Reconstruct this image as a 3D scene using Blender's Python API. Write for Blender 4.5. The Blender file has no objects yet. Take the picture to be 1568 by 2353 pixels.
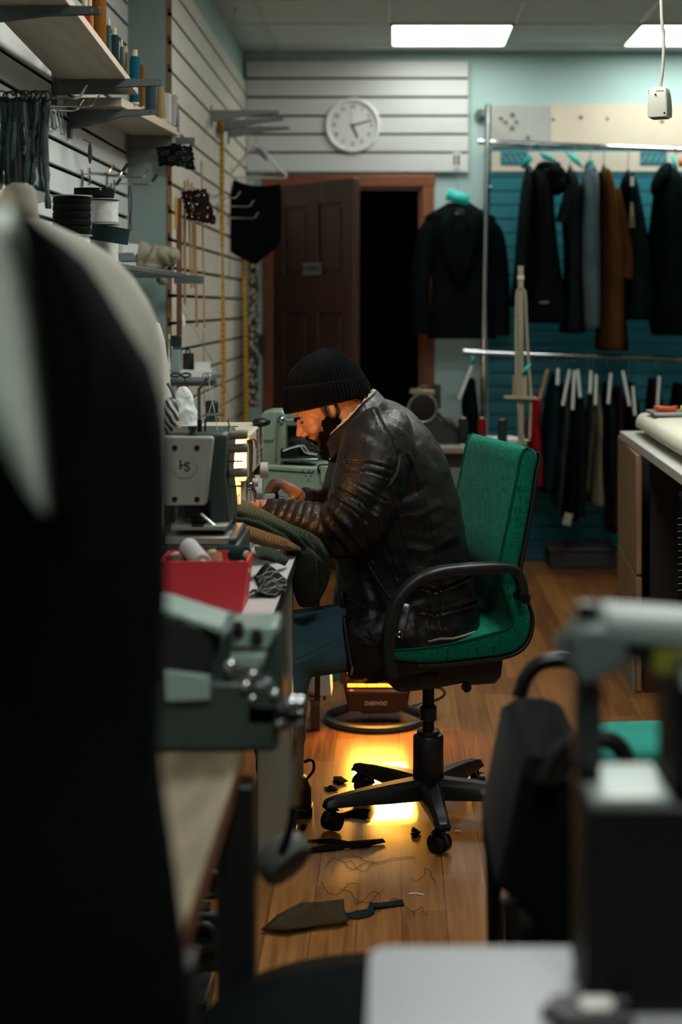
import bpy, bmesh, math, random
import numpy as np
from mathutils import Vector, Matrix, Euler, noise
random.seed(7)
R = math.radians
pi = math.pi
# ------------------------------------------------------------------ scene frame
F, PX, PY, HC = 3600.0, 905.0, 705.0, 1.34      # focal length in px, principal point, camera height
COL = bpy.context.scene.collection
V = Vector

def W(px, py, s):
    """point seen at (px,py) where one metre covers s pixels (depth = F/s)"""
    return V(((px - PX) / s, F / s, HC - (py - PY) / s))

def D(px, py, d):
    return W(px, py, F / d)

def lin(c):
    if isinstance(c, str):
        c = c.lstrip('#')
        c = [int(c[i:i + 2], 16) / 255 for i in (0, 2, 4)]
        return tuple(x / 12.92 if x <= .04045 else ((x + .055) / 1.055) ** 2.4 for x in c)
    return tuple(c)

# ------------------------------------------------------------------ materials
_M = {}
def mat(name, col, rough=.5, metal=0., var=.0, scale=12., bump=0., bscale=60., emit=0., ecol=None, trans=0., coat=0.,
        sheen=0., spec=.5, detail=3., stretch=None, alpha=1.):
    if name in _M:
        return _M[name]
    m = bpy.data.materials.new(name)
    m.use_nodes = True
    nt = m.node_tree
    b = nt.nodes['Principled BSDF']
    c = lin(col)
    b.inputs['Base Color'].default_value = (*c, 1)
    b.inputs['Roughness'].default_value = rough
    b.inputs['Metallic'].default_value = metal
    b.inputs['Specular IOR Level'].default_value = spec * (.06 if rough >= .74 and not metal else 1)
    b.inputs['Coat Weight'].default_value = coat
    b.inputs['Sheen Weight'].default_value = sheen * .1
    b.inputs['Transmission Weight'].default_value = trans
    b.inputs['Alpha'].default_value = alpha
    if emit:
        b.inputs['Emission Color'].default_value = (*(lin(ecol) if ecol else c), 1)
        b.inputs['Emission Strength'].default_value = emit
    tc = nt.nodes.new('ShaderNodeTexCoord')
    mp = nt.nodes.new('ShaderNodeMapping')
    nt.links.new(tc.outputs['Object'], mp.inputs['Vector'])
    if stretch:
        mp.inputs['Scale'].default_value = stretch
    m['_map'] = mp.name
    if var:
        n = nt.nodes.new('ShaderNodeTexNoise')
        n.inputs['Scale'].default_value = scale
        n.inputs['Detail'].default_value = detail
        nt.links.new(mp.outputs[0], n.inputs['Vector'])
        r = nt.nodes.new('ShaderNodeValToRGB')
        r.color_ramp.elements[0].position = .3
        r.color_ramp.elements[1].position = .7
        r.color_ramp.elements[0].color = (*[max(0, x * (1 - var)) for x in c], 1)
        r.color_ramp.elements[1].color = (*[min(1, x * (1 + var)) for x in c], 1)
        nt.links.new(n.outputs['Fac'], r.inputs['Fac'])
        nt.links.new(r.outputs['Color'], b.inputs['Base Color'])
    if bump:
        n2 = nt.nodes.new('ShaderNodeTexNoise')
        n2.inputs['Scale'].default_value = bscale
        n2.inputs['Detail'].default_value = 4
        nt.links.new(mp.outputs[0], n2.inputs['Vector'])
        bp = nt.nodes.new('ShaderNodeBump')
        bp.inputs['Strength'].default_value = bump
        bp.inputs['Distance'].default_value = .004
        nt.links.new(n2.outputs['Fac'], bp.inputs['Height'])
        nt.links.new(bp.outputs['Normal'], b.inputs['Normal'])
    _M[name] = m
    return m

def nodes(m):
    nt = m.node_tree
    return nt, nt.nodes['Principled BSDF'], nt.nodes[m['_map']]

def wave_mat(name, col, col2, scale, direction='X', rough=.9, bump=.6, dist=0., dscale=1., sheen=.3, rot=None):
    """ribbed cloth: corduroy, knit, ribbon"""
    if name in _M:
        return _M[name]
    m = mat(name, col, rough, sheen=sheen)
    nt, b, mp = nodes(m)
    if rot:
        mp.inputs['Rotation'].default_value = rot
    w = nt.nodes.new('ShaderNodeTexWave')
    w.bands_direction = direction
    w.inputs['Scale'].default_value = scale
    w.inputs['Distortion'].default_value = dist
    w.inputs['Detail Scale'].default_value = dscale
    nt.links.new(mp.outputs[0], w.inputs['Vector'])
    mx = nt.nodes.new('ShaderNodeMix'); mx.data_type = 'RGBA'
    mx.inputs[6].default_value = (*lin(col2), 1); mx.inputs[7].default_value = (*lin(col), 1)
    nt.links.new(w.outputs['Fac'], mx.inputs[0])
    nt.links.new(mx.outputs[2], b.inputs['Base Color'])
    bp = nt.nodes.new('ShaderNodeBump'); bp.inputs['Strength'].default_value = bump; bp.inputs['Distance'].default_value = .003
    nt.links.new(w.outputs['Fac'], bp.inputs['Height'])
    nt.links.new(bp.outputs['Normal'], b.inputs['Normal'])
    return m

def wood_mat(name, c1, c2, axis='Z', scale=6., rough=.45, stretch=.08):
    if name in _M:
        return _M[name]
    m = mat(name, c1, rough)
    nt, b, mp = nodes(m)
    sc = [1, 1, 1]; sc['XYZ'.index(axis)] = stretch
    mp.inputs['Scale'].default_value = sc
    n = nt.nodes.new('ShaderNodeTexNoise'); n.inputs['Scale'].default_value = scale * 8; n.inputs['Detail'].default_value = 6
    n.inputs['Distortion'].default_value = .6
    nt.links.new(mp.outputs[0], n.inputs['Vector'])
    r = nt.nodes.new('ShaderNodeValToRGB')
    r.color_ramp.elements[0].position = .32; r.color_ramp.elements[0].color = (*lin(c1), 1)
    r.color_ramp.elements[1].position = .68; r.color_ramp.elements[1].color = (*lin(c2), 1)
    nt.links.new(n.outputs['Fac'], r.inputs['Fac']); nt.links.new(r.outputs['Color'], b.inputs['Base Color'])
    bp = nt.nodes.new('ShaderNodeBump'); bp.inputs['Strength'].default_value = .15; bp.inputs['Distance'].default_value = .002
    nt.links.new(n.outputs['Fac'], bp.inputs['Height']); nt.links.new(bp.outputs['Normal'], b.inputs['Normal'])
    return m

# ------------------------------------------------------------------ mesh builder
def frames(pts, closed=False):
    n = len(pts); T = []
    for i in range(n):
        if closed:
            t = pts[(i + 1) % n] - pts[i - 1]
        else:
            t = pts[min(i + 1, n - 1)] - pts[max(i - 1, 0)]
        T.append(t.normalized() if t.length > 1e-9 else V((0, 0, 1)))
    up = V((0, 0, 1)) if abs(T[0].z) < .9 else V((0, 1, 0))
    N = [(up - T[0] * up.dot(T[0])).normalized()]
    for i in range(1, n):
        a = N[-1] - T[i] * N[-1].dot(T[i])
        N.append(a.normalized() if a.length > 1e-6 else N[-1])
    return [(N[i], T[i].cross(N[i]), T[i]) for i in range(n)]

def spline(pts, n=8, closed=False):
    """Catmull-Rom through pts"""
    pts = [V(p) for p in pts]; out = []; k = len(pts)
    segs = k if closed else k - 1
    for i in range(segs):
        if closed:
            p0, p1, p2, p3 = pts[i - 1], pts[i], pts[(i + 1) % k], pts[(i + 2) % k]
        else:
            p0, p1, p2, p3 = pts[max(i - 1, 0)], pts[i], pts[i + 1], pts[min(i + 2, k - 1)]
        for j in range(n):
            t = j / n
            out.append(.5 * ((2 * p1) + (p2 - p0) * t + (2 * p0 - 5 * p1 + 4 * p2 - p3) * t * t + (3 * p1 - p0 - 3 * p2 + p3) * t ** 3))
    if not closed:
        out.append(pts[-1])
    return out

def lerp(xs, ys, x):
    return float(np.interp(x, xs, ys))

class MB:
    def __init__(self):
        self.v = []; self.f = []
    def add(self, vs, fs, M=None):
        o = len(self.v)
        self.v += [tuple(M @ V(p)) if M is not None else tuple(p) for p in vs]
        self.f += [tuple(i + o for i in f) for f in fs]
        return self
    def box(self, c, size, rot=(0, 0, 0), M=None, taper=1.):
        x, y, z = [a / 2 for a in size]
        t = taper
        vs = [(-x, -y, -z), (x, -y, -z), (x, y, -z), (-x, y, -z), (-x * t, -y * t, z), (x * t, -y * t, z), (x * t, y * t, z), (-x * t, y * t, z)]
        fs = [(3, 2, 1, 0), (4, 5, 6, 7), (0, 1, 5, 4), (1, 2, 6, 5), (2, 3, 7, 6), (3, 0, 4, 7)]
        T = Matrix.Translation(c) @ Euler(rot).to_matrix().to_4x4()
        return self.add(vs, fs, (M @ T) if M is not None else T)
    def rings(self, rings, closed=False, caps=True):
        k = len(rings[0]); o = len(self.v)
        for r in rings:
            self.v += [tuple(p) for p in r]
        n = len(rings)
        for i in range(n if closed else n - 1):
            for j in range(k):
                a = o + i * k + j; b = o + i * k + (j + 1) % k
                c = o + ((i + 1) % n) * k + (j + 1) % k; d = o + ((i + 1) % n) * k + j
                self.f.append((a, b, c, d))
        if caps and not closed:
            self.f.append(tuple(o + j for j in reversed(range(k))))
            self.f.append(tuple(o + (n - 1) * k + j for j in range(k)))
        return self
    def tube(self, pts, r, seg=10, closed=False, flat=None, caps=True):
        pts = [V(p) for p in pts]
        fr = frames(pts, closed); rings = []
        for i, p in enumerate(pts):
            rr = r[i] if isinstance(r, (list, tuple)) else r
            f2 = 1. if flat is None else flat
            N, B, T = fr[i]
            rings.append([p + N * (rr * math.cos(2 * pi * j / seg)) + B * (rr * f2 * math.sin(2 * pi * j / seg)) for j in range(seg)])
        return self.rings(rings, closed, caps)
    def cyl(self, p0, p1, r0, r1=None, seg=24):
        return self.tube([p0, p1], [r0, r0 if r1 is None else r1], seg)
    def lathe(self, prof, M=None, seg=32, cap=True):
        rings = [[V((r * math.cos(2 * pi * j / seg), r * math.sin(2 * pi * j / seg), z)) for j in range(seg)] for r, z in prof]
        if M is not None:
            rings = [[M @ p for p in q] for q in rings]
        return self.rings(rings, False, cap)
    def ell(self, c, r, rot=(0, 0, 0), seg=20, rg=12):
        if not isinstance(r, (list, tuple)):
            r = (r, r, r)
        T = Matrix.Translation(c) @ Euler(rot).to_matrix().to_4x4()
        vs = [(0, 0, -r[2])]; fs = []
        for i in range(1, rg):
            a = -pi / 2 + pi * i / rg
            for j in range(seg):
                vs.append((r[0] * math.cos(a) * math.cos(2 * pi * j / seg), r[1] * math.cos(a) * math.sin(2 * pi * j / seg), r[2] * math.sin(a)))
        vs.append((0, 0, r[2]))
        for j in range(seg):
            fs.append((0, 1 + (j + 1) % seg, 1 + j))
            for i in range(rg - 2):
                a = 1 + i * seg + j; b = 1 + i * seg + (j + 1) % seg
                fs.append((a, b, b + seg, a + seg))
            fs.append((len(vs) - 1, 1 + (rg - 2) * seg + j, 1 + (rg - 2) * seg + (j + 1) % seg))
        return self.add(vs, fs, T)
    def prism(self, poly, h, M=None):
        """2-D polygon (x,y) raised by h along z"""
        n = len(poly)
        vs = [(x, y, 0) for x, y in poly] + [(x, y, h) for x, y in poly]
        fs = [tuple(reversed(range(n))), tuple(range(n, 2 * n))] + [(i, (i + 1) % n, n + (i + 1) % n, n + i) for i in range(n)]
        return self.add(vs, fs, M)
    def grid(self, P):
        """P[i][j] points -> one sheet"""
        n, m = len(P), len(P[0]); o = len(self.v)
        for row in P:
            self.v += [tuple(p) for p in row]
        for i in range(n - 1):
            for j in range(m - 1):
                a = o + i * m + j
                self.f.append((a, a + 1, a + m + 1, a + m))
        return self
    def build(self, name, m, parent=None, bevel=0., solid=0., sub=0, angle=40, seg=2, soff=0.):
        vs = np.array(self.v, float)
        me = bpy.data.meshes.new(name)
        if parent is not None:
            org = V(WL[parent.name])
        else:
            lo, hi = vs.min(0), vs.max(0)
            org = V(((lo[0] + hi[0]) / 2, (lo[1] + hi[1]) / 2, lo[2]))
        me.from_pydata([tuple(p) for p in (vs - np.array(org))], [], self.f)
        me.update()
        bm = bmesh.new(); bm.from_mesh(me)
        bmesh.ops.recalc_face_normals(bm, faces=bm.faces)
        bm.to_mesh(me); bm.free()
        me.polygons.foreach_set('use_smooth', [True] * len(me.polygons))
        me.set_sharp_from_angle(angle=R(angle))
        me.materials.append(m)
        o = bpy.data.objects.new(name, me); COL.objects.link(o)
        if parent is not None:
            o.parent = parent; WL[o.name] = tuple(org)
        else:
            o.location = org; WL[o.name] = tuple(org)
        if solid:
            q = o.modifiers.new('Solid', 'SOLIDIFY'); q.thickness = solid; q.offset = soff
        if bevel:
            q = o.modifiers.new('Bevel', 'BEVEL'); q.width = bevel; q.segments = seg; q.limit_method = 'ANGLE'; q.angle_limit = R(40)
            q.harden_normals = False
        if sub:
            q = o.modifiers.new('Sub', 'SUBSURF'); q.levels = sub; q.render_levels = sub
        return o

WL = {}
def tag(o, label=None, cat=None, group=None, kind=None):
    if label: o['label'] = label
    if cat: o['category'] = cat
    if group: o['group'] = group
    if kind: o['kind'] = kind
    return o

def thing(name, label, cat, loc, group=None):
    o = bpy.data.objects.new(name, None); COL.objects.link(o)
    o.empty_display_size = .05
    o.location = loc; WL[o.name] = tuple(loc)
    return tag(o, label, cat, group)

def dup(root, loc, label=None, rz=0., scale=None):
    """copy of a thing with copies of its parts and sub-parts"""
    def rec(o, par):
        c = o.copy(); COL.objects.link(c)
        if par is not None:
            c.parent = par
        for ch in list(o.children):
            rec(ch, c)
        return c
    r = rec(root, None)
    r.location = loc; r.rotation_euler = (0, 0, rz)
    if scale: r.scale = scale
    if label: r['label'] = label
    return r

def text_geo(body, size, depth=.001, bold=0., shear=0., spacing=1.):
    """text as vertices and faces, centred, in the x-y plane"""
    cu = bpy.data.curves.new('t', 'FONT'); cu.body = body; cu.size = size; cu.extrude = depth
    cu.align_x = 'CENTER'; cu.align_y = 'CENTER'; cu.offset = bold; cu.resolution_u = 3; cu.shear = shear; cu.space_character = spacing
    o = bpy.data.objects.new('t', cu); COL.objects.link(o)
    dg = bpy.context.evaluated_depsgraph_get(); dg.update()
    me = bpy.data.meshes.new_from_object(o.evaluated_get(dg))
    vs = [tuple(v.co) for v in me.vertices]; fs = [tuple(p.vertices) for p in me.polygons]
    bpy.data.objects.remove(o); bpy.data.curves.remove(cu); bpy.data.meshes.remove(me)
    return vs, fs

def bake(mb, voxel, smooth=4, fac=.5):
    """one continuous skin round overlapping shapes; returns vertex array and faces"""
    me = bpy.data.meshes.new('b'); me.from_pydata(mb.v, [], mb.f); me.update()
    bm = bmesh.new(); bm.from_mesh(me); bmesh.ops.recalc_face_normals(bm, faces=bm.faces); bm.to_mesh(me); bm.free()
    o = bpy.data.objects.new('b', me); COL.objects.link(o)
    q = o.modifiers.new('r', 'REMESH'); q.mode = 'VOXEL'; q.voxel_size = voxel
    if smooth:
        q = o.modifiers.new('s', 'SMOOTH'); q.iterations = smooth; q.factor = fac
    dg = bpy.context.evaluated_depsgraph_get(); dg.update()
    e = bpy.data.meshes.new_from_object(o.evaluated_get(dg))
    n = len(e.vertices)
    co = np.empty(n * 3); e.vertices.foreach_get('co', co); co = co.reshape(-1, 3)
    no = np.empty(n * 3); e.vertices.foreach_get('normal', no); no = no.reshape(-1, 3)
    fs = [tuple(p.vertices) for p in e.polygons]
    bpy.data.objects.remove(o); bpy.data.meshes.remove(me); bpy.data.meshes.remove(e)
    return co, no, fs

def arr(co, fs):
    m = MB(); m.v = [tuple(p) for p in co]; m.f = fs
    return m

def project(co):
    s = F / co[:, 1]
    return np.stack([PX + co[:, 0] * s, PY - (co[:, 2] - HC) * s], 1)

def seg_dist(p, poly):
    """pixel-plane distance of points p to a polyline (for seams drawn on a garment's near side)"""
    best = np.full(len(p), 1e9)
    for a, b in zip(poly[:-1], poly[1:]):
        a = np.array(a, float); b = np.array(b, float); ab = b - a
        t = np.clip(((p - a) @ ab) / (ab @ ab), 0, 1)
        best = np.minimum(best, np.linalg.norm(p - (a + t[:, None] * ab), axis=1))
    return best

# ------------------------------------------------------------------ common materials
WHITE_PANEL = mat('slat_white', '#c6c7c3', .5, var=.05, scale=3)
CHROME = mat('chrome', '#c8ccce', .12, 1., var=.05)
STEEL = mat('steel', '#8d9294', .3, 1., var=.1)
GREYMETAL = mat('grey_painted_metal', '#565c5c', .45, .3, var=.12)
BLACK = mat('black_plastic', '#101213', .45, var=.15)
BLACKMETAL = mat('black_metal', '#0c0d0e', .35, .4, var=.1)
CREAM_PLASTIC = mat('cream_plastic', '#b9b3a0', .4, var=.06)
WHITE_PLASTIC = mat('white_plastic', '#d6d4cb', .35, var=.05)
GREY_ENAMEL = mat('grey_enamel', '#8e8e84', .38, var=.08, bump=.05)
GREEN_ENAMEL = mat('green_enamel', '#71826c', .38, var=.12, scale=8, bump=.05)
DARK_GREEN_ENAMEL = mat('dark_green_enamel', '#2b3832', .4, var=.15, scale=8)
PAPER = mat('paper', '#d9d8d2', .8, var=.04)
DARKGAP = mat('dark_gap', '#0b0f0f', .9)
WOOD_TAN = wood_mat('wood_tan', '#8a6239', '#a97e4e', 'Z')
WOOD_BROWN = wood_mat('wood_brown', '#4a2a1c', '#6b4029', 'Z')
# ================================================================== THE ROOM
DB = F / 426.0                    # back wall distance 8.45
XL, XN = -.795, -.946             # far and near part of the left wall
DS = F / 645.0                    # where the wall steps (5.58)
ZC = 2.718
XR, YF = 2.75, -1.1

def struct(name, mb, m, **k):
    return tag(mb.build(name, m, **k), kind='structure')

# floor: oak laminate strips running away from the camera
m = mat('oak_laminate', '#7a4a22', .33)
nt, b, mp = nodes(m)
mp.inputs['Rotation'].default_value = (0, 0, pi / 2)
br = nt.nodes.new('ShaderNodeTexBrick')
br.offset = 0; br.squash = 1
br.inputs['Scale'].default_value = 1.0
br.inputs['Brick Width'].default_value = .62; br.inputs['Row Height'].default_value = .098
br.inputs['Mortar Size'].default_value = .0009; br.inputs['Mortar Smooth'].default_value = .2
br.inputs['Bias'].default_value = 0
br.inputs['Color1'].default_value = (0, 0, 0, 1); br.inputs['Color2'].default_value = (1, 1, 1, 1); br.inputs['Mortar'].default_value = (.5, .5, .5, 1)
sx = nt.nodes.new('ShaderNodeSeparateXYZ'); nt.links.new(mp.outputs[0], sx.inputs[0])
fl = nt.nodes.new('ShaderNodeMath'); fl.operation = 'DIVIDE'; fl.inputs[1].default_value = .098; nt.links.new(sx.outputs['Y'], fl.inputs[0])
f2 = nt.nodes.new('ShaderNodeMath'); f2.operation = 'FLOOR'; nt.links.new(fl.outputs[0], f2.inputs[0])
f3 = nt.nodes.new('ShaderNodeMath'); f3.operation = 'MULTIPLY_ADD'; f3.inputs[1].default_value = .2371; nt.links.new(f2.outputs[0], f3.inputs[0]); nt.links.new(sx.outputs['X'], f3.inputs[2])
cx = nt.nodes.new('ShaderNodeCombineXYZ'); nt.links.new(f3.outputs[0], cx.inputs['X']); nt.links.new(sx.outputs['Y'], cx.inputs['Y'])
nt.links.new(cx.outputs[0], br.inputs['Vector'])
mp2 = nt.nodes.new('ShaderNodeMapping'); mp2.inputs['Scale'].default_value = (1, .045, 1)
nt.links.new(nt.nodes['Texture Coordinate'].outputs['Object'], mp2.inputs['Vector'])
gr = nt.nodes.new('ShaderNodeTexNoise'); gr.inputs['Scale'].default_value = 75; gr.inputs['Detail'].default_value = 6; gr.inputs['Distortion'].default_value = .8
nt.links.new(mp2.outputs[0], gr.inputs['Vector'])
r1 = nt.nodes.new('ShaderNodeValToRGB'); e = r1.color_ramp.elements
e[0].position = .25; e[0].color = (*lin('#5b3416'), 1); e[1].position = .75; e[1].color = (*lin('#9a6634'), 1)
ad = nt.nodes.new('ShaderNodeMath'); ad.operation = 'MULTIPLY_ADD'; ad.inputs[1].default_value = .26
nt.links.new(br.outputs['Color'], ad.inputs[0])
g2 = nt.nodes.new('ShaderNodeMath'); g2.operation = 'MULTIPLY'; g2.inputs[1].default_value = .74
nt.links.new(gr.outputs['Fac'], g2.inputs[0]); nt.links.new(g2.outputs[0], ad.inputs[2])
nt.links.new(ad.outputs[0], r1.inputs['Fac'])
mx = nt.nodes.new('ShaderNodeMix'); mx.data_type = 'RGBA'; mx.inputs[7].default_value = (*lin('#2a180b'), 1)
nt.links.new(r1.outputs['Color'], mx.inputs[6]); nt.links.new(br.outputs['Fac'], mx.inputs[0])
nt.links.new(mx.outputs[2], b.inputs['Base Color'])
bp = nt.nodes.new('ShaderNodeBump'); bp.inputs['Strength'].default_value = .12; bp.inputs['Distance'].default_value = .002
nt.links.new(gr.outputs['Fac'], bp.inputs['Height']); nt.links.new(bp.outputs['Normal'], b.inputs['Normal'])
LAMINATE = m
struct('floor', MB().box(((XN + XR) / 2 - .1, (YF + 10.6) / 2, -.05), (XR - XN + .6, 10.6 - YF + .4, .1)), LAMINATE)

# ceiling with 600 mm tiles, grid bars, lit panels
CEILM = mat('ceiling_tile', '#ccdad8', .9, var=.04, scale=30, bump=.2, bscale=200)
BARM = mat('ceiling_bar', '#c4c6c2', .5)
GX, GY = .0, 7.62                 # a grid crossing
struct('ceiling', MB().box(((XN + XR) / 2 - .1, (YF + DB) / 2, ZC + .05), (XR - XN + .6, DB - YF + .3, .1)), CEILM)
bars = MB()
k = -2
while GX - .019 + .607 * k < XR:
    x = GX - .019 + .607 * k
    if x > XN - .05:
        bars.box((x, (YF + DB) / 2, ZC - .002), (.022, DB - YF, .006))
    k += 1
y = GY - .607 * 14
while y < DB:
    if y > YF:
        bars.box(((XN + XR) / 2, y, ZC - .0025), (XR - XN, .022, .005))
    y += .607
struct('trim_1', bars, BARM)

def lampm(e):
    return mat('light_diffuser_%d' % e, '#fff6e2', .5, emit=e, ecol='#f9fffa')
FRAMEM = mat('light_frame', '#d8d8d2', .5)
def ceiling_light(x, y, label, e=20):
    t = thing('ceiling_light', label, 'ceiling light', (x, y, ZC - .012), 'square ceiling light panels')
    fr = MB()
    for dx, dy, sx, sy in ((-.296, 0, .012, .604), (.296, 0, .012, .604), (0, -.296, .604, .012), (0, .296, .604, .012)):
        fr.box((x + dx, y + dy, ZC - .008), (sx, sy, .014))
    fr.build('frame', FRAMEM, t)
    MB().box((x, y, ZC - .004), (.575, .575, .006)).build('diffuser', lampm(e), t)
    return t
ceiling_light(.285, GY + .3 - .02, 'lit square ceiling panel above the wall clock and doorway', 10)
ceiling_light(.285 + 1.214 , GY + .3 - .02, 'lit square ceiling panel above the clothes rail, behind the hanging cable', 15)
ceiling_light(.285 + .607 * 1, GY + .3 - .607 * 5, 'assumed lit square ceiling panel over the seated worker, out of the photo', 30)  # assumed panel outside the view, added to light the middle of the room
ceiling_light(.285, GY + .3 - .607 * 7, 'added lit square ceiling panel over the plywood table, out of the photo', 32)  # unseen panel added to brighten the near wall and shelves
ceiling_light(.285, GY + .3 - .607 * 12, 'assumed lit square ceiling panel over the camera side, out of the photo', 36)  # unseen panel, assumed from the lit foreground

# back wall with the door opening
PAINT = mat('pale_teal_paint', '#a6c0bc', .7, var=.05, scale=2, bump=.04, bscale=40)
DX0, DX1, DZ = (632 - PX) / 426, (972 - PX) / 426, HC + (PY - 428) / 426
wb = MB()
wb.box(((XN - .2 + DX0) / 2, DB + .06, ZC / 2), (DX0 - XN + .2, .12, ZC))
wb.box(((XR + DX1) / 2 + .05, DB + .06, ZC / 2), (XR - DX1 + .1, .12, ZC))
wb.box(((DX0 + DX1) / 2, DB + .06, (ZC + DZ) / 2), (DX1 - DX0, .12, ZC - DZ))
struct('wall_back', wb, PAINT)
struct('wall_left', MB().box((XL - .2, (DS + DB) / 2 + .0, ZC / 2), (.4 - .03, DB - DS, ZC)), PAINT)
struct('wall_left_recess', MB().box((XN - .1 - .012, (YF + DS) / 2, ZC / 2), (.2, DS - YF, ZC)), PAINT)
struct('wall_right', MB().box((XR + .06, (YF + DB) / 2, ZC / 2), (.12, DB - YF, ZC)), mat('right_wall_paint', '#7f8f8c', .8))
struct('wall_front', MB().box(((XN + XR) / 2, YF - .06, ZC / 2), (XR - XN + .4, .12, ZC)), mat('front_wall_paint', '#2c302f', .8))
# dark room behind the door
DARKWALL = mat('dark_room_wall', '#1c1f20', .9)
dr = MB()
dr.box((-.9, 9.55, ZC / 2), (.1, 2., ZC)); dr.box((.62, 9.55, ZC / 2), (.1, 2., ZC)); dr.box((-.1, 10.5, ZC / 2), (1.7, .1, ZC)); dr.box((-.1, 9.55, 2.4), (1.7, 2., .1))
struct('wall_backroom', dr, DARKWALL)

# door frame and the half-open panelled door
PINE = wood_mat('stained_pine', '#5e2c12', '#8a4a20', 'Z', 5, .35, .05)
PINEX = wood_mat('stained_pine_head', '#5e2c12', '#8a4a20', 'X', 5, .35, .05)
DOORM = wood_mat('dark_door_wood', '#351d16', '#4a2b1f', 'Z', 5, .4, .05)
fr = MB()
jw = .065
fr.box((DX0 - jw / 2 + .003, DB - .006, DZ / 2), (jw, .05, DZ)); fr.box((DX1 + jw / 2 - .003, DB - .006, DZ / 2), (jw, .05, DZ))
fr.box((DX0 + .012, DB + .06, DZ / 2), (.024, .11, DZ)); fr.box((DX1 - .012, DB + .06, DZ / 2), (.024, .11, DZ))
tag(fr.build('door_frame', PINE, bevel=.004), kind='structure')
o = struct('trim_2', MB().box(((DX0 + DX1) / 2, DB - .008, DZ + jw / 2 - .005), (DX1 - DX0 + 2 * jw, .05, jw)).box(((DX0 + DX1) / 2, DB + .06, DZ - .012), (DX1 - DX0, .11, .024)), PINEX, bevel=.004)
hx, hy = (637 - PX) / 426, DB - .03
fx, fy = -.186, F / 459
ang = math.atan2(fy - hy, fx - hx); L = math.hypot(fx - hx, fy - hy)
TD = Matrix.Translation((hx, hy, 0)) @ Matrix.Rotation(ang, 4, 'Z')
H = 1.985
door = MB()
st = .1
for x0, x1 in ((0, st), (L / 2 - st / 2, L / 2 + st / 2), (L - st, L)):
    door.box(((x0 + x1) / 2, 0, H / 2 + .005), (x1 - x0, .04, H - .01), M=TD)
for z0, z1 in ((.01, .2), (.82, .94), (1.31, 1.5), (H - .12, H)):
    door.box((L / 2, 0, (z0 + z1) / 2), (L - .004, .0385, z1 - z0), M=TD)
dp = thing('door_1', 'dark brown panelled wooden door standing half open under the clock', 'door', (hx, hy, 0))
dp['kind'] = 'structure'
door.build('door_leaf', DOORM, dp, bevel=.003)
pn = MB()
for x0, x1 in ((st, L / 2 - st / 2), (L / 2 + st / 2, L - st)):
    for z0, z1 in ((.2, .82), (.94, 1.31), (1.5, H - .12)):
        pn.box(((x0 + x1) / 2, 0, (z0 + z1) / 2), (x1 - x0 + .01, .014, z1 - z0 + .01), M=TD)
        pn.box(((x0 + x1) / 2, 0, (z0 + z1) / 2), (x1 - x0 - .05, .028, z1 - z0 - .05), M=TD)
pn.build('door_panel', DOORM, dp, bevel=.004)
hd = MB()
hp = [TD @ V(p) for p in ((L - .05, -.02, 1.02), (L - .05, -.065, 1.02), (L - .15, -.07, 1.02))]
hd.tube(hp, .009, 10).build('door_handle', STEEL, dp)
# sign on the door
zs = HC + (PY - 616) / 452
c = TD @ V((L * .5, -.02, zs))
sg = thing('door_sign', 'small grey sign plate on the half open door', 'sign', c)
MS = Matrix.Translation(c) @ Matrix.Rotation(ang, 4, 'Z') @ Matrix.Rotation(pi / 2, 4, 'X')
MB().box((0, 0, .001), (.17, .062, .003), M=MS).build('plate', mat('sign_grey', '#6d7678', .5), sg, bevel=.001)
vs, fs = text_geo('STAFF', .036, .0005, .001)
t = MB().add(vs, fs, MS @ Matrix.Translation((-.036, 0, .003)))
vs, fs = text_geo('ONLY', .036, .0005, .001)
t.add(vs, fs, MS @ Matrix.Translation((.042, 0, .003)))
t.build('lettering', mat('sign_text', '#22282a', .6), sg)

# ---- slatwall panels: boards with real grooves between them
def slatwall(name, label_kind, org, ux, length, z0, z1, grooves, thick, m, edge=None, gap=.012):
    """boards along ux from org; normal = towards the room"""
    n = V((-ux.y, ux.x, 0))
    if n.dot(V((.5, 3, 0)) - org) < 0:
        n = -n
    mb = MB(); bk = MB()
    zs = sorted([z0] + [g for g in grooves if z0 < g < z1] + [z1])
    M = Matrix.Translation(org) @ Matrix(((ux.x, n.x, 0, 0), (ux.y, n.y, 0, 0), (0, 0, 1, 0), (0, 0, 0, 1)))
    for a, b2 in zip(zs[:-1], zs[1:]):
        lo = a + (gap / 2 if a != z0 else 0); hi = b2 - (gap / 2 if b2 != z1 else 0)
        mb.box((length / 2, thick / 2 + .0005, (lo + hi) / 2), (length, thick, hi - lo), M=M)
    o = struct(name, mb, m, bevel=.0015)
    bk.box((length / 2, -.0015, (z0 + z1) / 2), (length - .004, .008, z1 - z0 - .004), M=M)
    g = bk.build('groove_backing', DARKGAP, o)
    return o
G100 = [2.38 - .1 * k for k in range(-3, 20)]
slatwall('wall_left_slatwall', '', V((XL - .016, DS, 0)), V((0, 1, 0)), F / 422 - DS - .09, .3, 2.55, G100, .016, mat('slat_left', '#d0c8b8', .5, var=.05, scale=3))
slatwall('wall_left_near_slatwall', '', V((XN - .012, 1.0, 0)), V((0, 1, 0)), DS - 1.0, .9, 2.66, [1.96 - .076 * k for k in range(-9, 14)], .012, WHITE_PANEL)
zt = HC + (PY - 143) / 426; zb = HC + (PY - 396) / 426
slatwall('wall_back_slatwall', '', V(((568 - PX) / 426, DB - .017, 0)), V((1, 0, 0)), (1076 - 568) / 426, zb, zt, [HC + (PY - q) / 426 for q in (182, 225, 268, 310, 352)], .017, WHITE_PANEL)
TEAL = mat('teal_slatwall', '#04646f', .5, var=.06, scale=3)
tx0 = (1122 - PX) / 426
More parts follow.
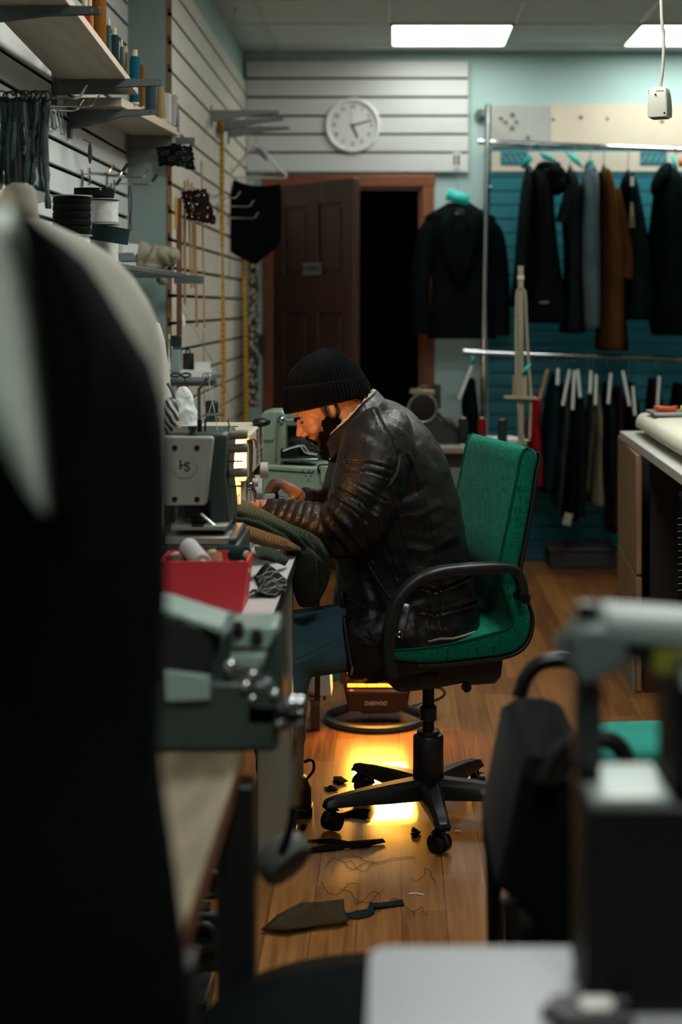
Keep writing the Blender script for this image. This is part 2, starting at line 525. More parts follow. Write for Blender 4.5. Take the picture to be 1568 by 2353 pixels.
slatwall('wall_back_teal_slatwall', '', V((tx0, DB - .017, 0)), V((1, 0, 0)), XR - tx0, .03, HC + (PY - 343) / 426, [HC + (PY - q) / 426 for q in np.arange(343 + 33, 1262, 32)], .016, TEAL, gap=.006)
# step face and MDF edge of the left panel
struct('trim_3', MB().box(((XL - .012 + XN) / 2 - .004, DS - .004, ZC / 2), (XL - XN - .008, .012, ZC - .01)), mat('step_paint', '#74847f', .7, var=.04))
struct('trim_4', MB().box((XL - .004, DS - .004, (.3 + 2.66) / 2), (.017, .014, 2.36)), wood_mat('mdf_edge', '#6d5033', '#84643f', 'Z'))
nt_ = MB()
for g in G100:
    if g < 2.64: nt_.box((XL + .001, DS - .0125, g), (.011, .004, .012)); nt_.box((XL - .0045, DS - .0125, g + .008), (.004, .004, .03))
struct('trim_5', nt_, DARKGAP)
# grey cream boards above the clothes rail
CRB = mat('cream_board', '#c9bda8', .7, var=.06, scale=4)
x0, x1 = (1130 - PX) / 427, (1266 - PX) / 427
z0, z1 = HC + (PY - 336) / 427, HC + (PY - 243) / 427
struct('trim_6', MB().box(((x0 + x1) / 2, DB - .012, (z0 + z1) / 2), (x1 - x0, .012, z1 - z0)), mat('grey_board', '#a9a9a2', .7, var=.04))
struct('trim_7', MB().box(((x1 + XR) / 2, DB - .014, (z0 + z1) / 2 + .005), (XR - x1, .016, z1 - z0 + .01)), CRB)
z2, z3 = HC + (PY - 394) / 428, HC + (PY - 348) / 428
struct('trim_8', MB().box(((x0 + XR) / 2, DB - .038, (z2 + z3) / 2), (XR - x0, .008, z3 - z2)), mat('cream_strip', '#bdb5a4', .7))
holes = MB()
for px, py in ((1152, 272), (1163, 281), (1178, 264), (1187, 280), (1177, 294), (1214, 316), (1272, 275), (1335, 270), (1396, 273), (1522, 279)):
    holes.cyl(W(px, py, 427) + V((0, -.006, 0)), W(px, py, 427) + V((0, .01, 0)), .008 + random.random() * .006, seg=10)
struct('trim_9', holes, mat('wall_plug_holes', '#6e6350', .9))
for (a, b2) in ((1152, 1213), (1473, 1534)):
    p = W((a + b2) / 2, 363, 429); 
    sgn = thing('price_ticket' , 'teal striped card on the cream strip ' + ('beside the rack pole' if a < 1300 else 'behind the last garments'), 'card', p, 'teal striped cards above the rail')
    MB().box((p.x, DB - .045, p.z), ((b2 - a) / 429, .004, 30 / 429)).build('card', mat('teal_card', '#17646e', .5), sgn)
    st_ = MB()
    for i in range(4):
        st_.box((p.x + (-.05 + i * .033), DB - .0475, p.z), (.004, .001, .045), rot=(0, R(-38 if a < 1300 else 38), 0))
    st_.build('stripe', mat('card_stripe', '#8ab0b0', .5), sgn)
bb = MB().box((XL + .006, (DS + DB) / 2, .05), (.012, DB - DS, .09))
struct('baseboard_left', bb, PAINT)

# ================================================================== CAMERA
cd = bpy.data.cameras.new('camera'); cam = bpy.data.objects.new('camera', cd); COL.objects.link(cam)
cam.location = (0, 0, HC); cam.rotation_euler = (pi / 2, 0, 0)
cd.sensor_fit = 'HORIZONTAL'; cd.sensor_width = 24.; cd.lens = 24. * F / 1568
cd.shift_x = (784 - PX) / 1568; cd.shift_y = -(1176.5 - PY) / 1568
cd.clip_start = .05; cd.clip_end = 50
cd.dof.use_dof = True; cd.dof.focus_distance = 4.02; cd.dof.aperture_fstop = 2.6; cd.dof.aperture_blades = 0
sc = bpy.context.scene
sc.camera = cam
w = bpy.data.worlds.new('world'); sc.world = w; w.use_nodes = True
w.node_tree.nodes['Background'].inputs[0].default_value = (.02, .03, .032, 1)
w.node_tree.nodes['Background'].inputs[1].default_value = .0
sc.view_settings.view_transform = 'Standard'; sc.view_settings.look = 'None'
sc.view_settings.gamma = 1; sc.view_settings.exposure = 0; sc.view_settings.use_curve_mapping = False
sc.cycles.use_denoising = True
sc.cycles.max_bounces = 6; sc.cycles.caustics_reflective = False; sc.cycles.caustics_refractive = False

def area(name, loc, aim, size, power, col, spread=180, sy=None):
    l = bpy.data.lights.new(name, 'AREA'); l.energy = power; l.color = col; l.size = size
    if sy: l.shape = 'RECTANGLE'; l.size_y = sy
    l.spread = R(spread)
    o = bpy.data.objects.new(name, l); COL.objects.link(o); o.location = loc
    d = V(aim) - V(loc); o.rotation_euler = d.to_track_quat('-Z', 'Y').to_euler()
    return o
# ================================================================== LEFT WALL: SHELVES, HOOKS, SPOOLS
SHELFM = wood_mat('shelf_board', '#8d8271', '#a09682', 'Y', 4, .6, .1)
SHELFEDGE = mat('shelf_edge', '#c0ab97', .6)

def shelf(label, far, near, th, name='wall_shelf'):
    """far/near: (depth, back x, front x, underside z)"""
    t = thing(name, label, 'shelf', ((far[1] + far[2]) / 2, (far[0] + near[0]) / 2, far[3]))
    def slab(a, b2, f0, f1):
        r = []
        for d, xb, xf, z in (near, far):
            x0, x1 = xb + (xf - xb) * f0, xb + (xf - xb) * f1
            r.append([V((x0, d, z)), V((x1, d, z)), V((x1, d, z + th)), V((x0, d, z + th))])
        return MB().rings(r)
    slab(0, 1, 0, 1).build('board', SHELFM, t)
    slab(0, 1, 1.001, 1.012).build('edge_strip', SHELFEDGE, t)
    return t

def bracket(label, root, tip, h0, h1, m=GREYMETAL, group='shelf brackets'):
    """flat pressed-steel shelf arm from the wall out to tip; top edge given"""
    root, tip = V(root), V(tip)
    t = thing('shelf_bracket', label, 'shelf bracket', root, group)
    dx = tip - root
    M = Matrix.Translation(root) @ Matrix.Rotation(math.atan2(dx.y, dx.x), 4, 'Z') @ Matrix.Rotation(pi / 2, 4, 'X')
    L = math.hypot(dx.x, dx.y); dz = dx.z
    mb = MB()
    for off in (-.009, .007):
        mb.prism([(0, 0), (0, -h0), (.03, -h0), (L * .62, dz * .6 - h1 * 1.5), (L, dz - h1), (L, dz)], .002, M @ Matrix.Translation((0, 0, off)))
    mb.prism([(0, 0), (L, dz), (L, dz - .002), (0, -.002)], .018, M @ Matrix.Translation((0, 0, -.009)))
    mb.build('arm', m, t)
    MB().box(root + V((.004, 0, -h0 * .6)), (.008, .026, h0 * 1.9)).build('wall_plate', m, t)
    MB().cyl(M @ V((L - .014, dz - h1 * .5, .0091)), M @ V((L - .014, dz - h1 * .5, .0105)), .0035, seg=10).build('rivet', STEEL, t)
    return t

shelf('upper wooden shelf carrying tall thread cones, running out of the photo top left', (4.592, -.94, -.752, 1.962), (2.75, -.85, -.68, 2.012), .018)
shelf('lower wooden shelf with blue and cream thread spools, below the cone shelf', (5.56, -.925, -.76, 1.945), (4.49, -.944, -.782, 1.915), .025)
bracket('grey shelf arm crossing the top left corner under the cone shelf', (-.938, F / 1056, 2.004), (-.64, F / 1056, 1.992), .05, .016)
bracket('long grey shelf arm under the cone shelf beside the blue spool', (-.942, F / 830, 1.977), (-.641, F / 830, 1.968), .05, .016)
bracket('grey shelf arm under the near end of the spool shelf', (-.942, F / 792, 1.913), (-.69, F / 792, 1.912), .055, .014)
bracket('grey shelf arm under the far end of the spool shelf, above the beaded black cloth', (-.938, F / 652, 1.94), (-.702, F / 652, 1.936), .05, .02)

YARN = {}
def yarn(col):
    if col not in YARN:
        YARN[col] = wave_mat('thread_' + col.strip('#'), col, '#%02x%02x%02x' % tuple(int(int(col[i:i + 2], 16) * .7) for i in (1, 3, 5)), 260, 'Z', .75, .35, sheen=.2)
    return YARN[col]
CORE = mat('spool_core', '#c0aa84', .7)
def cone(label, base, r, h, col, taper=.75, core=.02, group='thread cones on the upper shelf', name='thread_cone', rc=None):
    base = V(base)
    t = thing(name, label, 'thread', base, group)
    rt = r * taper
    M = Matrix.Translation(base)
    MB().lathe([(r * .8, .004), (r, .01), (r * (.55 + .45 * taper) * 1.03, h * .5), (rt * 1.04, h - .01), (rt * .8, h)], M, 20).build('thread', yarn(col), t)
    rc = rc or rt * .55
    MB().lathe([(r * .86, 0), (r * .86, .006), (rc, .007), (rc, h + core), (rc * .7, h + core)], M, 16).build('core', CORE, t)
    return t
def on1(d):      # top of the upper shelf
    return lerp([2.75, 4.592], [2.012, 1.962], d) + .018
def on2(d):
    return lerp([4.49, 5.56], [1.915, 1.945], d) + .025
for p, ps, r, h, c, la, tp in ((195, 905, .016, .1, '#8a1f22', 'red thread cone, first visible on the upper shelf at the top of the photo', .8),
                        (206, 890, .011, .12, '#a8702e', 'yellow brown thread cone beside the red one on the upper shelf', .9),
                        (228, 862, .0195, .2, '#86521f', 'tall wide ochre thread cone on the upper shelf', .92),
                        (250, 836, .008, .125, '#44605a', 'slim grey green thread cone beside the ochre cone', .85),
                        (263, 818, .0125, .118, '#26363a', 'dark slate thread cone with flat top on the upper shelf', .97),
                        (280, 800, .008, .105, '#4a5a50', 'slim moss grey thread cone beyond the slate cone', .7),
                        (291, 789, .0075, .1, '#6b6a52', 'slim olive thread cone, last on the upper shelf', .6)):
    x = (p - PX) / ps; d = F / ps
    cone(la, (x, d, on1(d)), r, h, c, tp)
for p, ps, r, h, c, la, tp, co in ((310, 768, .0155, .143, '#18596c', 'blue thread spool with cream core on the spool shelf', .97, .02),
                        (327, 748, .0075, .135, '#8a5418', 'slim orange thread spool beside the blue spool', .95, .0),
                        (303, 700, .008, .09, '#b3a272', 'short pale yellow spool half hidden behind the blue spool', .9, .008),
                        (346, 714, .0165, .108, '#3c4c50', 'thick dark grey thread spool on the spool shelf', 1., .0),
                        (370, 690, .0175, .118, '#a89468', 'cream thread cone with sloping top on the spool shelf', .55, .012)):
    x = (p - PX) / ps; d = F / ps
    cone(la, (x, d, on2(d)), r, h, c, tp, co, 'spools on the spool shelf', 'thread_spool')
for p, ps, w_, h, c, la, lean in ((386, 676, .017, .1, '#b9b9b4', 'white paper packet standing on the spool shelf beside the cream cone', 0),
                           (398, 664, .02, .105, '#a39a98', 'grey lilac paper packet at the far end of the spool shelf', .06),):
    x = (p - PX) / ps; d = F / ps
    tag(MB().box((x, d, on2(d) + h / 2 + .001), (w_, .05, h), (0, lean, 0)).build('paper_packet', mat('packet_' + c[1:], c, .8), bevel=.001), la, 'packet')
p = W(407, 306, 652)
tag(MB().box(p + V((0, 0, .055)), (.008, .06, .105), (0, -.03, 0)).build('black_folder', BLACK, bevel=.001), 'thin black folder standing last on the spool shelf', 'folder')

# ---- chrome prongs
def prong(label, root, L, tip=.03, m=CHROME, cap=False, plate=True, group='display hooks on the left wall', r=.0028):
    root = V(root)
    t = thing('wall_mounted_hook', label, 'hook', root, group)
    pts = [root, root + V((L - tip, 0, -.004)), root + V((L - tip * .55, 0, 0)), root + V((L, 0, tip * .8))]
    MB().tube(pts, r, 8).build('rod', m, t)
    if plate:
        MB().box(root + V((.002, 0, -.012)), (.004, .03, .05)).build('hook_plate', m, t)
    if cap:
        MB().tube([pts[-1] - (pts[-1] - pts[-2]) * .7, pts[-1] + (pts[-1] - pts[-2]) * .3], r * 1.9, 8).build('rubber_tip', BLACK, t)
    return t
NX = XN + .001
prong('long hook carrying the zips in the upper left', (NX, F / 1050, 1.800), .275)
prong('hook carrying the bunch of safety pins, just beyond the zips', (NX, F / 960, 1.823), .24)
prong('empty thin hook behind the safety pin hook', (NX, F / 905, 1.842), .16)
for i, (ps, py, tx, c2) in enumerate(((760, 400, 290, 1), (742, 396, 262, 0), (700, 406, 342, 0), (682, 422, 358, 1), (690, 430, 275, 1))):
    la = ('empty hook with black tip above the round black lid', 'empty hook beside the dark oval tag', 'long plain hook pointing at the grey wall step', 'hook with black tip carrying the black cord loop', 'short hook with black tip under the cord hook')[i]
    prong(la, (NX, F / ps, HC + (PY - py) / ps), (tx - PX) / ps - NX, cap=bool(c2))
WX = XL - .001
for i, (r_, py, tx) in enumerate(((479, 448, 510), (478, 453, 553), (499, 473, 584), (522, 500, 594))):
    ps = (PX - r_) / .795
    la = ('short hook above the sparkling dark cloth', 'long hook reaching over the first yellow tape', 'hook from which the shorter yellow tape hangs', 'lowest hook in front of the black hanging cloth')[i]
    prong(la, (WX, F / ps, HC + (PY - py) / ps), (tx - PX) / ps - WX, r=.0026)

# ---- zips and bags on the long hook
ZC_ = ['#0f2a24', '#16201f', '#123b3c', '#0d2f1d', '#1d2526', '#17494c', '#2a2b29', '#0e1314', '#1a4d55', '#24302c']
rz = random.Random(3)
zl = ('dark green', 'black', 'deep teal', 'bottle green', 'charcoal', 'teal', 'grey brown', 'jet black', 'bright teal', 'grey green')
for i in range(10):
    px = 6 + i * 11.3
    x = (px - PX) / 1050; y0 = F / 1050 + rz.uniform(-.012, .012)
    zt = 1.798; zb = HC + (PY - rz.uniform(395, 470)) / 1050
    if i == 7: zb = HC + (PY - 362) / 1050
    if i == 9: zb = HC + (PY - 480) / 1050
    w_ = rz.uniform(.006, .012)
    pts = [[], []]
    n = 14
    for k in range(n):
        f = k / (n - 1); z = zt + (zb - zt) * f
        a = rz.uniform(-.5, .5) + f * 1.2
        ox = math.sin(f * 5 + i) * .004
        for q, s_ in enumerate((-1, 1)):
            pts[q].append(V((x + ox + s_ * w_ * math.cos(a), y0 + s_ * w_ * math.sin(a), z)))
    t = thing('hanging_zip', zl[i] + ' zip hanging on the long hook, %s' % ('nearest the wall' if i == 0 else 'at the outer end' if i == 9 else 'between the ' + zl[i - 1] + ' and ' + zl[i + 1] + ' ones'), 'zip', (x, y0, zt), 'zips on the long hook')
    MB().grid([pts[0], pts[1]]).build('tape', mat('zip_' + str(i), ZC_[i], .55, var=.3, scale=40, sheen=.2), t, solid=.0015)
    MB().tube([(pts[0][k] + pts[1][k]) / 2 + V((0, -.002, 0)) for k in range(n)], .0016, 6).build('teeth', STEEL if i % 2 else BLACKMETAL, t)
    MB().tube([V((x + .011 * math.cos(a), y0 - .003, zt + .002 + .011 * math.sin(a))) for a in np.linspace(0, 2 * pi, 16, endpoint=False)], .0022, 6, True).build('loop', BLACKMETAL, t)
for i, (p_, t_, b_) in enumerate(((22, 330, 425), (60, 300, 430), (92, 365, 470))):
    # clear sleeves
    q = [[W(p_ - 14, t_, 1045), W(p_ + 14, t_ + 4, 1045)], [W(p_ - 12, (t_ + b_) / 2, 1043), W(p_ + 15, (t_ + b_) / 2, 1047)], [W(p_ - 15, b_, 1045), W(p_ + 12, b_ - 6, 1045)]]
    tag(MB().grid(q).build('hanging_sleeve', mat('clear_sleeve', '#4f7a78', .15, var=.3, scale=30, spec=.8, alpha=.45), solid=.0008),
        ('clear plastic sleeve nearest the wall among the zips', 'clear plastic sleeve in the middle of the zips', 'clear plastic sleeve low at the outer zips')[i], 'plastic sleeve', 'clear sleeves among the zips')
# safety pins
for i in range(6):
    px = 108 + i * 5.2
    p = W(px, 253, 960); b2 = W(px + rz.uniform(-4, 7), 296 + rz.uniform(-8, 12), 960)
    b2.y += rz.uniform(-.01, .01)
    d = V((.006, 0, 0))
    tag(MB().tube(spline([p, p + d, b2 + d, b2, b2 - d * .2, p - d * .3], 4, True), .0011, 6, True)  .build('hanging_safety_pin', STEEL if i != 1 else mat('brass', '#a57c3c', .3, 1)),
        'brass safety pin among the steel ones on the hook' if i == 1 else 'steel safety pin hanging in the bunch on the hook', 'safety pin', 'safety pins on the hook' if i != 1 else 'safety pins, brass')
# dark oval tag
p = W(207, 352, 800)
o = thing('hanging_tag', 'dark brown pointed oval tag hanging on the white slatted wall', 'tag', p)
MB().ell(p, (.0065, .003, .031), seg=16).build('tag_body', mat('tag_brown', '#2b211a', .5), o)
MB().tube([p + V((0, 0, .03)), p + V((-.02, 0, .04))], .0012, 6).build('loop', BLACKMETAL, o)
# black cord loop
q = W(298, 424, 690)
tag(MB().tube(spline([q, q + V((.006, 0, -.05)), q + V((.003, 0, -.115)), q + V((.005, 0, -.15)), q + V((-.004, 0, -.15)), q + V((0, 0, -.11)), q + V((-.004, 0, -.05))], 5, True), .0022, 8, True).build('cord_loop', BLACK),
    'black knotted cord loop hanging beside the grey wall step', 'cord')
# thin white cord against the upper step
tag(MB().tube(spline([W(352, -10, 640), W(345, 60, 640), W(330, 120, 642), W(322, 150, 645)], 5), .0012, 6).build('thin_cord', mat('cord_grey', '#6d7775', .6)), 'thin pale cord hanging down the grey wall step above the spools', 'cord')

# ---- grey shelf with reels, folded cloth
s3 = thing('wall_shelf', 'narrow grey shelf holding reels and the folded beige cloth', 'shelf', (-.82, 4.6, 1.425))
MB().box((-.825, 4.46, 1.4455), (.235, 1.72, .015)).build('board', GREYMETAL, s3, bevel=.002)
MB().box((-.712, 5.44, 1.435), (.1, .02, .03)).build('end_bracket', STEEL, s3, bevel=.002)
for i, px in enumerate((383, 398)):
    q = W(px, 612, 668)
    k_ = thing('peg_knob', ('inner' if i == 0 else 'outer') + ' chrome ball peg at the end of the grey shelf', 'knob', q, 'chrome ball pegs')
    MB().ell(q, .008).build('ball', CHROME, k_)
    MB().cyl(q, q + V((0, 0, -.034)), .0025, seg=8).build('stem', CHROME, k_)
def reel(label, c, r, h, col, tilt=(0, 0, 0), rim=True, ribs=True, name='elastic_reel', rimc='#8f918c'):
    c = V(c)
    t = thing(name, label, 'reel', c, 'reels on the grey shelf')
    M = Matrix.Translation(c) @ Euler(tilt).to_matrix().to_4x4()
    prof = [(r * .9, .002)]
    n = 5
    for k in range(n):
        z0 = .002 + (h - .004) * k / n; z1 = .002 + (h - .004) * (k + 1) / n
        prof += [(r * .9, z0 + .0005), (r * (.96 if ribs else .9), z0 + (z1 - z0) * .3), (r * (.95 if ribs else .9), z1 - .001)]
    MB().lathe(prof, M, 36).build('winding', mat('winding_' + col[1:], col, .75, var=.15, scale=60), t)
    if rim:
        for z_ in (h, -.0015):
            MB().lathe([(0.001, z_), (r * 1.03, z_), (r * 1.03, z_ + .0025), (.001, z_ + .0025)], M, 36).build('flange', mat('flange_' + rimc[1:], rimc, .5), t)
    return t
reel('reel of wide black elastic, front of the group on the grey shelf', W(165, 541, 985), .046, .09, '#131817')
reel('flat dark slate reel lying tilted beside the white reel', W(250, 558, 925), .052, .044, '#1f2b2e', (0, R(9), 0), False, False)
reel('reel of white ribbon with grey flange under the round black lid', W(238, 512, 905), .041, .058, '#b5b5ae', (0, 0, 0), True, False)
t = reel('round black lid with a yellow pin, lying on top of the white ribbon reel', W(216, 455, 905), .056, .026, '#121516', (0, R(1), 0), False, False, 'round_lid')  # a lone black lid on the reel, no tin under it
q = W(240, 439, 905) + V((0, -.0545, .0)); MB().ell(q, .0025).build('yellow_pin', mat('pin_yellow', '#d0a52a', .4), t)
q = W(238, 512, 905)
reel('lower reel of white ribbon hidden under the other white ribbon reel', (q.x, q.y, 1.455), .041, q.z - 1.46, '#b5b5ae', (0, 0, 0), True, False)
t = thing('paper_roll', 'white paper roll standing on the grey shelf under the slate reel', 'paper roll', (W(240, 600, 885).x, F / 885, 1.4545))
MB().lathe([(.03, 0), (.036, .002), (.034, .04), (.03, .041)], Matrix.Translation(WL[t.name]), 24).build('roll', PAPER, t)
t = thing('white_canister', 'white plastic canister under the black elastic reel', 'canister', (W(160, 0, 985).x, F / 985, 1.4545))
MB().lathe([(.045, 0), (.047, .003), (.047, .044), (.044, .046)], Matrix.Translation(WL[t.name]), 28).build('body', WHITE_PLASTIC, t)
MB().box(W(160, 556, 985) + V((.01, -.046, 0)), (.02, .004, .004)).build('ridge', WHITE_PLASTIC, t)
# cream cone at the far left
cone('large cream thread cone in front of the zips at the left edge', (W(45, 560, 1190).x, F / 1190, HC + (PY - 575) / 1190), .042, .125, '#b0aa9a', .72, .004, 'large cones low on the left', 'thread_cone')
sh = thing('wall_shelf', 'short metal ledge under the large cream cone', 'shelf', (W(45, 590, 1190).x, F / 1190, HC + (PY - 590) / 1190))
z_ = HC + (PY - 575) / 1190 - .006
MB().box((-.835, F / 1190, z_), (.235, .16, .012)).build('board', GREYMETAL, sh, bevel=.002)
# folded beige cloth over the end of the shelf
TOWEL = mat('beige_fleece', '#8d8570', .95, var=.12, scale=60, bump=.5, bscale=300, sheen=.5)
mb = MB()
sect = []
for k, (px0, py0) in enumerate(((306, 546), (330, 549), (352, 556), (378, 556), (398, 562), (414, 580), (412, 600), (398, 604))):
    sect.append((px0, py0))
P = []
for j in range(9):
    row = []
    f = j / 8
    for k, (px0, py0) in enumerate(sect):
        q = W(px0, py0 + (8 * math.sin(f * pi * 2 + k * .6)), 690 - 40 * f)
        q.z -= .004 * math.sin(k * 1.7 + f * 5); row.append(q)
    P.append(row)
mb = MB().grid(P)
lo = [[W(a, b2, ps) for a, b2 in ((306, 546), (303, 585), (318, 622), (350, 626), (385, 606), (398, 604))] for ps in (692, 672, 650)]
mb2 = MB()
for (px, py, rx, rz_, ro) in ((345, 592, .066, .048, .12), (325, 586, .04, .05, 0), (378, 588, .05, .036, .35), (398, 586, .026, .028, .5), (340, 612, .06, .03, 0)):
    mb2.ell(W(px, py, 672), (rx, .05, rz_), (0, ro, 0))
mb2.ell(W(372, 645, 672), (.018, .03, .014), (0, .4, 0))
mb2.tube([W(366, 600, 672), W(372, 645, 672)], .012, 8)
co, no, fs = bake(mb2, .004, 3)
p_ = project(co)
nn = np.array([noise.noise(V(c) * 22) * .004 for c in co]) - .007 * np.exp(-(seg_dist(p_, [(352, 548), (344, 575), (326, 600)]) / 4) ** 2) + .004 * np.exp(-(seg_dist(p_, [(360, 552), (352, 580), (336, 604)]) / 4) ** 2) - .006 * np.exp(-(seg_dist(p_, [(404, 575), (390, 592), (392, 606)]) / 4) ** 2)
tag(arr(co + no * nn[:, None], fs).build('draped_cloth', TOWEL, angle=80), 'crumpled beige fleece cloth draped over the end of the grey shelf', 'cloth')
q = W(292, 600, 700)
t = thing('metal_tin', 'shallow steel tin with a round knob on the grey shelf', 'tin', q + V((0, 0, -.012)))
MB().box(W(292, 592, 700), (.065, .05, .03)).build('body', STEEL, t, bevel=.004)
MB().ell(W(310, 588, 690) + V((0, -.02, 0)), .008).build('knob', CHROME, t)
t = thing('white_card', 'white card leaning behind the tin and beige cloth', 'card', (W(300, 565, 680).x, 5.27, 1.4545))
MB().box((W(300, 565, 680).x, 5.27, 1.4545 + .05), (.05, .004, .098), (R(-6), R(6), 0)).build('sheet', PAPER, t)

# ---- beaded cloths
def bead_cloth(label, quad, s_, col, beads, nb, seed):
    """ragged hanging sample sewn with beads; quad = outline px (tl,tr,br,bl)"""
    rr = random.Random(seed)
    n, m_ = 18, 22
    tl, tr, br_, bl = [np.array(p, float) for p in quad]
    P = []
    for i in range(n):
        f = i / (n - 1); row = []
        for j in range(m_):
            g = j / (m_ - 1)
            p = (tl * (1 - g) + tr * g) * (1 - f) + (bl * (1 - g) + br_ * g) * f
            if i in (0, n - 1): p = p + np.array((0, rr.uniform(-3, 3)))
            if j in (0, m_ - 1): p = p + np.array((rr.uniform(-3, 3), 0))
            q = W(p[0], p[1], s_); q.y += .008 * math.sin(g * 7 + f * 2) + rr.uniform(-.0015, .0015)
            row.append(q)
        P.append(row)
    t = thing('hanging_beaded_cloth', label, 'cloth', P[0][m_ // 2], 'dark beaded cloths')
    MB().grid(P).build('fabric', mat('beaded_' + col[1:], col, .8, var=.4, scale=80, bump=.6, bscale=200, sheen=.3), t, solid=.003)
    for bc in beads:
        mb = MB()
        for k in range(nb):
            i = rr.randrange(2, n - 2); j = rr.randrange(2, m_ - 2)
            mb.ell(P[i][j] + V((rr.uniform(-.002, .002), -.004, rr.uniform(-.002, .002))), rr.uniform(.001, .0028), seg=8, rg=6)
        mb.build('beads', mat('bead_' + bc[1:], bc, .1, .6), t)
    return t
t = bead_cloth('black beaded cloth with pins hanging under the spool shelf', ((355, 328), (442, 334), (448, 388), (366, 381)), 653, '#0d1415', ('#8a8f90', '#54403a'), 14, 5)
for k in range(4):
    a = W(372 + k * 17, 352 + (k % 2) * 12, 653) + V((0, -.012, 0))
    MB().tube(spline([a, a + V((.02, 0, .006)), a + V((.024, 0, .0)), a + V((.004, 0, -.008))], 4, True), .0009, 6, True).build('safety_pin', STEEL, t)
MB().box(W(400, 322, 653), (.012, .002, .03)).build('tape_strip', mat('clear_tape', '#9b9a8c', .3), t)
bead_cloth('dark brown sparkling beaded cloth hanging over the wooden sticks', ((414, 440), (474, 434), (497, 515), (432, 505)), 630, '#1b1211', ('#d8d4c8', '#a88136', '#77402c'), 16, 9)

# ---- sticks and rulers
def stick(label, a, b2, w_, th, m, name='hanging_stick', group='wooden sticks on the left wall'):
    a, b2 = V(a), V(b2)
    mb = MB()
    d = (b2 - a).normalized(); n_ = V((1, 0, 0)); n_ = (n_ - d * n_.dot(d)).normalized(); bb = d.cross(n_)
    mb.rings([[p + n_ * (w_ / 2 * sx) + bb * (th / 2 * sy) for sx, sy in ((-1, -1), (1, -1), (1, 1), (-1, 1))] for p in (a, b2)])
    return tag(mb.build(name, m, bevel=.0008), label, 'stick', group)
LGT = wood_mat('light_stick', '#8d6c45', '#a98556', 'Z', 6, .5)
stick('long red brown wooden ruler hanging at the wall edge', W(412, 455, 628), W(412, 985, 628), .019, .006, WOOD_BROWN, 'hanging_ruler')
stick('broad pale stick beside the red brown ruler', W(425, 415, 622), W(425, 700, 622), .010, .005, LGT)
stick('short pale stick, third from the wall edge', W(432, 412, 618), W(440, 662, 618), .008, .005, LGT)
stick('pale stick leaning behind the sparkling cloth', W(440, 420, 612), W(447, 662, 612), .009, .006, LGT)
stick('longer pale stick, its end just above the white tag', W(447, 430, 606), W(452, 752, 606), .009, .005, WOOD_TAN)
stick('slender long pale stick nearest the first yellow tape', W(463, 370, 596), W(470, 755, 596), .007, .005, LGT)
stick('very long thin dowel reaching down to the white boxes', W(468, 760, 594), W(470, 935, 590), .004, .004, LGT)
stick('yellow pencil hanging upright beside the red brown ruler', W(406, 455, 634), W(404, 525, 634), .009, .008, mat('pencil_yellow', '#b8821c', .5), 'pencil', 'pencils')
for i, (a, y0, y1, ps) in enumerate(((395, 400, 700, 640), (502, 420, 860, 500), (377, 320, 420, 640))):
    la = ('thin dark wire down the wall edge beside the ruler', 'thin dark cord hanging between the two yellow tapes', 'fine grey thread in front of the beaded cloth')[i]
    tag(MB().tube([W(a, y0, ps), W(a - 1, (y0 + y1) / 2, ps), W(a - 2, y1, ps)], .0012, 6).build('thin_cord', mat('cord_dark', '#3c423c', .6)), la, 'cord')
tag(MB().tube([W(421, 712, 620), W(500, 850, 600), W(560, 990, 560)], .0008, 5).build('hanging_thread', mat('cord_dark', '#3c423c', .6)), 'taut dark sewing thread running down across the tapes', 'thread')
q = W(420, 735, 615); 
t = thing('paper_tag', 'small white paper corner hanging on the red brown ruler', 'paper', q)
MB().grid([[W(419, 722, 615), W(421, 722, 614)], [W(420, 745, 615), W(428, 745, 613)], [W(421, 752, 616), W(423, 751, 615)]]).build('sheet', PAPER, t, solid=.0006)

# ---- yellow tape measures
m = mat('tape_yellow', '#c08a08', .5)
nt, b, mp = nodes(m)
sp = nt.nodes.new('ShaderNodeSeparateXYZ'); nt.links.new(nt.nodes['Texture Coordinate'].outputs['Object'], sp.inputs[0])
def _stripe(period, lo_, src):
    a = nt.nodes.new('ShaderNodeMath'); a.operation = 'MULTIPLY'; a.inputs[1].default_value = 1 / period; nt.links.new(src, a.inputs[0])
    f_ = nt.nodes.new('ShaderNodeMath'); f_.operation = 'FRACT'; nt.links.new(a.outputs[0], f_.inputs[0])
    g = nt.nodes.new('ShaderNodeMath'); g.operation = 'LESS_THAN'; g.inputs[1].default_value = lo_; nt.links.new(f_.outputs[0], g.inputs[0])
    return g.outputs[0]
nn_ = nt.nodes.new('ShaderNodeTexNoise'); nn_.inputs['Scale'].default_value = 260; nt.links.new(mp.outputs[0], nn_.inputs['Vector'])
gt = nt.nodes.new('ShaderNodeMath'); gt.operation = 'GREATER_THAN'; gt.inputs[1].default_value = .52; nt.links.new(nn_.outputs['Fac'], gt.inputs[0])
mu = nt.nodes.new('ShaderNodeMath'); mu.operation = 'MULTIPLY'; nt.links.new(_stripe(.0254, .4, sp.outputs['Z']), mu.inputs[0]); nt.links.new(gt.outputs[0], mu.inputs[1])
mxx = nt.nodes.new('ShaderNodeMix'); mxx.data_type = 'RGBA'; mxx.inputs[6].default_value = (*lin('#c08a08'), 1); mxx.inputs[7].default_value = (*lin('#2e2208'), 1)
nt.links.new(mu.outputs[0], mxx.inputs[0]); nt.links.new(mxx.outputs[2], b.inputs['Base Color'])
TAPE = m
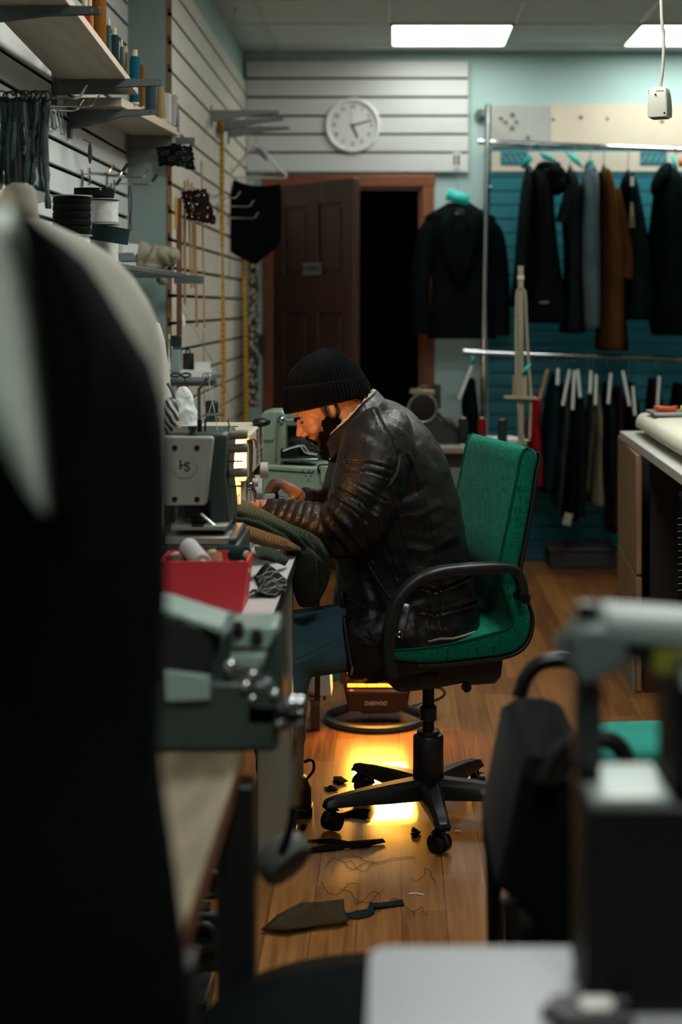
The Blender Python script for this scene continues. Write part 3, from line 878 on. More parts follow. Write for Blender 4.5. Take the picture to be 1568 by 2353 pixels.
def tape(label, pts, w_, s_, tw, name='hanging_tape_measure', m=TAPE):
    P = []
    pts = spline([W(a, b2, s_) for a, b2 in pts], 10)
    n = len(pts)
    for i, p in enumerate(pts):
        a = lerp(np.linspace(0, 1, len(tw)), tw, i / (n - 1))
        d = V((math.cos(a), math.sin(a), 0)) * (w_ / 2)
        P.append([p - d, p + d])
    t = thing(name, label, 'tape measure', pts[0], 'tape measures')
    MB().grid(P).build('tape', m, t, solid=.0008)
    e = pts[-1]
    MB().box(e, (w_ * abs(math.cos(tw[-1])) + .001, .003, .012)).build('end_clip', STEEL, t)
    return t
tape('longer yellow tape measure hanging from the grey arms on the left wall', [(510, 255), (510, 400), (511, 560), (512, 620), (513, 760), (514, 860), (512, 985)], .020, 512, [0, 0, .1, 1.25, 1.1, .5, .2, .5, .6])
tape('shorter yellow tape measure hanging from a hook before the black cloth', [(560, 470), (560, 560), (561, 640), (563, 700), (565, 800), (566, 900), (566, 985)], .0215, 462, [0, .1, .3, .8, .4, .2, .3])

# ---- far shelf arms, hanger with black cloth, lace
FARG = mat('far_grey_metal', '#7d8482', .45, .2)
for i, (r_, y0, tx, y1) in enumerate(((487, 253, 641, 254), (503, 277, 652, 270), (527, 292, 665, 291))):
    ps = (PX - r_) / .79
    bracket(('nearest of the three bare grey arms at the top of the left wall', 'middle one of the three bare grey arms', 'farthest of the three bare grey arms above the white hanger')[i],
            (WX, F / ps, HC + (PY - y0) / ps), ((tx - PX) / ps, F / ps + .004, HC + (PY - y1) / ps), .05, .014, FARG, 'bare shelf arms')
HANG = mat('hanger_white', '#c9c9c2', .35)
CLOTHK = mat('black_cloth', '#0b0c0e', .9, var=.3, scale=10, bump=.25, bscale=120, sheen=.25)
q = W(591, 300, 470)
t = thing('coat_hanger', 'white plastic hanger holding the black cloth under the bare arms', 'hanger', q)
MB().tube(spline([W(598, 306, 470), W(602, 296, 470), W(596, 290, 470), W(590, 298, 470), W(590, 330, 470)], 5), .003, 8).build('hook', STEEL, t)
MB().tube(spline([W(528, 405, 470), W(536, 393, 470), W(590, 338, 470), W(640, 388, 470), (W(656, 400, 470)), W(656, 410, 470)], 6), .0065, 10).tube([W(528, 407, 470), W(656, 410, 470)], .0045, 8).build('arms', HANG, t)
MB().grid([[W(578, 334, 470), W(606, 338, 470)], [W(590, 350, 468), W(614, 352, 468)], [W(603, 362, 469), W(615, 374, 469)]]).build('size_card', mat('lilac_card', '#a79cb4', .7), t, solid=.001)
P = []
out_l = [(412, 535), (430, 533), (470, 525), (520, 521), (560, 520), (578, 522), (596, 560), (608, 586)]
out_r = [(421, 645), (432, 647), (470, 648), (520, 649), (552, 647), (572, 640), (590, 606), (609, 590)]
for (yl, xl), (yr, xr) in zip(out_l, out_r):
    row = []
    for j in range(17):
        f = j / 16
        sag = 10 * math.sin(f * pi) if yl < 425 else 0
        q = W(xl + (xr - xl) * f, yl + (yr - yl) * f + sag, 472)
        q.y += .010 * math.sin(f * 11 + yl * .01) * min(1, (yl - 400) / 60)
        row.append(q)
    P.append(row)
t = thing('hanging_cloth', 'black cloth draped from the white hanger in front of the door', 'cloth', P[0][8])
MB().grid(P).build('fabric', CLOTHK, t, solid=.006, sub=1)
MB().box(W(641, 545, 468) + V((0, -.012, 0)), (.006, .001, .034), (0, .1, 0)).build('care_label', PAPER, t)
# lace band
m = mat('lace', '#a59c8a', .9)
nt, b, mp = nodes(m)
vo = nt.nodes.new('ShaderNodeTexVoronoi'); vo.inputs['Scale'].default_value = 38; nt.links.new(mp.outputs[0], vo.inputs['Vector'])
rr_ = nt.nodes.new('ShaderNodeValToRGB'); rr_.color_ramp.elements[0].position = .32; rr_.color_ramp.elements[0].color = (*lin('#b3aa98'), 1); rr_.color_ramp.elements[1].position = .55; rr_.color_ramp.elements[1].color = (*lin('#3d3d38'), 1)
nt.links.new(vo.outputs['Distance'], rr_.inputs['Fac']); nt.links.new(rr_.outputs['Color'], b.inputs['Base Color'])
P = []
for i in range(24):
    f = i / 23; y_ = 600 + 335 * f
    P.append([W(572 - 3 * f, y_, 448), W(583 + 2 * math.sin(i), y_, 447), W(594 + 2 * math.sin(i * 1.7), y_, 448)])
t = thing('lace_trim', 'cream lace trim hanging in the corner behind the yellow tapes', 'lace', P[0][1])
MB().grid(P).build('lace', m, t, solid=.004)
MB().tube([W(590, 735, 446), W(604, 742, 440)], .004, 8).build('hook', HANG, t)
q = W(602, 790, 430)
tag(MB().box(q, (.03, .02, .1)).build('light_switch_box', BLACK, bevel=.004), 'small black box on the pale wall beside the door frame', 'switch box')
# scissors hanging from the ceiling bar
t = thing('hanging_scissors', 'small dark scissors hanging at the top edge above the left wall', 'scissors', W(537, -10, 500))
for s_ in (-1, 1):
    c = W(531 + 5 * (s_ > 0), -2, 500)
    MB().tube([c + V((.013 * math.cos(a) * .8, .004 * s_, .018 * math.sin(a))) for a in np.linspace(0, 2 * pi, 14, endpoint=False)], .003, 8, True).build('finger_ring', BLACKMETAL, t)
MB().tube([W(539, 3, 500), W(541, 20, 500), W(541, 33, 500)], [.008, .007, .002], 8, flat=.3).build('blades', BLACKMETAL, t)
MB().tube([W(537, -15, 500), V((W(537, 0, 500).x, F / 500, ZC - .005))], .001, 5).build('string', BLACK, t)
# ================================================================== LEFT WORK TABLES AND MACHINES
TT = .75
def rrect(x0, y0, x1, y1, r, n=6):
    out = []
    for cx, cy, a0 in ((x1 - r, y0 + r, -90), (x1 - r, y1 - r, 0), (x0 + r, y1 - r, 90), (x0 + r, y0 + r, 180)):
        for k in range(n + 1):
            a = R(a0 + 90 * k / n); out.append((cx + r * math.cos(a), cy + r * math.sin(a)))
    return out
TOPW = mat('table_laminate', '#b7b3b4', .35, var=.04, scale=6)
LEGM = mat('table_leg_paint', '#8f8a78', .5, var=.08)
def table(label, x0, y0, x1, y1, legs, z=TT, th=.028, m=TOPW, rim=BLACK, name='sewing_table', r=.03, apron=.09, legm=LEGM, legw=(.03, .075)):
    t = thing(name, label, 'table', ((x0 + x1) / 2, (y0 + y1) / 2, 0))
    MB().prism(rrect(x0, y0, x1, y1, r), .004, Matrix.Translation((0, 0, z - .004))).build('table_top', m, t)
    MB().prism(rrect(x0 - .0, y0, x1, y1, r), th, Matrix.Translation((0, 0, z - .004 - th))).build('top_edge', rim, t)
    for lx, ly in legs:
        g = MB().box((lx, ly, (z - th) / 2), (legw[0], legw[1], z - th - .004))
        g.box((lx, ly, .01), (legw[0] + .004, legw[1] + .01, .02))
        g.build('leg', legm, t, bevel=.004)
    if apron:
        for y_ in (y0 + .07, y1 - .07):
            MB().box(((x0 + x1) / 2, y_, z - th - apron / 2), (x1 - x0 - .1, .02, apron)).build('apron', BLACK, t)
    return t
table('white topped sewing table along the left wall, carrying the red box', -.778, F / 1222, -.232, 4.24, ((-.286, 3.79), (-.74, 3.1), (-.74, 4.1)), legw=(.084, .06))
table('second sewing table behind it carrying the old green machine', -.778, 4.26, -.17, 5.5, ((-.27, 5.42), (-.74, 4.35), (-.74, 5.42)), legm=BLACKMETAL)

# ---- red box of spools
RED = mat('red_card', '#d0303a', .55, var=.06)
y0 = F / 1195
bx = thing('storage_box', 'open red box full of thread spools on the white sewing table', 'box', (-.355, y0 + .06, TT + .001))
wl = MB()
x0, x1, z0, z1 = -.437, -.295, TT + .001, TT + .101
d_ = .13
wl.box(((x0 + x1) / 2, y0 + d_ / 2, z0 + .002), (x1 - x0, d_, .004))
ox = .011
def side(a, b2, th=.003):
    (ax, ay), (bx_, by) = a, b2
    n = V((by - ay, ax - bx_, 0)).normalized() * th
    def up(x, y):
        return (x + (ox if x > -.36 else -ox), y)
    (cx, cy), (dx, dy) = up(ax, ay), up(bx_, by)
    vs = [(ax, ay, z0), (bx_, by, z0), (dx, dy, z1), (cx, cy, z1)]
    vs += [(x + n.x, y + n.y, z) for x, y, z in vs]
    wl.add(vs, [(0, 1, 2, 3), (7, 6, 5, 4), (0, 4, 5, 1), (1, 5, 6, 2), (2, 6, 7, 3), (3, 7, 4, 0)])
side((x0, y0), (x1, y0)); side((x1, y0), (x1, y0 + d_)); side((x1, y0 + d_), (x0, y0 + d_)); side((x0, y0 + d_), (x0, y0))
wl.build('box_walls', RED, bx)
def lying(label, a, b2, r, col, core=True, group='spools in the red box'):
    a, b2 = V(a), V(b2)
    t = thing('thread_spool', label, 'thread', a, group)
    L = (b2 - a).length
    M = Matrix.Translation(a) @ (b2 - a).to_track_quat('Z', 'Y').to_matrix().to_4x4()
    MB().lathe([(r * .85, .003), (r, .006), (r * .98, L - .006), (r * .85, L - .003)], M, 24).build('thread', yarn(col), t)
    if core:
        MB().lathe([(r * .4, -.004), (r * .45, 0), (r * .45, L), (r * .4, L + .004)], M, 16).build('core', CORE, t)
lying('white spool sticking up tilted out of the red box', W(432, 1255, 1150), W(466, 1295, 1185), .019, '#c9c4c4')
lying('peach spool standing in the red box', W(492, 1320, 1170) , W(487, 1268, 1165), .0195, '#a9745a')
lying('dark teal spool lying across the red box', W(505, 1272, 1130), W(568, 1275, 1150), .0185, '#24393c')
lying('ochre spool low at the right of the red box', W(520, 1315, 1170), W(568, 1308, 1172), .019, '#9a6a33')
lying('grey brown spool at the dark end of the red box', W(408, 1318, 1165), W(402, 1275, 1160), .021, '#6d5c56')
lying('slate spool beside the white spool in the red box', W(452, 1318, 1170), W(446, 1282, 1165), .016, '#2c3c40')
lying('small cream spool at the back corner of the red box', W(556, 1300, 1110), W(560, 1268, 1110), .012, '#b9b2a5')
# dark oval stain on the table, built as a thin raised piece
tag(MB().box((W(596, 1341, 1130).x, F / 1108, TT + .002), (.018, .012, .003), (0, 0, .4)).build('table_stain', mat('dark_stain', '#3c3a3c', .6), bevel=.001), 'small dark stain on the bare white table top', 'stain')
# plaid offcut
m = mat('plaid', '#23292b', .9, sheen=.3)
nt, b, mp = nodes(m)
sp = nt.nodes.new('ShaderNodeSeparateXYZ'); mp.inputs['Rotation'].default_value = (0, 0, .6); nt.links.new(mp.outputs[0], sp.inputs[0])
mm = nt.nodes.new('ShaderNodeMath'); mm.operation = 'MAXIMUM'
nt.links.new(_stripe(.03, .08, sp.outputs['X']), mm.inputs[0]); nt.links.new(_stripe(.03, .08, sp.outputs['Y']), mm.inputs[1])
q = nt.nodes.new('ShaderNodeMix'); q.data_type = 'RGBA'; q.inputs[6].default_value = (*lin('#12181a'), 1); q.inputs[7].default_value = (*lin('#8e8f88'), 1)
nt.links.new(mm.outputs[0], q.inputs[0]); nt.links.new(q.outputs[2], b.inputs['Base Color'])
P = []
for i in range(16):
    row = []
    for j in range(16):
        f, g = i / 15, j / 15
        x = -.296 + .06 * g + .012 * math.sin(f * 4); y = 3.17 + .25 * f
        zz = TT + .004 + .018 * math.sin(g * pi) * (.4 + .6 * f) + .006 * math.sin(f * 11 + g * 7)
        row.append((x, y, zz))
    P.append(row)
tag(MB().grid(P).build('plaid_offcut', m, solid=.003), 'dark plaid cloth offcut crumpled beside the red box', 'cloth')
t = thing('garment_buckle', 'black strap end lying at the table edge below the plaid cloth', 'strap', W(640, 1316, 1090))
MB().box((W(632, 1316, 1095).x, F / 1105, TT + .007), (.045, .03, .012), (0, 0, .3)).build('strap', BLACK, t, bevel=.003)
MB().box((W(646, 1318, 1095).x, F / 1085, TT + .007), (.016, .022, .01), (0, 0, .3)).build('buckle', BLACKMETAL, t, bevel=.002)

# ---- overlocker with the hexagon badge (front of the table)
S1 = 1110.
ov = thing('overlock_machine', 'grey overlock machine with a hexagon badge on its end, behind the red box', 'sewing machine', (-.42, F / S1 + .1, TT))
yf = F / S1
MB().prism([((px - PX) / S1, HC - (py - PY) / S1) for px, py in ((372, 1003), (488, 1004), (490, 1010), (474, 1158), (468, 1162), (380, 1162), (372, 1100))], .03, Matrix.Translation((0, yf + .03, 0)) @ Matrix.Rotation(pi / 2, 4, 'X')).build('end_plate', GREY_ENAMEL, ov, bevel=.004, seg=3)
body = MB()
body.prism([((px - PX) / S1, HC - (py - PY) / S1) for px, py in ((378, 998), (512, 998), (518, 1012), (512, 1100), (520, 1170), (522, 1215), (476, 1215), (476, 1160), (380, 1160))], .2, Matrix.Translation((0, yf + .235, 0)) @ Matrix.Rotation(pi / 2, 4, 'X'))
body.box((W(448, 0, S1).x, yf + .2, HC - (1195 - PY) / S1), (.13, .04, .1))
body.build('arm_body', DARK_GREEN_ENAMEL, ov, bevel=.006)
base = MB()
base.box((-.42, yf + .12, TT + .05), (.2, .26, .1)); base.box((-.41, yf + .1, TT + .105), (.17, .22, .02))
base.build('machine_base', DARK_GREEN_ENAMEL, ov, bevel=.006)
MB().box((W(458, 0, S1).x, yf + .06, HC - (1212 - PY) / S1), (.115, .13, .012)).box((W(455, 0, S1).x, yf + .035, HC - (1240 - PY) / S1), (.13, .1, .016)).build('cloth_plate', mat('plate_grey', '#8f9289', .3, .4, var=.1), ov, bevel=.003)
sc_ = MB()
for px, py in ((402, 1029), (453, 1029), (402, 1147), (453, 1147)):
    sc_.cyl(W(px, py, S1) + V((0, .001, 0)), W(px, py, S1) + V((0, -.004, 0)), .0055, seg=14)
for k, (px, py) in enumerate(((402, 1029), (453, 1029), (402, 1147), (453, 1147))):
    MB().cyl(W(px, py, S1) + V((0, .001, 0)), W(px, py, S1) + V((0, -.004, 0)), .0055, seg=14).build('screw', BLACKMETAL, ov)
hexp = [((425 - PX) / S1 + .0275 * math.cos(R(a)), HC - (1075 - PY) / S1 + .0245 * math.sin(R(a))) for a in (0, 60, 120, 180, 240, 300)]
hexo = MB().prism(hexp, .005, Matrix.Translation((0, yf + .001, 0)) @ Matrix.Rotation(pi / 2, 4, 'X')).build('badge', GREY_ENAMEL, ov, bevel=.0018)
vs, fs = text_geo('I', .027, .0006, .0006); lg = MB()
ML = Matrix.Translation(((425 - PX) / S1, yf - .0045, HC - (1072 - PY) / S1)) @ Matrix.Rotation(pi / 2, 4, 'X')
lg.add(vs, fs, ML @ Matrix.Translation((-.0085, .003, 0)))
vs, fs = text_geo('S', .027, .0006, .0006); lg.add(vs, fs, ML @ Matrix.Translation((.0055, -.001, 0)))
lg.box(ML @ V((-.002, .003, 0)), (.014, .0012, .0028))
lg.build('badge_letters', mat('badge_ink', '#2d302e', .5), ov)
# looper and needle parts below the end plate
nd = MB()
nd.cyl(W(437, 1160, S1) + V((0, .03, 0)), W(437, 1212, S1) + V((0, .03, 0)), .006, seg=12)
nd.box(W(440, 1176, S1) + V((0, .035, 0)), (.04, .03, .03)); nd.box(W(455, 1208, S1) + V((0, .02, 0)), (.028, .05, .008))
nd.build('presser_foot', BLACKMETAL, ov, bevel=.002)
MB().tube([W(462, 1180, S1), W(490, 1206, S1), W(515, 1218, S1)], .003, 8).build('lift_lever', STEEL, ov)
# tension column: dark bars, discs and grey knobs
ten = MB()
ten.box(W(520, 1075, 1080), (.011, .02, .12)); ten.box(W(512, 1062, 1080), (.02, .016, .02)); ten.box(W(514, 1108, 1080), (.022, .016, .02)); ten.box(W(508, 1020, 1080), (.03, .016, .015))
ten.build('tension_bracket', BLACKMETAL, ov, bevel=.002)
KN = mat('knob_grey', '#6e6b60', .55)
for py in (1000, 1031, 1087):
    a = W(527, py, 1075); b2 = W(569, py - 2, 1075)
    MB().lathe([(.0075, 0), (.0095, .002), (.0105, (b2 - a).length * .6), (.0100, (b2 - a).length - .002), (.009, (b2 - a).length)], Matrix.Translation(a) @ (b2 - a).to_track_quat('Z', 'Y').to_matrix().to_4x4(), 24).build('tension_knob', KN, ov)
    MB().cyl(a - V((.012, 0, 0)), a, .0125, seg=20).build('tension_disc', CHROME, ov)
for py in (1060, 1117):
    MB().cyl(W(515, py, 1075), W(558, py, 1075), .0022, seg=8).build('thread_pin', BLACKMETAL, ov)
# thread stand on top
ts = MB()
ts.tube([W(459, 1004, 1080), W(458, 960, 1080), W(457, 895, 1080), W(476, 868, 1080)], .0035, 8)
ts.build('thread_stand_rod', GREYMETAL, ov)
for c in ((473, 866), (481, 866)):
    MB().tube([W(c[0], c[1], 1080) + V((.0065 * math.cos(a), .002, .0085 * math.sin(a))) for a in np.linspace(0, 2 * pi, 16, endpoint=False)], .0013, 6, True).build('thread_eye', CHROME, ov)
MB().box(W(459, 985, 1085), (.009, .012, .04)).build('post', BLACKMETAL, ov, bevel=.001)
MB().box(W(472, 983, 1085), (.004, .008, .04)).build('post', BLACKMETAL, ov, bevel=.001)
MB().cyl(W(471, 953, 1085), W(515, 952, 1085), .0036, seg=10).build('guide_bar', CHROME, ov)
MB().lathe([(.011, 0), (.011, .004), (.006, .006), (.006, .012), (.0095, .014), (.0095, .02)], Matrix.Translation(W(438, 1004, S1) + V((0, .03, 0))), 20).build('oil_cap', BLACK, ov)
MB().tube(spline([W(523, 990, 1075), W(527, 978, 1075), W(524, 966, 1075), W(529, 962, 1075)], 5), .0018, 6).build('thread_hook', CHROME, ov)
for pts in (((480, 870), (484, 900), (494, 950), (501, 998)), ((490, 890), (488, 920), (478, 958))):
    MB().tube(spline([W(a, b2, 1078) for a, b2 in pts], 6), .0009, 5).build('thread', PAPER, ov)

# ---- cream machine the man is sewing on
cm = thing('sewing_machine', 'cream sewing machine with a brightly lit end, under the worker\'s hands', 'sewing machine', (-.42, 3.9, TT))
CRM = mat('machine_cream', '#b8ae98', .4, var=.05, scale=10)
MB().box((-.423, 3.897, .984), (.16, .485, .104)).build('housing', CRM, cm, bevel=.007, seg=3)
MB().box((-.432, 3.85, .84), (.15, .385, .185)).build('lower_body', CRM, cm, bevel=.006, seg=3)
MB().box((-.43, 3.87, .759), (.17, .46, .016)).build('base_plate', mat('bed_grey', '#868a82', .35, .3), cm, bevel=.003)
MB().box((-.43, 3.6545, .92), (.135, .004, .2)).build('end_cover', CRM, cm, bevel=.002)
MB().cyl(W(543, 1133, 985) + V((0, .0, 0)), W(543, 1133, 985) + V((0, -.004, 0)), .0075, seg=24).build('cover_button', CRM, cm)
BLK2 = mat('panel_ink', '#24231f', .5)
for k, (dy, dz, wy, wz) in enumerate(((.28, .03, .045, .034), (.4, .025, .06, .04), (.28, -.022, .045, .034), (.4, -.028, .055, .03), (.12, 0., .05, .06))):
    # outlined control fields on the side facing the man
    y_, z_ = 3.66 + dy, .984 + dz
    f_ = MB()
    for a, b2, c_, d2 in ((0, wz / 2, wy, .002), (0, -wz / 2, wy, .002), (wy / 2, 0, .002, wz), (-wy / 2, 0, .002, wz), (0, 0, .002, wz), (0, 0, wy, .002)):
        f_.box((-.3427, y_ + a, z_ + b2), (.001, c_, d2))
    f_.build('control_field', BLK2, cm)
for k, y_ in enumerate((3.70, 3.725, 3.75)):
    MB().cyl((-.340, y_, .93), (-.340, y_, 1.03), .0018, seg=8).build('thread_guide', STEEL, cm)
MB().tube(spline([W(569, 1008, 985), W(582, 1008, 960), W(588, 1016, 945), W(590, 1030, 940)], 6), .003, 8).build('carry_strap', mat('strap_tan', '#b0906a', .5), cm)
a = V((-.343, 4.02, .921)); 
MB().lathe([(.018, 0), (.0205, .002), (.0205, .019), (.018, .021)], Matrix.Translation(a) @ Matrix.Rotation(pi / 2, 4, 'Y'), 32).build('hand_wheel', CRM, cm)
MB().cyl(a - V((.02, 0, 0)), a, .012, seg=20).build('wheel_axle', BLACK, cm)
a = V((-.352, 3.905, .902))
MB().lathe([(.009, 0), (.0105, .001), (.0105, .013), (.009, .014)], Matrix.Translation(a) @ Matrix.Rotation(pi / 2, 4, 'Y'), 24).build('stitch_dial', CRM, cm)
MB().cyl(a - V((.012, 0, 0)), a, .006, seg=16).build('dial_axle', BLACK, cm)
MB().box((-.352, 3.81, .905), (.022, .045, .02)).build('tension_unit', STEEL, cm, bevel=.004)
MB().tube([(-.345, 3.80, .9), (-.338, 3.81, .89), (-.338, 3.812, .865)], [.005, .005, .001], 8).build('lever', STEEL, cm)
wp = MB().box(W(621, 1139, 873), (.026, .03, .012)).box(W(618, 1152, 873), (.02, .03, .02)).build('slide_plate', WHITE_PLASTIC, cm, bevel=.002)
MB().ell(W(634, 1141, 872), (.0085, .012, .0115)).build('knob', BLACK, cm)
MB().cyl(W(640, 1137, 868), W(655, 1138, 868), .0035, seg=8).cyl(W(640, 1143, 868), W(655, 1144, 868), .003, seg=8).build('guide_rod', STEEL, cm)
# pins and cloth on the machine
t = thing('pin_cushion', 'black pin cushion with coloured ball pins on top of the cream machine', 'pin cushion', (-.36, 4.02, 1.037))
co_ = W(594, 997, 905); 
MB().ell((co_.x + .004, 4.02, 1.044), (.024, .03, .012)).build('cushion', BLACK, t)
for k, (px, py, c) in enumerate(((576, 992, '#c96a8a'), (581, 989, '#d8d2c0'), (585, 993, '#d07a2a'), (589, 994, '#2aa070'), (594, 993, '#d8a020'), (580, 996, '#b8b8b0'))):
    q = W(px + 2, py - 3, 900)
    pn_ = MB().ell(q, .0026, seg=10, rg=8).build('pin_head', mat('pin_' + c[1:], c, .3), t)
    MB().cyl(q, q + V((0, 0, -.014)), .0005, seg=5).build('pin_shaft', STEEL, t)
q = MB()
q.ell(W(548, 993, 905), (.03, .05, .014), (0, R(14), 0)); q.ell(W(562, 998, 900), (.022, .04, .01), (0, R(20), 0))
co, no, fs = bake(q, .003, 3)
tag(arr(co, fs).build('folded_cloth', CLOTHK, angle=80), 'folded black cloth lying on the cream machine beside the pins', 'cloth')

# ---- assumed unseen work lamp between the two machines, added for the warm light
lp = thing('assumed_work_lamp', 'assumed small bendy work lamp hidden behind the overlocker lighting the cream machine', 'lamp', (-.452, 3.46, TT))
MB().lathe([(.03, 0), (.03, .012), (.008, .016)], Matrix.Translation((-.452, 3.46, TT)), 24).build('lamp_base', BLACK, lp)
MB().tube(spline([(-.452, 3.46, TT + .014), (-.452, 3.455, .86), (-.43, 3.42, .94), (-.39, 3.455, .985), (-.374, 3.475, .982)], 6), .004, 8).build('neck', BLACK, lp)
MB().lathe([(.004, 0), (.008, .004), (.016, .03)], Matrix.Translation((-.374, 3.468, .982)) @ V((-.1, .95, -.15)).to_track_quat('Z', 'Y').to_matrix().to_4x4(), 20, cap=False).build('lamp_shade', BLACK, lp, solid=.0015)
MB().ell((-.372, 3.488, .979), .005).build('bulb', mat('bulb_warm', '#ffb060', .5, emit=60, ecol='#ff9a3c'), lp)
area('assumed_lamp_light', (-.368, 3.5, .978), (-.31, 4., 1.02), .02, 1.2, (1, .46, .14), 92)  # lights machine end, forearm and face for the assumed lamp

# ---- off-white machine head / cover at the far left
cv = thing('machine_cover', 'rounded off-white machine cover standing on the table left of the overlocker', 'cover', (-.62, 3.75, TT))
r_ = []
for z, xa, xb in ((TT + .002, -.74, -.528), (.95, -.74, -.53), (1.10, -.73, -.535), (1.26, -.72, -.556), (1.30, -.715, -.567), (1.312, -.7, -.59), (1.314, -.68, -.61)):
    k = .12 if z < 1.3 else (.11 if z < 1.31 else .08)
    r_.append([V((x, y, z)) for x, y in rrect(xa, 3.72 - k, xb, 3.72 + k, .035, 5)])
MB().rings(r_).build('cover_shell', mat('offwhite_cover', '#a8a498', .5, var=.05, scale=5), cv, angle=60)
MB().tube(spline([W(385, 880, 985), W(398, 905, 985), W(402, 950, 985), W(398, 1000, 985)], 6), .004, 8).build('cord', GREYMETAL, cv)
m = mat('zebra', '#1a1d1d', .6)
nt, b, mp = nodes(m)
wv = nt.nodes.new('ShaderNodeTexWave'); wv.inputs['Scale'].default_value = 26; wv.inputs['Distortion'].default_value = 2.5; wv.inputs['Detail Scale'].default_value = 1.2; mp.inputs['Rotation'].default_value = (0, .6, 0)
nt.links.new(mp.outputs[0], wv.inputs['Vector'])
cr = nt.nodes.new('ShaderNodeValToRGB'); cr.color_ramp.interpolation = 'CONSTANT'; cr.color_ramp.elements[0].color = (*lin('#0e1112'), 1); cr.color_ramp.elements[1].position = .52; cr.color_ramp.elements[1].color = (*lin('#9fa39c'), 1)
nt.links.new(wv.outputs['Fac'], cr.inputs['Fac']); nt.links.new(cr.outputs['Color'], b.inputs['Base Color'])
q = W(392, 960, 1010)
zc = thing('striped_cushion', 'black and white striped round cushion beside the off-white cover', 'cushion', (q.x, q.y, TT + .0))
MB().ell(q, (.02, .03, .047)).build('ball', m, zc)
MB().cyl((q.x, q.y, TT + .001), (q.x, q.y, q.z - .03), .014, seg=16).build('stem', BLACK, zc)
# crumpled white bag
q = MB(); cb = W(432, 985, 835)
q.rings([[V((cb.x + a * (1 - .62 * f) * math.cos(t_) - .026 * f * .6, cb.y + b2 * (1 - .6 * f) * math.sin(t_), TT + .002 + (1.12 - TT) * f)) for t_ in np.linspace(0, 2 * pi, 20, endpoint=False)] for f, a, b2 in ((0, .06, .05), (.25, .07, .05), (.5, .075, .046), (.62, .088, .05), (.8, .08, .046), (.93, .06, .036), (1, .03, .02))])
co, no, fs = bake(q, .005, 1)
nn = np.array([noise.noise(V(c) * 26) * .012 + abs(noise.noise(V(c) * 60)) * .006 for c in co])
tag(arr(co + no * nn[:, None], fs).build('paper_bag', mat('white_bag', '#c4c6c2', .6, bump=.3, bscale=90), angle=25), 'crumpled white paper bag standing behind the overlocker', 'bag')
# phone
ph = thing('desk_phone', 'dark cordless phone with keypad standing behind the overlocker', 'phone', W(487, 1000, 780))
MB().box(W(487, 938, 780), (.037, .02, .045)).build('earpiece', BLACK, ph, bevel=.006)
MB().box(W(488, 985, 778), (.037, .022, .075)).build('handset', mat('phone_grey', '#2b3a38', .5), ph, bevel=.005)
kb = MB()
for i in range(4):
    for j in range(3):
        kb.box(W(481 + 6.5 * j, 974 + 8 * i, 778) + V((0, -.0118, 0)), (.005, .001, .005))
kb.build('keypad', STEEL, ph)
MB().box((W(487, 0, 778).x, F / 778, (TT + HC - (1012 - PY) / 778) / 2 + .0), (.05, .05, HC - (1012 - PY) / 778 - TT - .001)).build('cradle', BLACK, ph, bevel=.004)
# small wall shelf with mug and boxes
wsh = thing('wall_shelf', 'small metal wall arm shelf with a black mug and white boxes above the machines', 'shelf', (-.69, 5.33, 1.075))
MB().box((-.685, F / 672, HC - (880 - PY) / 672), (.16, .004, .021)).build('arm', GREYMETAL, wsh, bevel=.001)
MB().box((-.70, 5.41, HC - (869 - PY) / 672 - .002), (.18, .5, .005)).build('tray', GREYMETAL, wsh)
zt_ = HC - (869 - PY) / 672 + .001
tag(MB().box((W(441, 0, 672).x, F / 668 + .05, zt_ + .0125), (.106, .11, .024)).build('flat_box', PAPER, bevel=.001), 'flat white box lying on the small wall shelf', 'box')
tag(MB().box((W(460, 0, 672).x, F / 668 + .04, zt_ + .038), (.05, .06, .026)).build('small_box', WHITE_PLASTIC, bevel=.001), 'small white box on top of the flat white box', 'box')
mg = thing('mug', 'black mug on the flat white box on the small wall shelf', 'mug', (W(424, 0, 672).x, F / 668 + .07, zt_ + .025))
M_ = Matrix.Translation(WL[mg.name])
MB().lathe([(.001, 0), (.018, 0), (.0195, .003), (.0195, .056), (.0175, .056), (.0175, .004), (.001, .004)], M_, 28).build('cup', BLACK, mg)
MB().tube(spline([M_ @ V(p) for p in ((-.005, -.018, .055), (-.004, -.024, .068), (.006, -.022, .068), (.009, -.017, .055))], 5), .003, 8).build('handle', BLACK, mg)
q = W(405, 783, 690)
jr = thing('black_jar', 'black square jar with a blue band above the small wall shelf', 'jar', (q.x, q.y, zt_ + .001))
MB().box((q.x, q.y, q.z), (.032, .032, .036)).build('lid', BLACK, jr, bevel=.003)
MB().box((q.x + .002, q.y, q.z - .024), (.024, .024, .012)).build('band', mat('band_blue', '#1c4f66', .4), jr, bevel=.001)
MB().box((q.x, q.y, (zt_ + q.z - .03) / 2), (.03, .03, q.z - .03 - zt_)).build('body', mat('clear_jar', '#7f8c8a', .2), jr, bevel=.003)
bt = thing('glue_bottle', 'white pointed glue bottle beside the black jar', 'bottle', (W(389, 0, 690).x, F / 690, zt_ + .001))
MB().lathe([(.012, 0), (.013, .003), (.013, .05), (.008, .06), (.0045, .075), (.002, HC - (768 - PY) / 690 - zt_)], Matrix.Translation(WL[bt.name]), 20).build('bottle', WHITE_PLASTIC, bt)
sx_ = thing('scissors', 'steel scissors with dark handles hanging over the front of the small wall shelf', 'scissors', W(415, 862, 700))
for k, (cx_, cy_) in enumerate(((404, 862), (428, 862))):
    MB().tube([W(cx_, cy_, 700) + V((.015 * math.cos(a), -.005 + .006 * math.sin(a), .006 * math.sin(a))) for a in np.linspace(0, 2 * pi, 16, endpoint=False)], .0032, 8, True).build('handle', BLACKMETAL, sx_)
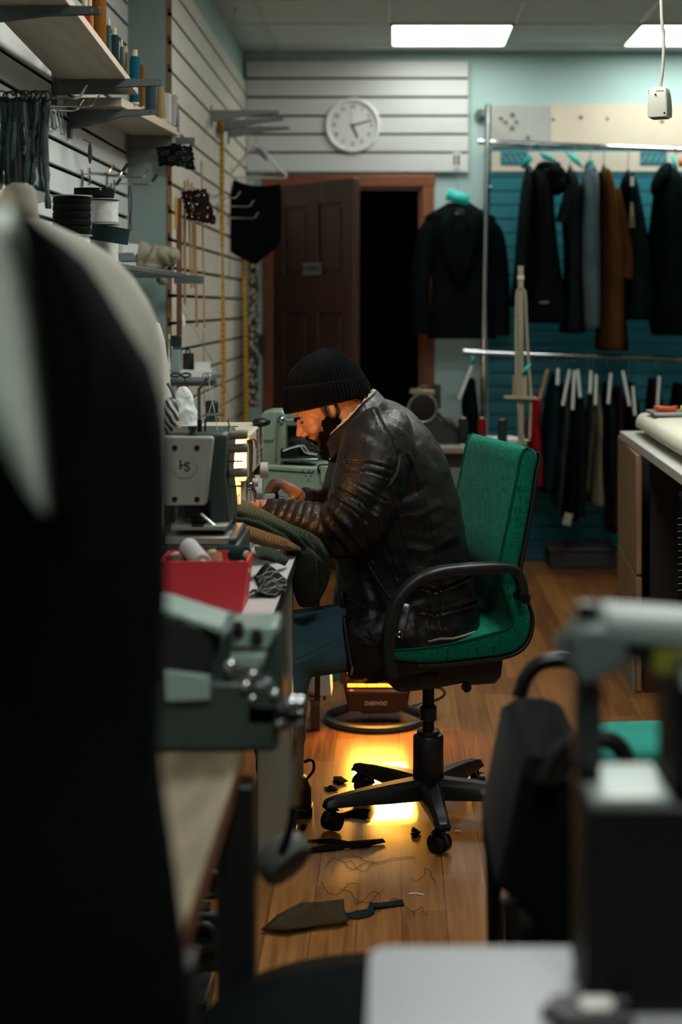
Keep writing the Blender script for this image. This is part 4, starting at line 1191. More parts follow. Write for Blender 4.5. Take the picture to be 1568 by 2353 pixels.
MB().tube([W(410, 858, 700), W(388, 850, 705)], [.005, .001], 8, flat=.3).build('blade', STEEL, sx_)
MB().tube(spline([W(424, 866, 700), W(426, 885, 700), W(424, 915, 700), W(418, 935, 700)], 5), .002, 6).build('cord', BLACK, sx_)
MB().box(W(430, 890, 698), (.005, .003, .035)).build('tab', BLACK, sx_)

# ---- old green machine on the far table
S2 = 755.
gm = thing('sewing_machine', 'old green sewing machine behind the worker\'s hands', 'sewing machine', (-.3, F / S2 + .1, TT))
yg = F / S2
def XZ(px, py): return ((px - PX) / S2, HC - (py - PY) / S2)
RX = Matrix.Rotation(pi / 2, 4, 'X')
pts = [XZ(*p) for p in ((592, 1075), (591, 985), (594, 962), (604, 949), (622, 944), (648, 944), (656, 952), (656, 1075))]
MB().prism(pts, .13, Matrix.Translation((0, yg + .14, 0)) @ RX).build('column', GREEN_ENAMEL, gm, bevel=.008, seg=4)
MB().prism([XZ(*p) for p in ((592, 1005), (592, 985), (595, 965), (606, 951), (622, 946), (631, 946), (632, 1005), (628, 1012), (598, 1012))], .006, Matrix.Translation((0, yg + .009, 0)) @ RX).build('face_cover', GREEN_ENAMEL, gm, bevel=.002)
MB().prism([XZ(*p) for p in ((604, 1066), (757, 1072), (757, 1157), (604, 1157))], .22, Matrix.Translation((0, yg + .19, 0)) @ RX).build('bed', GREEN_ENAMEL, gm, bevel=.008, seg=4)
MB().prism([XZ(*p) for p in ((650, 945), (757, 950), (757, 985), (650, 985))], .09, Matrix.Translation((0, yg + .16, 0)) @ RX).build('arm', GREEN_ENAMEL, gm, bevel=.008, seg=3)
MB().prism([XZ(*p) for p in ((650, 980), (757, 985), (757, 1068), (650, 1068))], .01, Matrix.Translation((0, yg + .17, 0)) @ RX).build('rear_guard', mat('guard_grey', '#43483a', .5, var=.3, scale=14), gm)
MB().cyl(W(640, 966, S2) + V((0, .02, 0)), W(752, 970, S2) + V((0, .02, 0)), .007, seg=14).build('shaft', STEEL, gm)
MB().ell(W(646, 965, S2) + V((0, .01, 0)), .012).build('shaft_end', STEEL, gm)
MB().cyl(W(640, 972, S2) + V((0, .005, 0)), W(636, 1056, S2) + V((0, .005, 0)), .0032, seg=8).build('needle_rod', mat('copper_rod', '#a98a78', .35, .7), gm)
for k in range(2):
    MB().tube(spline([W(650, 1036 - k * 2, S2), W(672, 1028, S2), W(690 + 8 * k, 1024, S2), W(704 + 8 * k, 1040, S2), W(730, 1044, S2)], 6), .0035, 8).build('chrome_tube', CHROME, gm)
MB().box(W(664, 1042, S2) + V((0, .03, 0)), (.05, .05, .03)).build('feed_block', BLACKMETAL, gm, bevel=.004)
MB().ell(W(700, 1025, S2) + V((0, .09, 0)), (.055, .03, .028)).build('motor_housing', mat('motor_dark', '#22272a', .5), gm)
MB().box(W(690, 1056, S2) + V((0, .03, .0)), (.11, .08, .008)).build('throat_plate', STEEL, gm, bevel=.002)
MB().prism([XZ(*p) for p in ((620, 1077), (722, 1084), (722, 1086), (620, 1079))], .003, Matrix.Translation((0, yg - .029, 0)) @ RX).build('seam', DARKGAP, gm)
MB().box(W(710, 1096, S2) + V((0, -.029, 0)), (.038, .004, .024)).build('name_plate', GREEN_ENAMEL, gm, bevel=.001)
for px, py in ((704, 1091), (716, 1091), (710, 1100), (698, 1080), (712, 1080), (722, 1080)):
    MB().cyl(W(px, py, S2) + V((0, -.029, 0)), W(px, py, S2) + V((0, -.033, 0)), .0022, seg=8).build('screw', BLACKMETAL, gm)
MB().box(W(748, 1086, S2) + V((0, -.035, 0)), (.026, .012, .05)).build('side_door', GREEN_ENAMEL, gm, bevel=.003)
MB().tube(spline([W(735, 1085, S2) + V((0, -.033, 0)), W(733, 1070, S2) + V((0, -.033, 0)), W(742, 1066, S2) + V((0, -.033, 0)), W(757, 1066, S2) + V((0, -.033, 0))], 5), .003, 8).build('latch', BLACKMETAL, gm)

# ---- corduroy garment being sewn, draped over the table edge
CORD = wave_mat('corduroy_olive', '#343c2e', '#222820', 75, 'X', .95, .45, .8, .6, sheen=.5, rot=(0, .35, .25))
CORDT = wave_mat('corduroy_tan', '#6b4f2e', '#4e3820', 75, 'X', .95, .45, .8, .6, sheen=.4, rot=(0, .35, .25))
def drape(top, bot, ss, thick, seed, amp=.006, seg=22):
    rings = []
    n = 40
    tt = spline([V((a, b2, 0)) for a, b2 in top], 12); bb = spline([V((a, b2, 0)) for a, b2 in bot], 12)
    tt = [tt[int(i * (len(tt) - 1) / (n - 1))] for i in range(n)]; bb = [bb[int(i * (len(bb) - 1) / (n - 1))] for i in range(n)]
    for i in range(n):
        f = i / (n - 1)
        s = lerp(np.linspace(0, 1, len(ss)), ss, f); th = lerp(np.linspace(0, 1, len(thick)), thick, f)
        a, b2 = W(tt[i].x, tt[i].y, s), W(bb[i].x, bb[i].y, s)
        c = (a + b2) / 2; u = (a - b2) / 2
        ring = []
        for k in range(seg):
            t_ = 2 * pi * k / seg
            w_ = 1 + amp * 8 * noise.noise(V((f * 6, math.cos(t_) * 1.3 + seed, math.sin(t_) * 1.3)))
            ring.append(c + u * math.cos(t_) * (1 + .06 * noise.noise(V((f * 9, seed, t_)))) + V((0, -1, 0)) * th * math.sin(t_) * w_)
        rings.append(ring)
    return MB().rings(rings)
gt_ = thing('corduroy_garment', 'olive green corduroy garment being sewn, draped over the table edge onto the lap', 'garment', (-.25, 3.78, TT))
mb = drape([(514, 1143), (545, 1148), (600, 1172), (655, 1196), (705, 1214), (742, 1240), (760, 1275), (764, 1312), (752, 1352), (728, 1384)],
           [(518, 1205), (550, 1215), (600, 1232), (640, 1252), (664, 1282), (674, 1310), (676, 1335), (678, 1355), (683, 1375), (690, 1392)],
           [985, 975, 965, 950, 945, 940, 935], [.05, .06, .065, .07, .075, .06, .03], 2)
co, no, fs = bake(mb, .0045, 2)
d = np.array([noise.noise(V((c[0] * 9 + c[2] * 6, c[1] * 4, c[2] * 12))) * .012 for c in co])
p = project(co)
d += -.010 * np.exp(-(seg_dist(p, [(540, 1180), (600, 1195), (660, 1222), (700, 1262)]) / 5) ** 2) + .006 * np.exp(-(seg_dist(p, [(570, 1190), (640, 1210), (700, 1245)]) / 9) ** 2)
d += -.009 * np.exp(-(seg_dist(p, [(700, 1240), (735, 1270), (742, 1310), (735, 1350)]) / 5) ** 2) - .008 * np.exp(-(seg_dist(p, [(718, 1235), (752, 1290), (752, 1330)]) / 4) ** 2)
arr(co + no * d[:, None], fs).build('cloth', CORD, gt_, angle=80)
mb = drape([(518, 1196), (560, 1206), (620, 1225), (660, 1240), (694, 1262)], [(520, 1222), (555, 1236), (610, 1256), (650, 1264), (692, 1266)], [1005, 1000, 990, 970], [.035, .045, .045, .02], 5)
co, no, fs = bake(mb, .0045, 2)
arr(co, fs).build('tan_lining', CORDT, gt_, angle=80)
tag(bpy.data.objects['tan_lining'], 'tan inner side of the garment')
mb = drape([(585, 1255), (630, 1262), (665, 1285)], [(600, 1285), (635, 1292), (655, 1300)], [1060, 1040, 1020], [.03, .035, .02], 8)
mb.build('rib_cuff', wave_mat('rib_green', '#3a4238', '#23291f', 90, 'X', .95, .7), gt_)
# ================================================================== GREEN OFFICE CHAIR
CX0, CY0 = .091, 4.11
YAW = R(15); cc, ss = math.cos(YAW), math.sin(YAW)
MC = Matrix.Translation((CX0, CY0, 0)) @ Matrix.Rotation(YAW, 4, 'Z')
def cpt(px, py, ly=-.225):
    """chair-local (along, up) of a profile point seen on the plane at lateral ly"""
    k = (px - PX) / F
    lx = (k * (CY0 + ly * cc) - CX0 + ly * ss) / (cc - k * ss)
    d = CY0 + lx * ss + ly * cc
    return lx, HC - (py - PY) * d / F
m = mat('chair_green_fabric', '#116b55', .9, var=.12, scale=60, sheen=.35)
nt, b, mp = nodes(m)
vo = nt.nodes.new('ShaderNodeTexVoronoi'); vo.distance = 'CHEBYCHEV'; vo.inputs['Scale'].default_value = 46; vo.inputs['Randomness'].default_value = .55
nt.links.new(nt.nodes['Texture Coordinate'].outputs['Object'], vo.inputs['Vector'])
def rngmask(lo_, hi_):
    a = nt.nodes.new('ShaderNodeMath'); a.operation = 'GREATER_THAN'; a.inputs[1].default_value = lo_; nt.links.new(vo.outputs['Distance'], a.inputs[0])
    c_ = nt.nodes.new('ShaderNodeMath'); c_.operation = 'LESS_THAN'; c_.inputs[1].default_value = hi_; nt.links.new(vo.outputs['Distance'], c_.inputs[0])
    d_2 = nt.nodes.new('ShaderNodeMath'); d_2.operation = 'MULTIPLY'; nt.links.new(a.outputs[0], d_2.inputs[0]); nt.links.new(c_.outputs[0], d_2.inputs[1])
    return d_2.outputs[0]
mk = rngmask(.26, .33)
old = b.inputs['Base Color'].links[0].from_socket
q = nt.nodes.new('ShaderNodeMix'); q.data_type = 'RGBA'; q.inputs[7].default_value = (*lin('#083227'), 1)
ms = nt.nodes.new('ShaderNodeMath'); ms.operation = 'MULTIPLY'; ms.inputs[1].default_value = .6; nt.links.new(mk, ms.inputs[0])
nt.links.new(old, q.inputs[6]); nt.links.new(ms.outputs[0], q.inputs[0]); nt.links.new(q.outputs[2], b.inputs['Base Color'])
GREENF = m
GREENP = mat('chair_piping', '#0d4a3a', .8)
pairs = [((893, 1496), (893, 1515)), ((960, 1492), (960, 1525)), ((1040, 1480), (1040, 1521)), ((1100, 1466), (1110, 1513)), ((1150, 1452), (1160, 1506)), ((1172, 1444), (1195, 1492)),
         ((1180, 1425), (1216, 1465)), ((1172, 1395), (1222, 1420)), ((1158, 1350), (1208, 1372)), ((1150, 1310), (1193, 1318)), ((1155, 1260), (1202, 1262)), ((1168, 1200), (1216, 1190)),
         ((1182, 1130), (1226, 1125)), ((1191, 1085), (1232, 1085)), ((1196, 1056), (1238, 1058)), ((1204, 1036), (1236, 1042)), ((1216, 1028), (1227, 1031))]
ch = thing('office_chair', 'green fabric swivel office chair with black arms that the man sits on', 'chair', (CX0, CY0, 0))
fr_ = spline([V((*cpt(*a), 0)) for a, _ in pairs], 4); bk_ = spline([V((*cpt(*b2), 0)) for _, b2 in pairs], 4)
def secs(fp, bp, lat, r_, n=4):
    rings = []
    for a, b2 in zip(fp, bp):
        L_ = (b2 - a).length; u = (b2 - a) / L_
        rings.append([MC @ V((a.x + u.x * t_, l_, a.y + u.y * t_)) for t_, l_ in rrect(0, -lat, L_, lat, min(r_, L_ * .45), n)])
    return rings
k_ = 21      # split between seat and back
MB().rings(secs(fr_[:k_ + 1], bk_[:k_ + 1], .225, .012)).build('seat', GREENF, ch, angle=70)
MB().rings(secs(fr_[k_:], bk_[k_:], .225, .012)).build('backrest', GREENF, ch, angle=70)
for l_ in (-.222, .222):
    MB().tube([MC @ V((p.x, l_, p.y)) for p in fr_], .0035, 6).build('piping', GREENP, ch)
out_ = []
for i, (a, b2) in enumerate(zip(fr_, bk_)):
    u = (b2 - a).normalized(); out_.append((b2 + u * .001, b2 + u * .013))
MB().rings(secs([a for a, _ in out_[4:-3]], [b2 for _, b2 in out_[4:-3]], .222, .005, 2)).build('back_shell', BLACK, ch, angle=70)
# mechanism cover under the seat
def cprism(pts, ly0, ly1):
    mb = MB()
    lp_ = [cpt(px, py, ly0) for px, py in pts]
    mb.rings([[MC @ V((x, l_, z)) for x, z in lp_] for l_ in (ly0, ly1)])
    return mb
cprism([(880, 1526), (1158, 1516), (1153, 1556), (1140, 1572), (1078, 1576), (1070, 1570), (1003, 1583), (925, 1592), (912, 1588), (868, 1548)], -.15, .15).build('mechanism_cover', BLACK, ch, bevel=.006)
cprism([(945, 1548), (1010, 1546), (1010, 1556), (945, 1558)], -.156, -.14).build('height_lever', BLACKMETAL, ch, bevel=.002)
MB().cyl(MC @ V((.055, -.15, .375)), MC @ V((.055, -.162, .375)), .012, seg=20).build('tilt_knob', BLACKMETAL, ch)
zz = lambda py: HC - (py - PY) / 875
MB().cyl((CX0, CY0, zz(1680)), (CX0, CY0, zz(1570)), .0155).build('gas_lift', BLACKMETAL, ch)
MB().lathe([(.017, zz(1655)), (.022, zz(1652)), (.022, zz(1622)), (.017, zz(1618))], Matrix.Translation((CX0, CY0, 0)), 24).build('lift_collar', BLACK, ch)
MB().lathe([(.036, zz(1800)), (.0405, zz(1795)), (.0395, zz(1690)), (.037, zz(1686)), (.03, zz(1684)), (.03, zz(1676)), (.018, zz(1674))], Matrix.Translation((CX0, CY0, 0)), 32).build('lift_sleeve', BLACK, ch)
for a in (-84, -156, 132, 60, -12):
    A = Matrix.Translation((CX0, CY0, 0)) @ Matrix.Rotation(R(a), 4, 'Z')
    mb = MB(); rg = []
    for r_, w_, zt_, zb_ in ((.0, .034, .108, .058), (.045, .03, .108, .056), (.12, .026, .104, .058), (.2, .0215, .097, .062), (.262, .02, .089, .064), (.285, .02, .083, .066), (.292, .016, .078, .068)):
        rg.append([A @ V((r_, y_, z_)) for y_, z_ in ((-w_, zb_), (w_, zb_), (w_ * .98, zt_ - .014), (w_ * .55, zt_), (-w_ * .55, zt_), (-w_ * .98, zt_ - .014))])
    lg_ = mb.rings(rg).build('leg', BLACK, ch, bevel=.003)
    C_ = A @ V((.278, 0, .0))
    cs = MB()
    Wm = Matrix.Translation(C_) @ Matrix.Rotation(R(a + 35), 4, 'Z')
    WL[lg_.name] = WL[ch.name]
    c2 = MB()
    for sgn in (-1, 1):
        c2.cyl(Wm @ V((-.012, sgn * .004, .026)), Wm @ V((-.012, sgn * .021, .026)), .0255, .023, seg=24)
    c2.build('caster_wheel', BLACKMETAL, lg_)
    c3 = MB().tube([Wm @ V((.014 * math.cos(t_) * 2.1 - .012, 0, .026 + .0295 * math.sin(t_))) for t_ in np.linspace(.1, pi - .1, 9)], .005, 8)
    c3.cyl(Wm @ V((0, 0, .045)), Wm @ V((0, 0, .07)), .007, seg=12)
    c3.build('caster_hood', BLACK, lg_)
for ly in (-.265, .265):
    path = [(1201, 1372), (1197, 1336), (1181, 1310), (1150, 1303), (1070, 1307), (1005, 1315), (955, 1336), (918, 1374), (899, 1430), (891, 1500), (900, 1556)]
    pts = spline([MC @ V((cpt(px, py, -.265)[0], ly, cpt(px, py, -.265)[1])) for px, py in path], 5)
    n = len(pts); rg = []
    lat = MC.to_3x3() @ V((0, 1, 0))
    for i, (N, B, T) in enumerate(frames(pts)):
        nn_ = lat.cross(T).normalized(); f = i / (n - 1)
        w_ = .024 if .18 < f < .55 else .019
        h_ = .0125 if f < .7 else .015
        rg.append([pts[i] + lat * x + nn_ * y for x, y in rrect(-w_, -h_, w_, h_, .008, 3)])
    ar_ = MB().rings(rg).build('armrest', BLACK, ch, angle=60)
    p = MC @ V((cpt(1201, 1372, -.265)[0], ly, cpt(1201, 1372, -.265)[1]))
    sg_ = -1 if ly < 0 else 1
    MB().cyl(p - lat * (.035 * sg_), p + lat * (.024 * sg_), .013, seg=20).build('arm_bolt', BLACKMETAL, ch)

# ================================================================== THE MAN
DM = 4.09
pm = thing('person', 'man in black beanie and leather jacket bent over a sewing machine on the green chair', 'person', (.05, DM, 0))
HP = R(32); HCn = D(757, 930, DM)
fv = V((-math.cos(HP), 0, -math.sin(HP))); uv = V((-math.sin(HP), 0, math.cos(HP)))
def HL(f, s_, u):
    return HCn + fv * f + V((0, s_, 0)) + uv * u
RH = (0, pi - HP, 0)
SKIN = mat('skin', '#9b6a4e', .5, var=.1, scale=40, bump=.12, bscale=350, spec=.4)
SKIN.node_tree.nodes['Principled BSDF'].inputs['Subsurface Weight'].default_value = 0
SKIN.node_tree.nodes['Principled BSDF'].inputs['Subsurface Radius'].default_value = (.01, .004, .002)
bd = MB()
bd.ell(HL(-.002, 0, .035), (.096, .075, .1), RH, 32, 20)
bd.ell(HL(.03, 0, -.045), (.056, .06, .062), RH); bd.ell(HL(.052, 0, -.012), (.04, .064, .05), RH)
bd.ell(HL(.07, 0, -.082), (.02, .024, .018), RH)
bd.ell(HL(.078, 0, .03), (.018, .055, .012), RH)                    # brow
bd.tube([HL(.084, 0, .012), HL(.094, 0, -.008), HL(.104, 0, -.024), HL(.106, 0, -.03)], [.008, .0095, .012, .0115], 14)
for s_ in (-1, 1):
    bd.ell(HL(.094, s_ * .012, -.031), (.011, .0075, .008), RH)        # nostril wings
    bd.ell(HL(.07, s_ * .032, .002), (.014, .015, .0125), RH)          # eyes under closed lids
    bd.ell(HL(.058, s_ * .042, -.03), (.022, .02, .018), RH)           # cheekbones
    bd.ell(HL(-.002, s_ * .0755, -.012), (.014, .006, .024), (0, pi - HP + .25, s_ * .25))
    bd.tube(spline([HL(.01, s_ * .077, -.002), HL(.003, s_ * .081, .011), HL(-.01, s_ * .082, .008), HL(-.013, s_ * .08, -.008), HL(-.005, s_ * .078, -.028), HL(.005, s_ * .075, -.033)], 4), .0034, 8)
bd.ell(HL(.083, 0, -.048), (.0145, .024, .0065), RH); bd.ell(HL(.081, 0, -.062), (.013, .021, .0075), RH)
bd.ell(HL(.075, 0, -.055), (.015, .03, .014), RH)
# neck and trunk
bd.tube([HL(-.03, 0, -.03), D(812, 968, DM), D(850, 1000, DM), D(880, 1060, DM)], [.058, .058, .064, .09], 20)
bd.tube([D(862, 1010, DM), D(890, 1100, DM), D(925, 1220, DM), D(950, 1350, DM), D(955, 1450, DM)], [.1, .12, .12, .115, .12], 20)
for s_, (sh_, el, wr) in ((-1, ((868, 1012, 3.925), (815, 1205, 3.87), (612, 1175, 3.93))), (1, ((846, 1000, 4.26), (790, 1178, 4.3), (702, 1147, 4.17)))):
    bd.tube([D(872, 1020, DM), D(*sh_), D((sh_[0] + el[0]) / 2, (sh_[1] + el[1]) / 2, (sh_[2] + el[2]) / 2), D(*el)], [.06, .052, .044, .034], 14)
    bd.tube([D(*el), D((el[0] + wr[0]) / 2, (el[1] + wr[1]) / 2, (el[2] + wr[2]) / 2), D(*wr)], [.034, .03, .024], 14)
for s_, (hp_, kn, an, to) in ((-1, ((948, 1455, 3.99), (668, 1478, 3.96), (640, 1830, 3.95), (560, 1895, 3.95))), (1, ((948, 1455, 4.19), (672, 1468, 4.19), (652, 1800, 4.13), (600, 1850, 4.13)))):
    bd.tube([D(955, 1430, DM), D(*hp_), D((hp_[0] + kn[0]) / 2, (hp_[1] + kn[1]) / 2, hp_[2]), D(*kn)], [.1, .075, .066, .052], 16)
    bd.tube([D(*kn), D((kn[0] + an[0]) / 2, kn[1] + (an[1] - kn[1]) * .35, kn[2]), D(*an), D(*to)], [.05, .05, .034, .03], 14)
# right hand (far), index finger on the slide plate
def finger(pts, r0=.0092):
    n = len(pts)
    bd.tube(spline([D(*p) for p in pts], 3), [r0 * (1 - .28 * i / (3 * (n - 1))) for i in range(3 * (n - 1) + 1)], 10)
    bd.ell(D(*pts[-1]), r0 * .74)
bd.ell(D(683, 1137, 4.165), (.026, .027, .02), (0, .5, 0))
for i, (px, py) in enumerate(((664, 1122), (664, 1120), (665, 1121), (667, 1125))):
    bd.tube([D(686, 1136, 4.16 + .012 * (i - 1)), D(px, py, 4.135 + .019 * i), D(px - 14, py - 8 + i, 4.135 + .0195 * i)], [.017, .0145, .0115], 10)
finger(((652, 1114, 4.135), (633, 1113, 4.13), (622, 1124, 4.128), (613, 1134, 4.126)), .0100)
finger(((651, 1110, 4.155), (631, 1106, 4.152), (619, 1119, 4.15), (613, 1133, 4.15)), .0102)
finger(((653, 1112, 4.174), (636, 1110, 4.172), (626, 1124, 4.172), (622, 1138, 4.172)), .0096)
finger(((656, 1118, 4.192), (642, 1118, 4.192), (634, 1130, 4.19), (632, 1141, 4.188)), .0085)
finger(((679, 1140, 4.14), (668, 1149, 4.122), (654, 1152, 4.115), (643, 1150, 4.113)), .0108)
# left hand (near) guiding the cloth
bd.ell(D(598, 1163, 3.925), (.026, .034, .017), (0, -.1, 0))
for i in range(4):
    y_ = 3.89 + .02 * i
    bd.tube([D(606, 1163, 3.925 + .008 * (i - 1.5)), D(584, 1159, y_)], [.016, .0125], 10)
    l_ = (0, 6, 4, -4)[i]
    finger(((582, 1158, y_), (566 - l_, 1160, y_), (556 - l_, 1167, y_), (549 - l_, 1174, y_)), (.0085, .0096, .01, .0095)[i])
finger(((600, 1172, 3.955), (590, 1178, 3.965), (578, 1179, 3.968), (568, 1178, 3.97)), .0105)
co, no, fs = bake(bd, .003, 2)
rel = co - np.array(HCn); hf = rel @ np.array(fv); hu = rel @ np.array(uv); hs = np.abs(rel[:, 1])
dip = .006 * np.exp(-((hf - .09) / .014) ** 2 - ((hu - .007) / .006) ** 2 - ((hs - .031) / .013) ** 2)      # eye sockets
dip += .003 * np.exp(-((hf - .08) / .02) ** 2 - ((hu + .012) / .006) ** 2 - ((hs - .03) / .012) ** 2)
co = co - np.outer(dip, np.array(fv))
body_o = arr(co, fs).build('body', SKIN, pm, angle=180)
rel = co - np.array(HCn); hf = rel @ np.array(fv); hu = rel @ np.array(uv)
sm = lambda x, a, b2: np.clip((x - a) / (b2 - a), 0, 1) ** 2 * (3 - 2 * np.clip((x - a) / (b2 - a), 0, 1))
bl = -.022 - .62 * np.clip(hf - .03, 0, 1)                    # beard line on the cheek
stub = sm(bl - hu, -.008, .014) * sm(hf, -.02, -.004) * (1 - sm(-hu, .2, .24))
stub = np.maximum(stub, sm(hf, -.006, .004) * (1 - sm(hf, .016, .026)) * (1 - sm(hu, .02, .03)) * sm(hu, -.06, -.05))
stub = np.maximum(stub, .8 * sm(hf, .078, .086) * sm(hu, -.047, -.044) * (1 - sm(hu, -.04, -.036)))
stub *= np.linalg.norm(rel, axis=1) < .17
a_ = body_o.data.attributes.new('stubble', 'FLOAT', 'POINT'); a_.data.foreach_set('value', stub.astype(np.float32))
nt, b, mp = nodes(SKIN)
at = nt.nodes.new('ShaderNodeAttribute'); at.attribute_name = 'stubble'
nz = nt.nodes.new('ShaderNodeTexNoise'); nz.inputs['Scale'].default_value = 420; nt.links.new(mp.outputs[0], nz.inputs['Vector'])
ma = nt.nodes.new('ShaderNodeMath'); ma.operation = 'MULTIPLY_ADD'; ma.inputs[1].default_value = .9; nt.links.new(nz.outputs['Fac'], ma.inputs[0]); ma.inputs[2].default_value = .55
mb_ = nt.nodes.new('ShaderNodeMath'); mb_.operation = 'MULTIPLY'; mb_.use_clamp = True; nt.links.new(ma.outputs[0], mb_.inputs[0]); nt.links.new(at.outputs['Fac'], mb_.inputs[1])
old = b.inputs['Base Color'].links[0].from_socket
q = nt.nodes.new('ShaderNodeMix'); q.data_type = 'RGBA'; q.inputs[7].default_value = (*lin('#120b08'), 1)
nt.links.new(old, q.inputs[6]); nt.links.new(mb_.outputs[0], q.inputs[0]); nt.links.new(q.outputs[2], b.inputs['Base Color'])
HAIR = mat('beard_hair', '#0c0807', .85, var=.5, scale=300, bump=.8, bscale=500)
be = MB()
for s_ in (-1, 1):
    be.ell(HL(.014, s_ * .054, -.045), (.02, .014, .03), RH)
    be.ell(HL(.024, s_ * .047, -.064), (.036, .0195, .033), RH)
    be.ell(HL(.045, s_ * .045, -.06), (.022, .014, .02), RH)
    be.ell(HL(.03, s_ * .054, -.038), (.014, .011, .016), RH)
    be.ell(HL(.046, s_ * .034, -.088), (.032, .02, .024), RH)
    be.tube([HL(.0965, s_ * .003, -.0415), HL(.092, s_ * .018, -.047), HL(.084, s_ * .03, -.058), HL(.078, s_ * .033, -.07)], [.0028, .0036, .0045, .006], 8)
be.ell(HL(.064, 0, -.102), (.026, .034, .024), RH); be.ell(HL(.05, 0, -.118), (.03, .034, .02), RH)
be.ell(HL(.078, 0, -.084), (.009, .014, .006), RH)
co, no, fs = bake(be, .003, 1)
nn = np.array([noise.noise(V(c) * 160) * .0042 + noise.noise(V(c) * 420) * .002 for c in co])
arr(co + no * nn[:, None], fs).build('beard', HAIR, pm, angle=180)
for s_ in (-1, 1):
    bw = MB().tube(spline([HL(.0955, s_ * .012, .011), HL(.093, s_ * .03, .0155), HL(.08, s_ * .052, .012)], 4), [.003, .0038, .004, .004, .004, .0035, .003, .0025, .0015], 8)
    bw.build('eyebrow', HAIR, pm)

ey = MB()
for s_ in (-1, 1):
    ey.tube(spline([HL(.0835, s_ * .021, .001), HL(.0845, s_ * .032, -.0015), HL(.0795, s_ * .042, -.001), HL(.072, s_ * .049, .001)], 4), .0017, 6)
ey.build('eyelashes', HAIR, pm)

# ---- beanie with ribs
KNIT = mat('black_knit', '#04060a', .95, var=.3, scale=200, bump=.5, bscale=350, sheen=.35)
def ribbed(rows, nrib, amp, per=6, crown=False):
    """rows: (left px,py),(right px,py), half width"""
    N = nrib * per; rg = []
    for (l_, r_, hw) in rows:
        a, b2 = D(*l_, DM), D(*r_, DM); c = (a + b2) / 2; u = (b2 - a) / 2; L_ = u.length
        ring = []
        for k in range(N):
            t_ = 2 * pi * k / N
            w_ = 1 + amp / max(L_, .02) * math.copysign(abs(math.cos(nrib * t_ / 1.)) ** .6, math.cos(nrib * t_))
            ring.append(c + u * (math.cos(t_) * w_) + V((0, hw * math.sin(t_) * w_, 0)))
        rg.append(ring)
    return rg
hat = MB().rings(ribbed([((660, 905), (838, 876), .088), ((656, 888), (838, 863), .0925), ((661, 868), (829, 848), .09), ((672, 848), (815, 832), .083), ((690, 829), (797, 818), .068), ((710, 814), (778, 808), .045), ((727, 805), (760, 802), .022), ((738, 801), (748, 800), .006)], 56, .0015)).build('beanie', KNIT, pm, angle=180, sub=0)
WL[hat.name] = WL[pm.name]
MB().rings(ribbed([((662, 948), (846, 903), .085), ((656, 951), (852, 906), .091), ((652, 940), (852, 898), .0945), ((651, 915), (848, 880), .0965), ((653, 893), (840, 866), .0965), ((657, 887), (836, 862), .093), ((664, 888), (830, 864), .085)], 66, .0017)).build('cuff', KNIT, hat, angle=180)

# ---- leather jacket
m = mat('leather', '#15110f', .33, spec=.34, coat=0.)
nt, b, mp = nodes(m)
n1 = nt.nodes.new('ShaderNodeTexNoise'); n1.inputs['Scale'].default_value = 14; n1.inputs['Detail'].default_value = 5
nt.links.new(mp.outputs[0], n1.inputs['Vector'])
cr = nt.nodes.new('ShaderNodeValToRGB'); cr.color_ramp.elements[0].position = .3; cr.color_ramp.elements[0].color = (*lin('#0b0908'), 1); cr.color_ramp.elements[1].position = .75; cr.color_ramp.elements[1].color = (*lin('#201813'), 1)
nt.links.new(n1.outputs['Fac'], cr.inputs['Fac']); nt.links.new(cr.outputs['Color'], b.inputs['Base Color'])
rr_ = nt.nodes.new('ShaderNodeMapRange'); rr_.inputs[3].default_value = .34; rr_.inputs[4].default_value = .52
nt.links.new(n1.outputs['Fac'], rr_.inputs[0]); nt.links.new(rr_.outputs[0], b.inputs['Roughness'])
vo = nt.nodes.new('ShaderNodeTexVoronoi'); vo.inputs['Scale'].default_value = 420; nt.links.new(mp.outputs[0], vo.inputs['Vector'])
b1 = nt.nodes.new('ShaderNodeBump'); b1.inputs['Strength'].default_value = .12; b1.inputs['Distance'].default_value = .001; nt.links.new(vo.outputs['Distance'], b1.inputs['Height'])
n3 = nt.nodes.new('ShaderNodeTexNoise'); n3.inputs['Scale'].default_value = 26; n3.inputs['Detail'].default_value = 3; n3.inputs['Distortion'].default_value = 1.2; nt.links.new(mp.outputs[0], n3.inputs['Vector'])
b2_ = nt.nodes.new('ShaderNodeBump'); b2_.inputs['Strength'].default_value = .5; b2_.inputs['Distance'].default_value = .006; nt.links.new(n3.outputs['Fac'], b2_.inputs['Height']); nt.links.new(b1.outputs[0], b2_.inputs['Normal'])
nt.links.new(b2_.outputs[0], b.inputs['Normal'])
LEATHER = m
jk = MB()
lv = [((792, 1000), (872, 918), .085), ((783, 1020), (905, 925), .13), ((772, 1045), (938, 945), .175), ((764, 1080), (975, 980), .205), ((758, 1120), (1010, 1025), .215), ((760, 1170), (1037, 1085), .215), ((766, 1230), (1058, 1155), .207), ((772, 1290), (1073, 1235), .2),
      ((776, 1350), (1085, 1305), .2), ((780, 1410), (1096, 1375), .205), ((790, 1465), (1102, 1420), .208), ((802, 1515), (1102, 1446), .208), ((818, 1548), (1098, 1462), .206)]
fr2 = spline([D(*a, DM) for a, _, _ in lv], 4); bk2 = spline([D(*b2, DM) for _, b2, _ in lv], 4); hw2 = spline([V((h, 0, 0)) for _, _, h in lv], 4)
rg = []
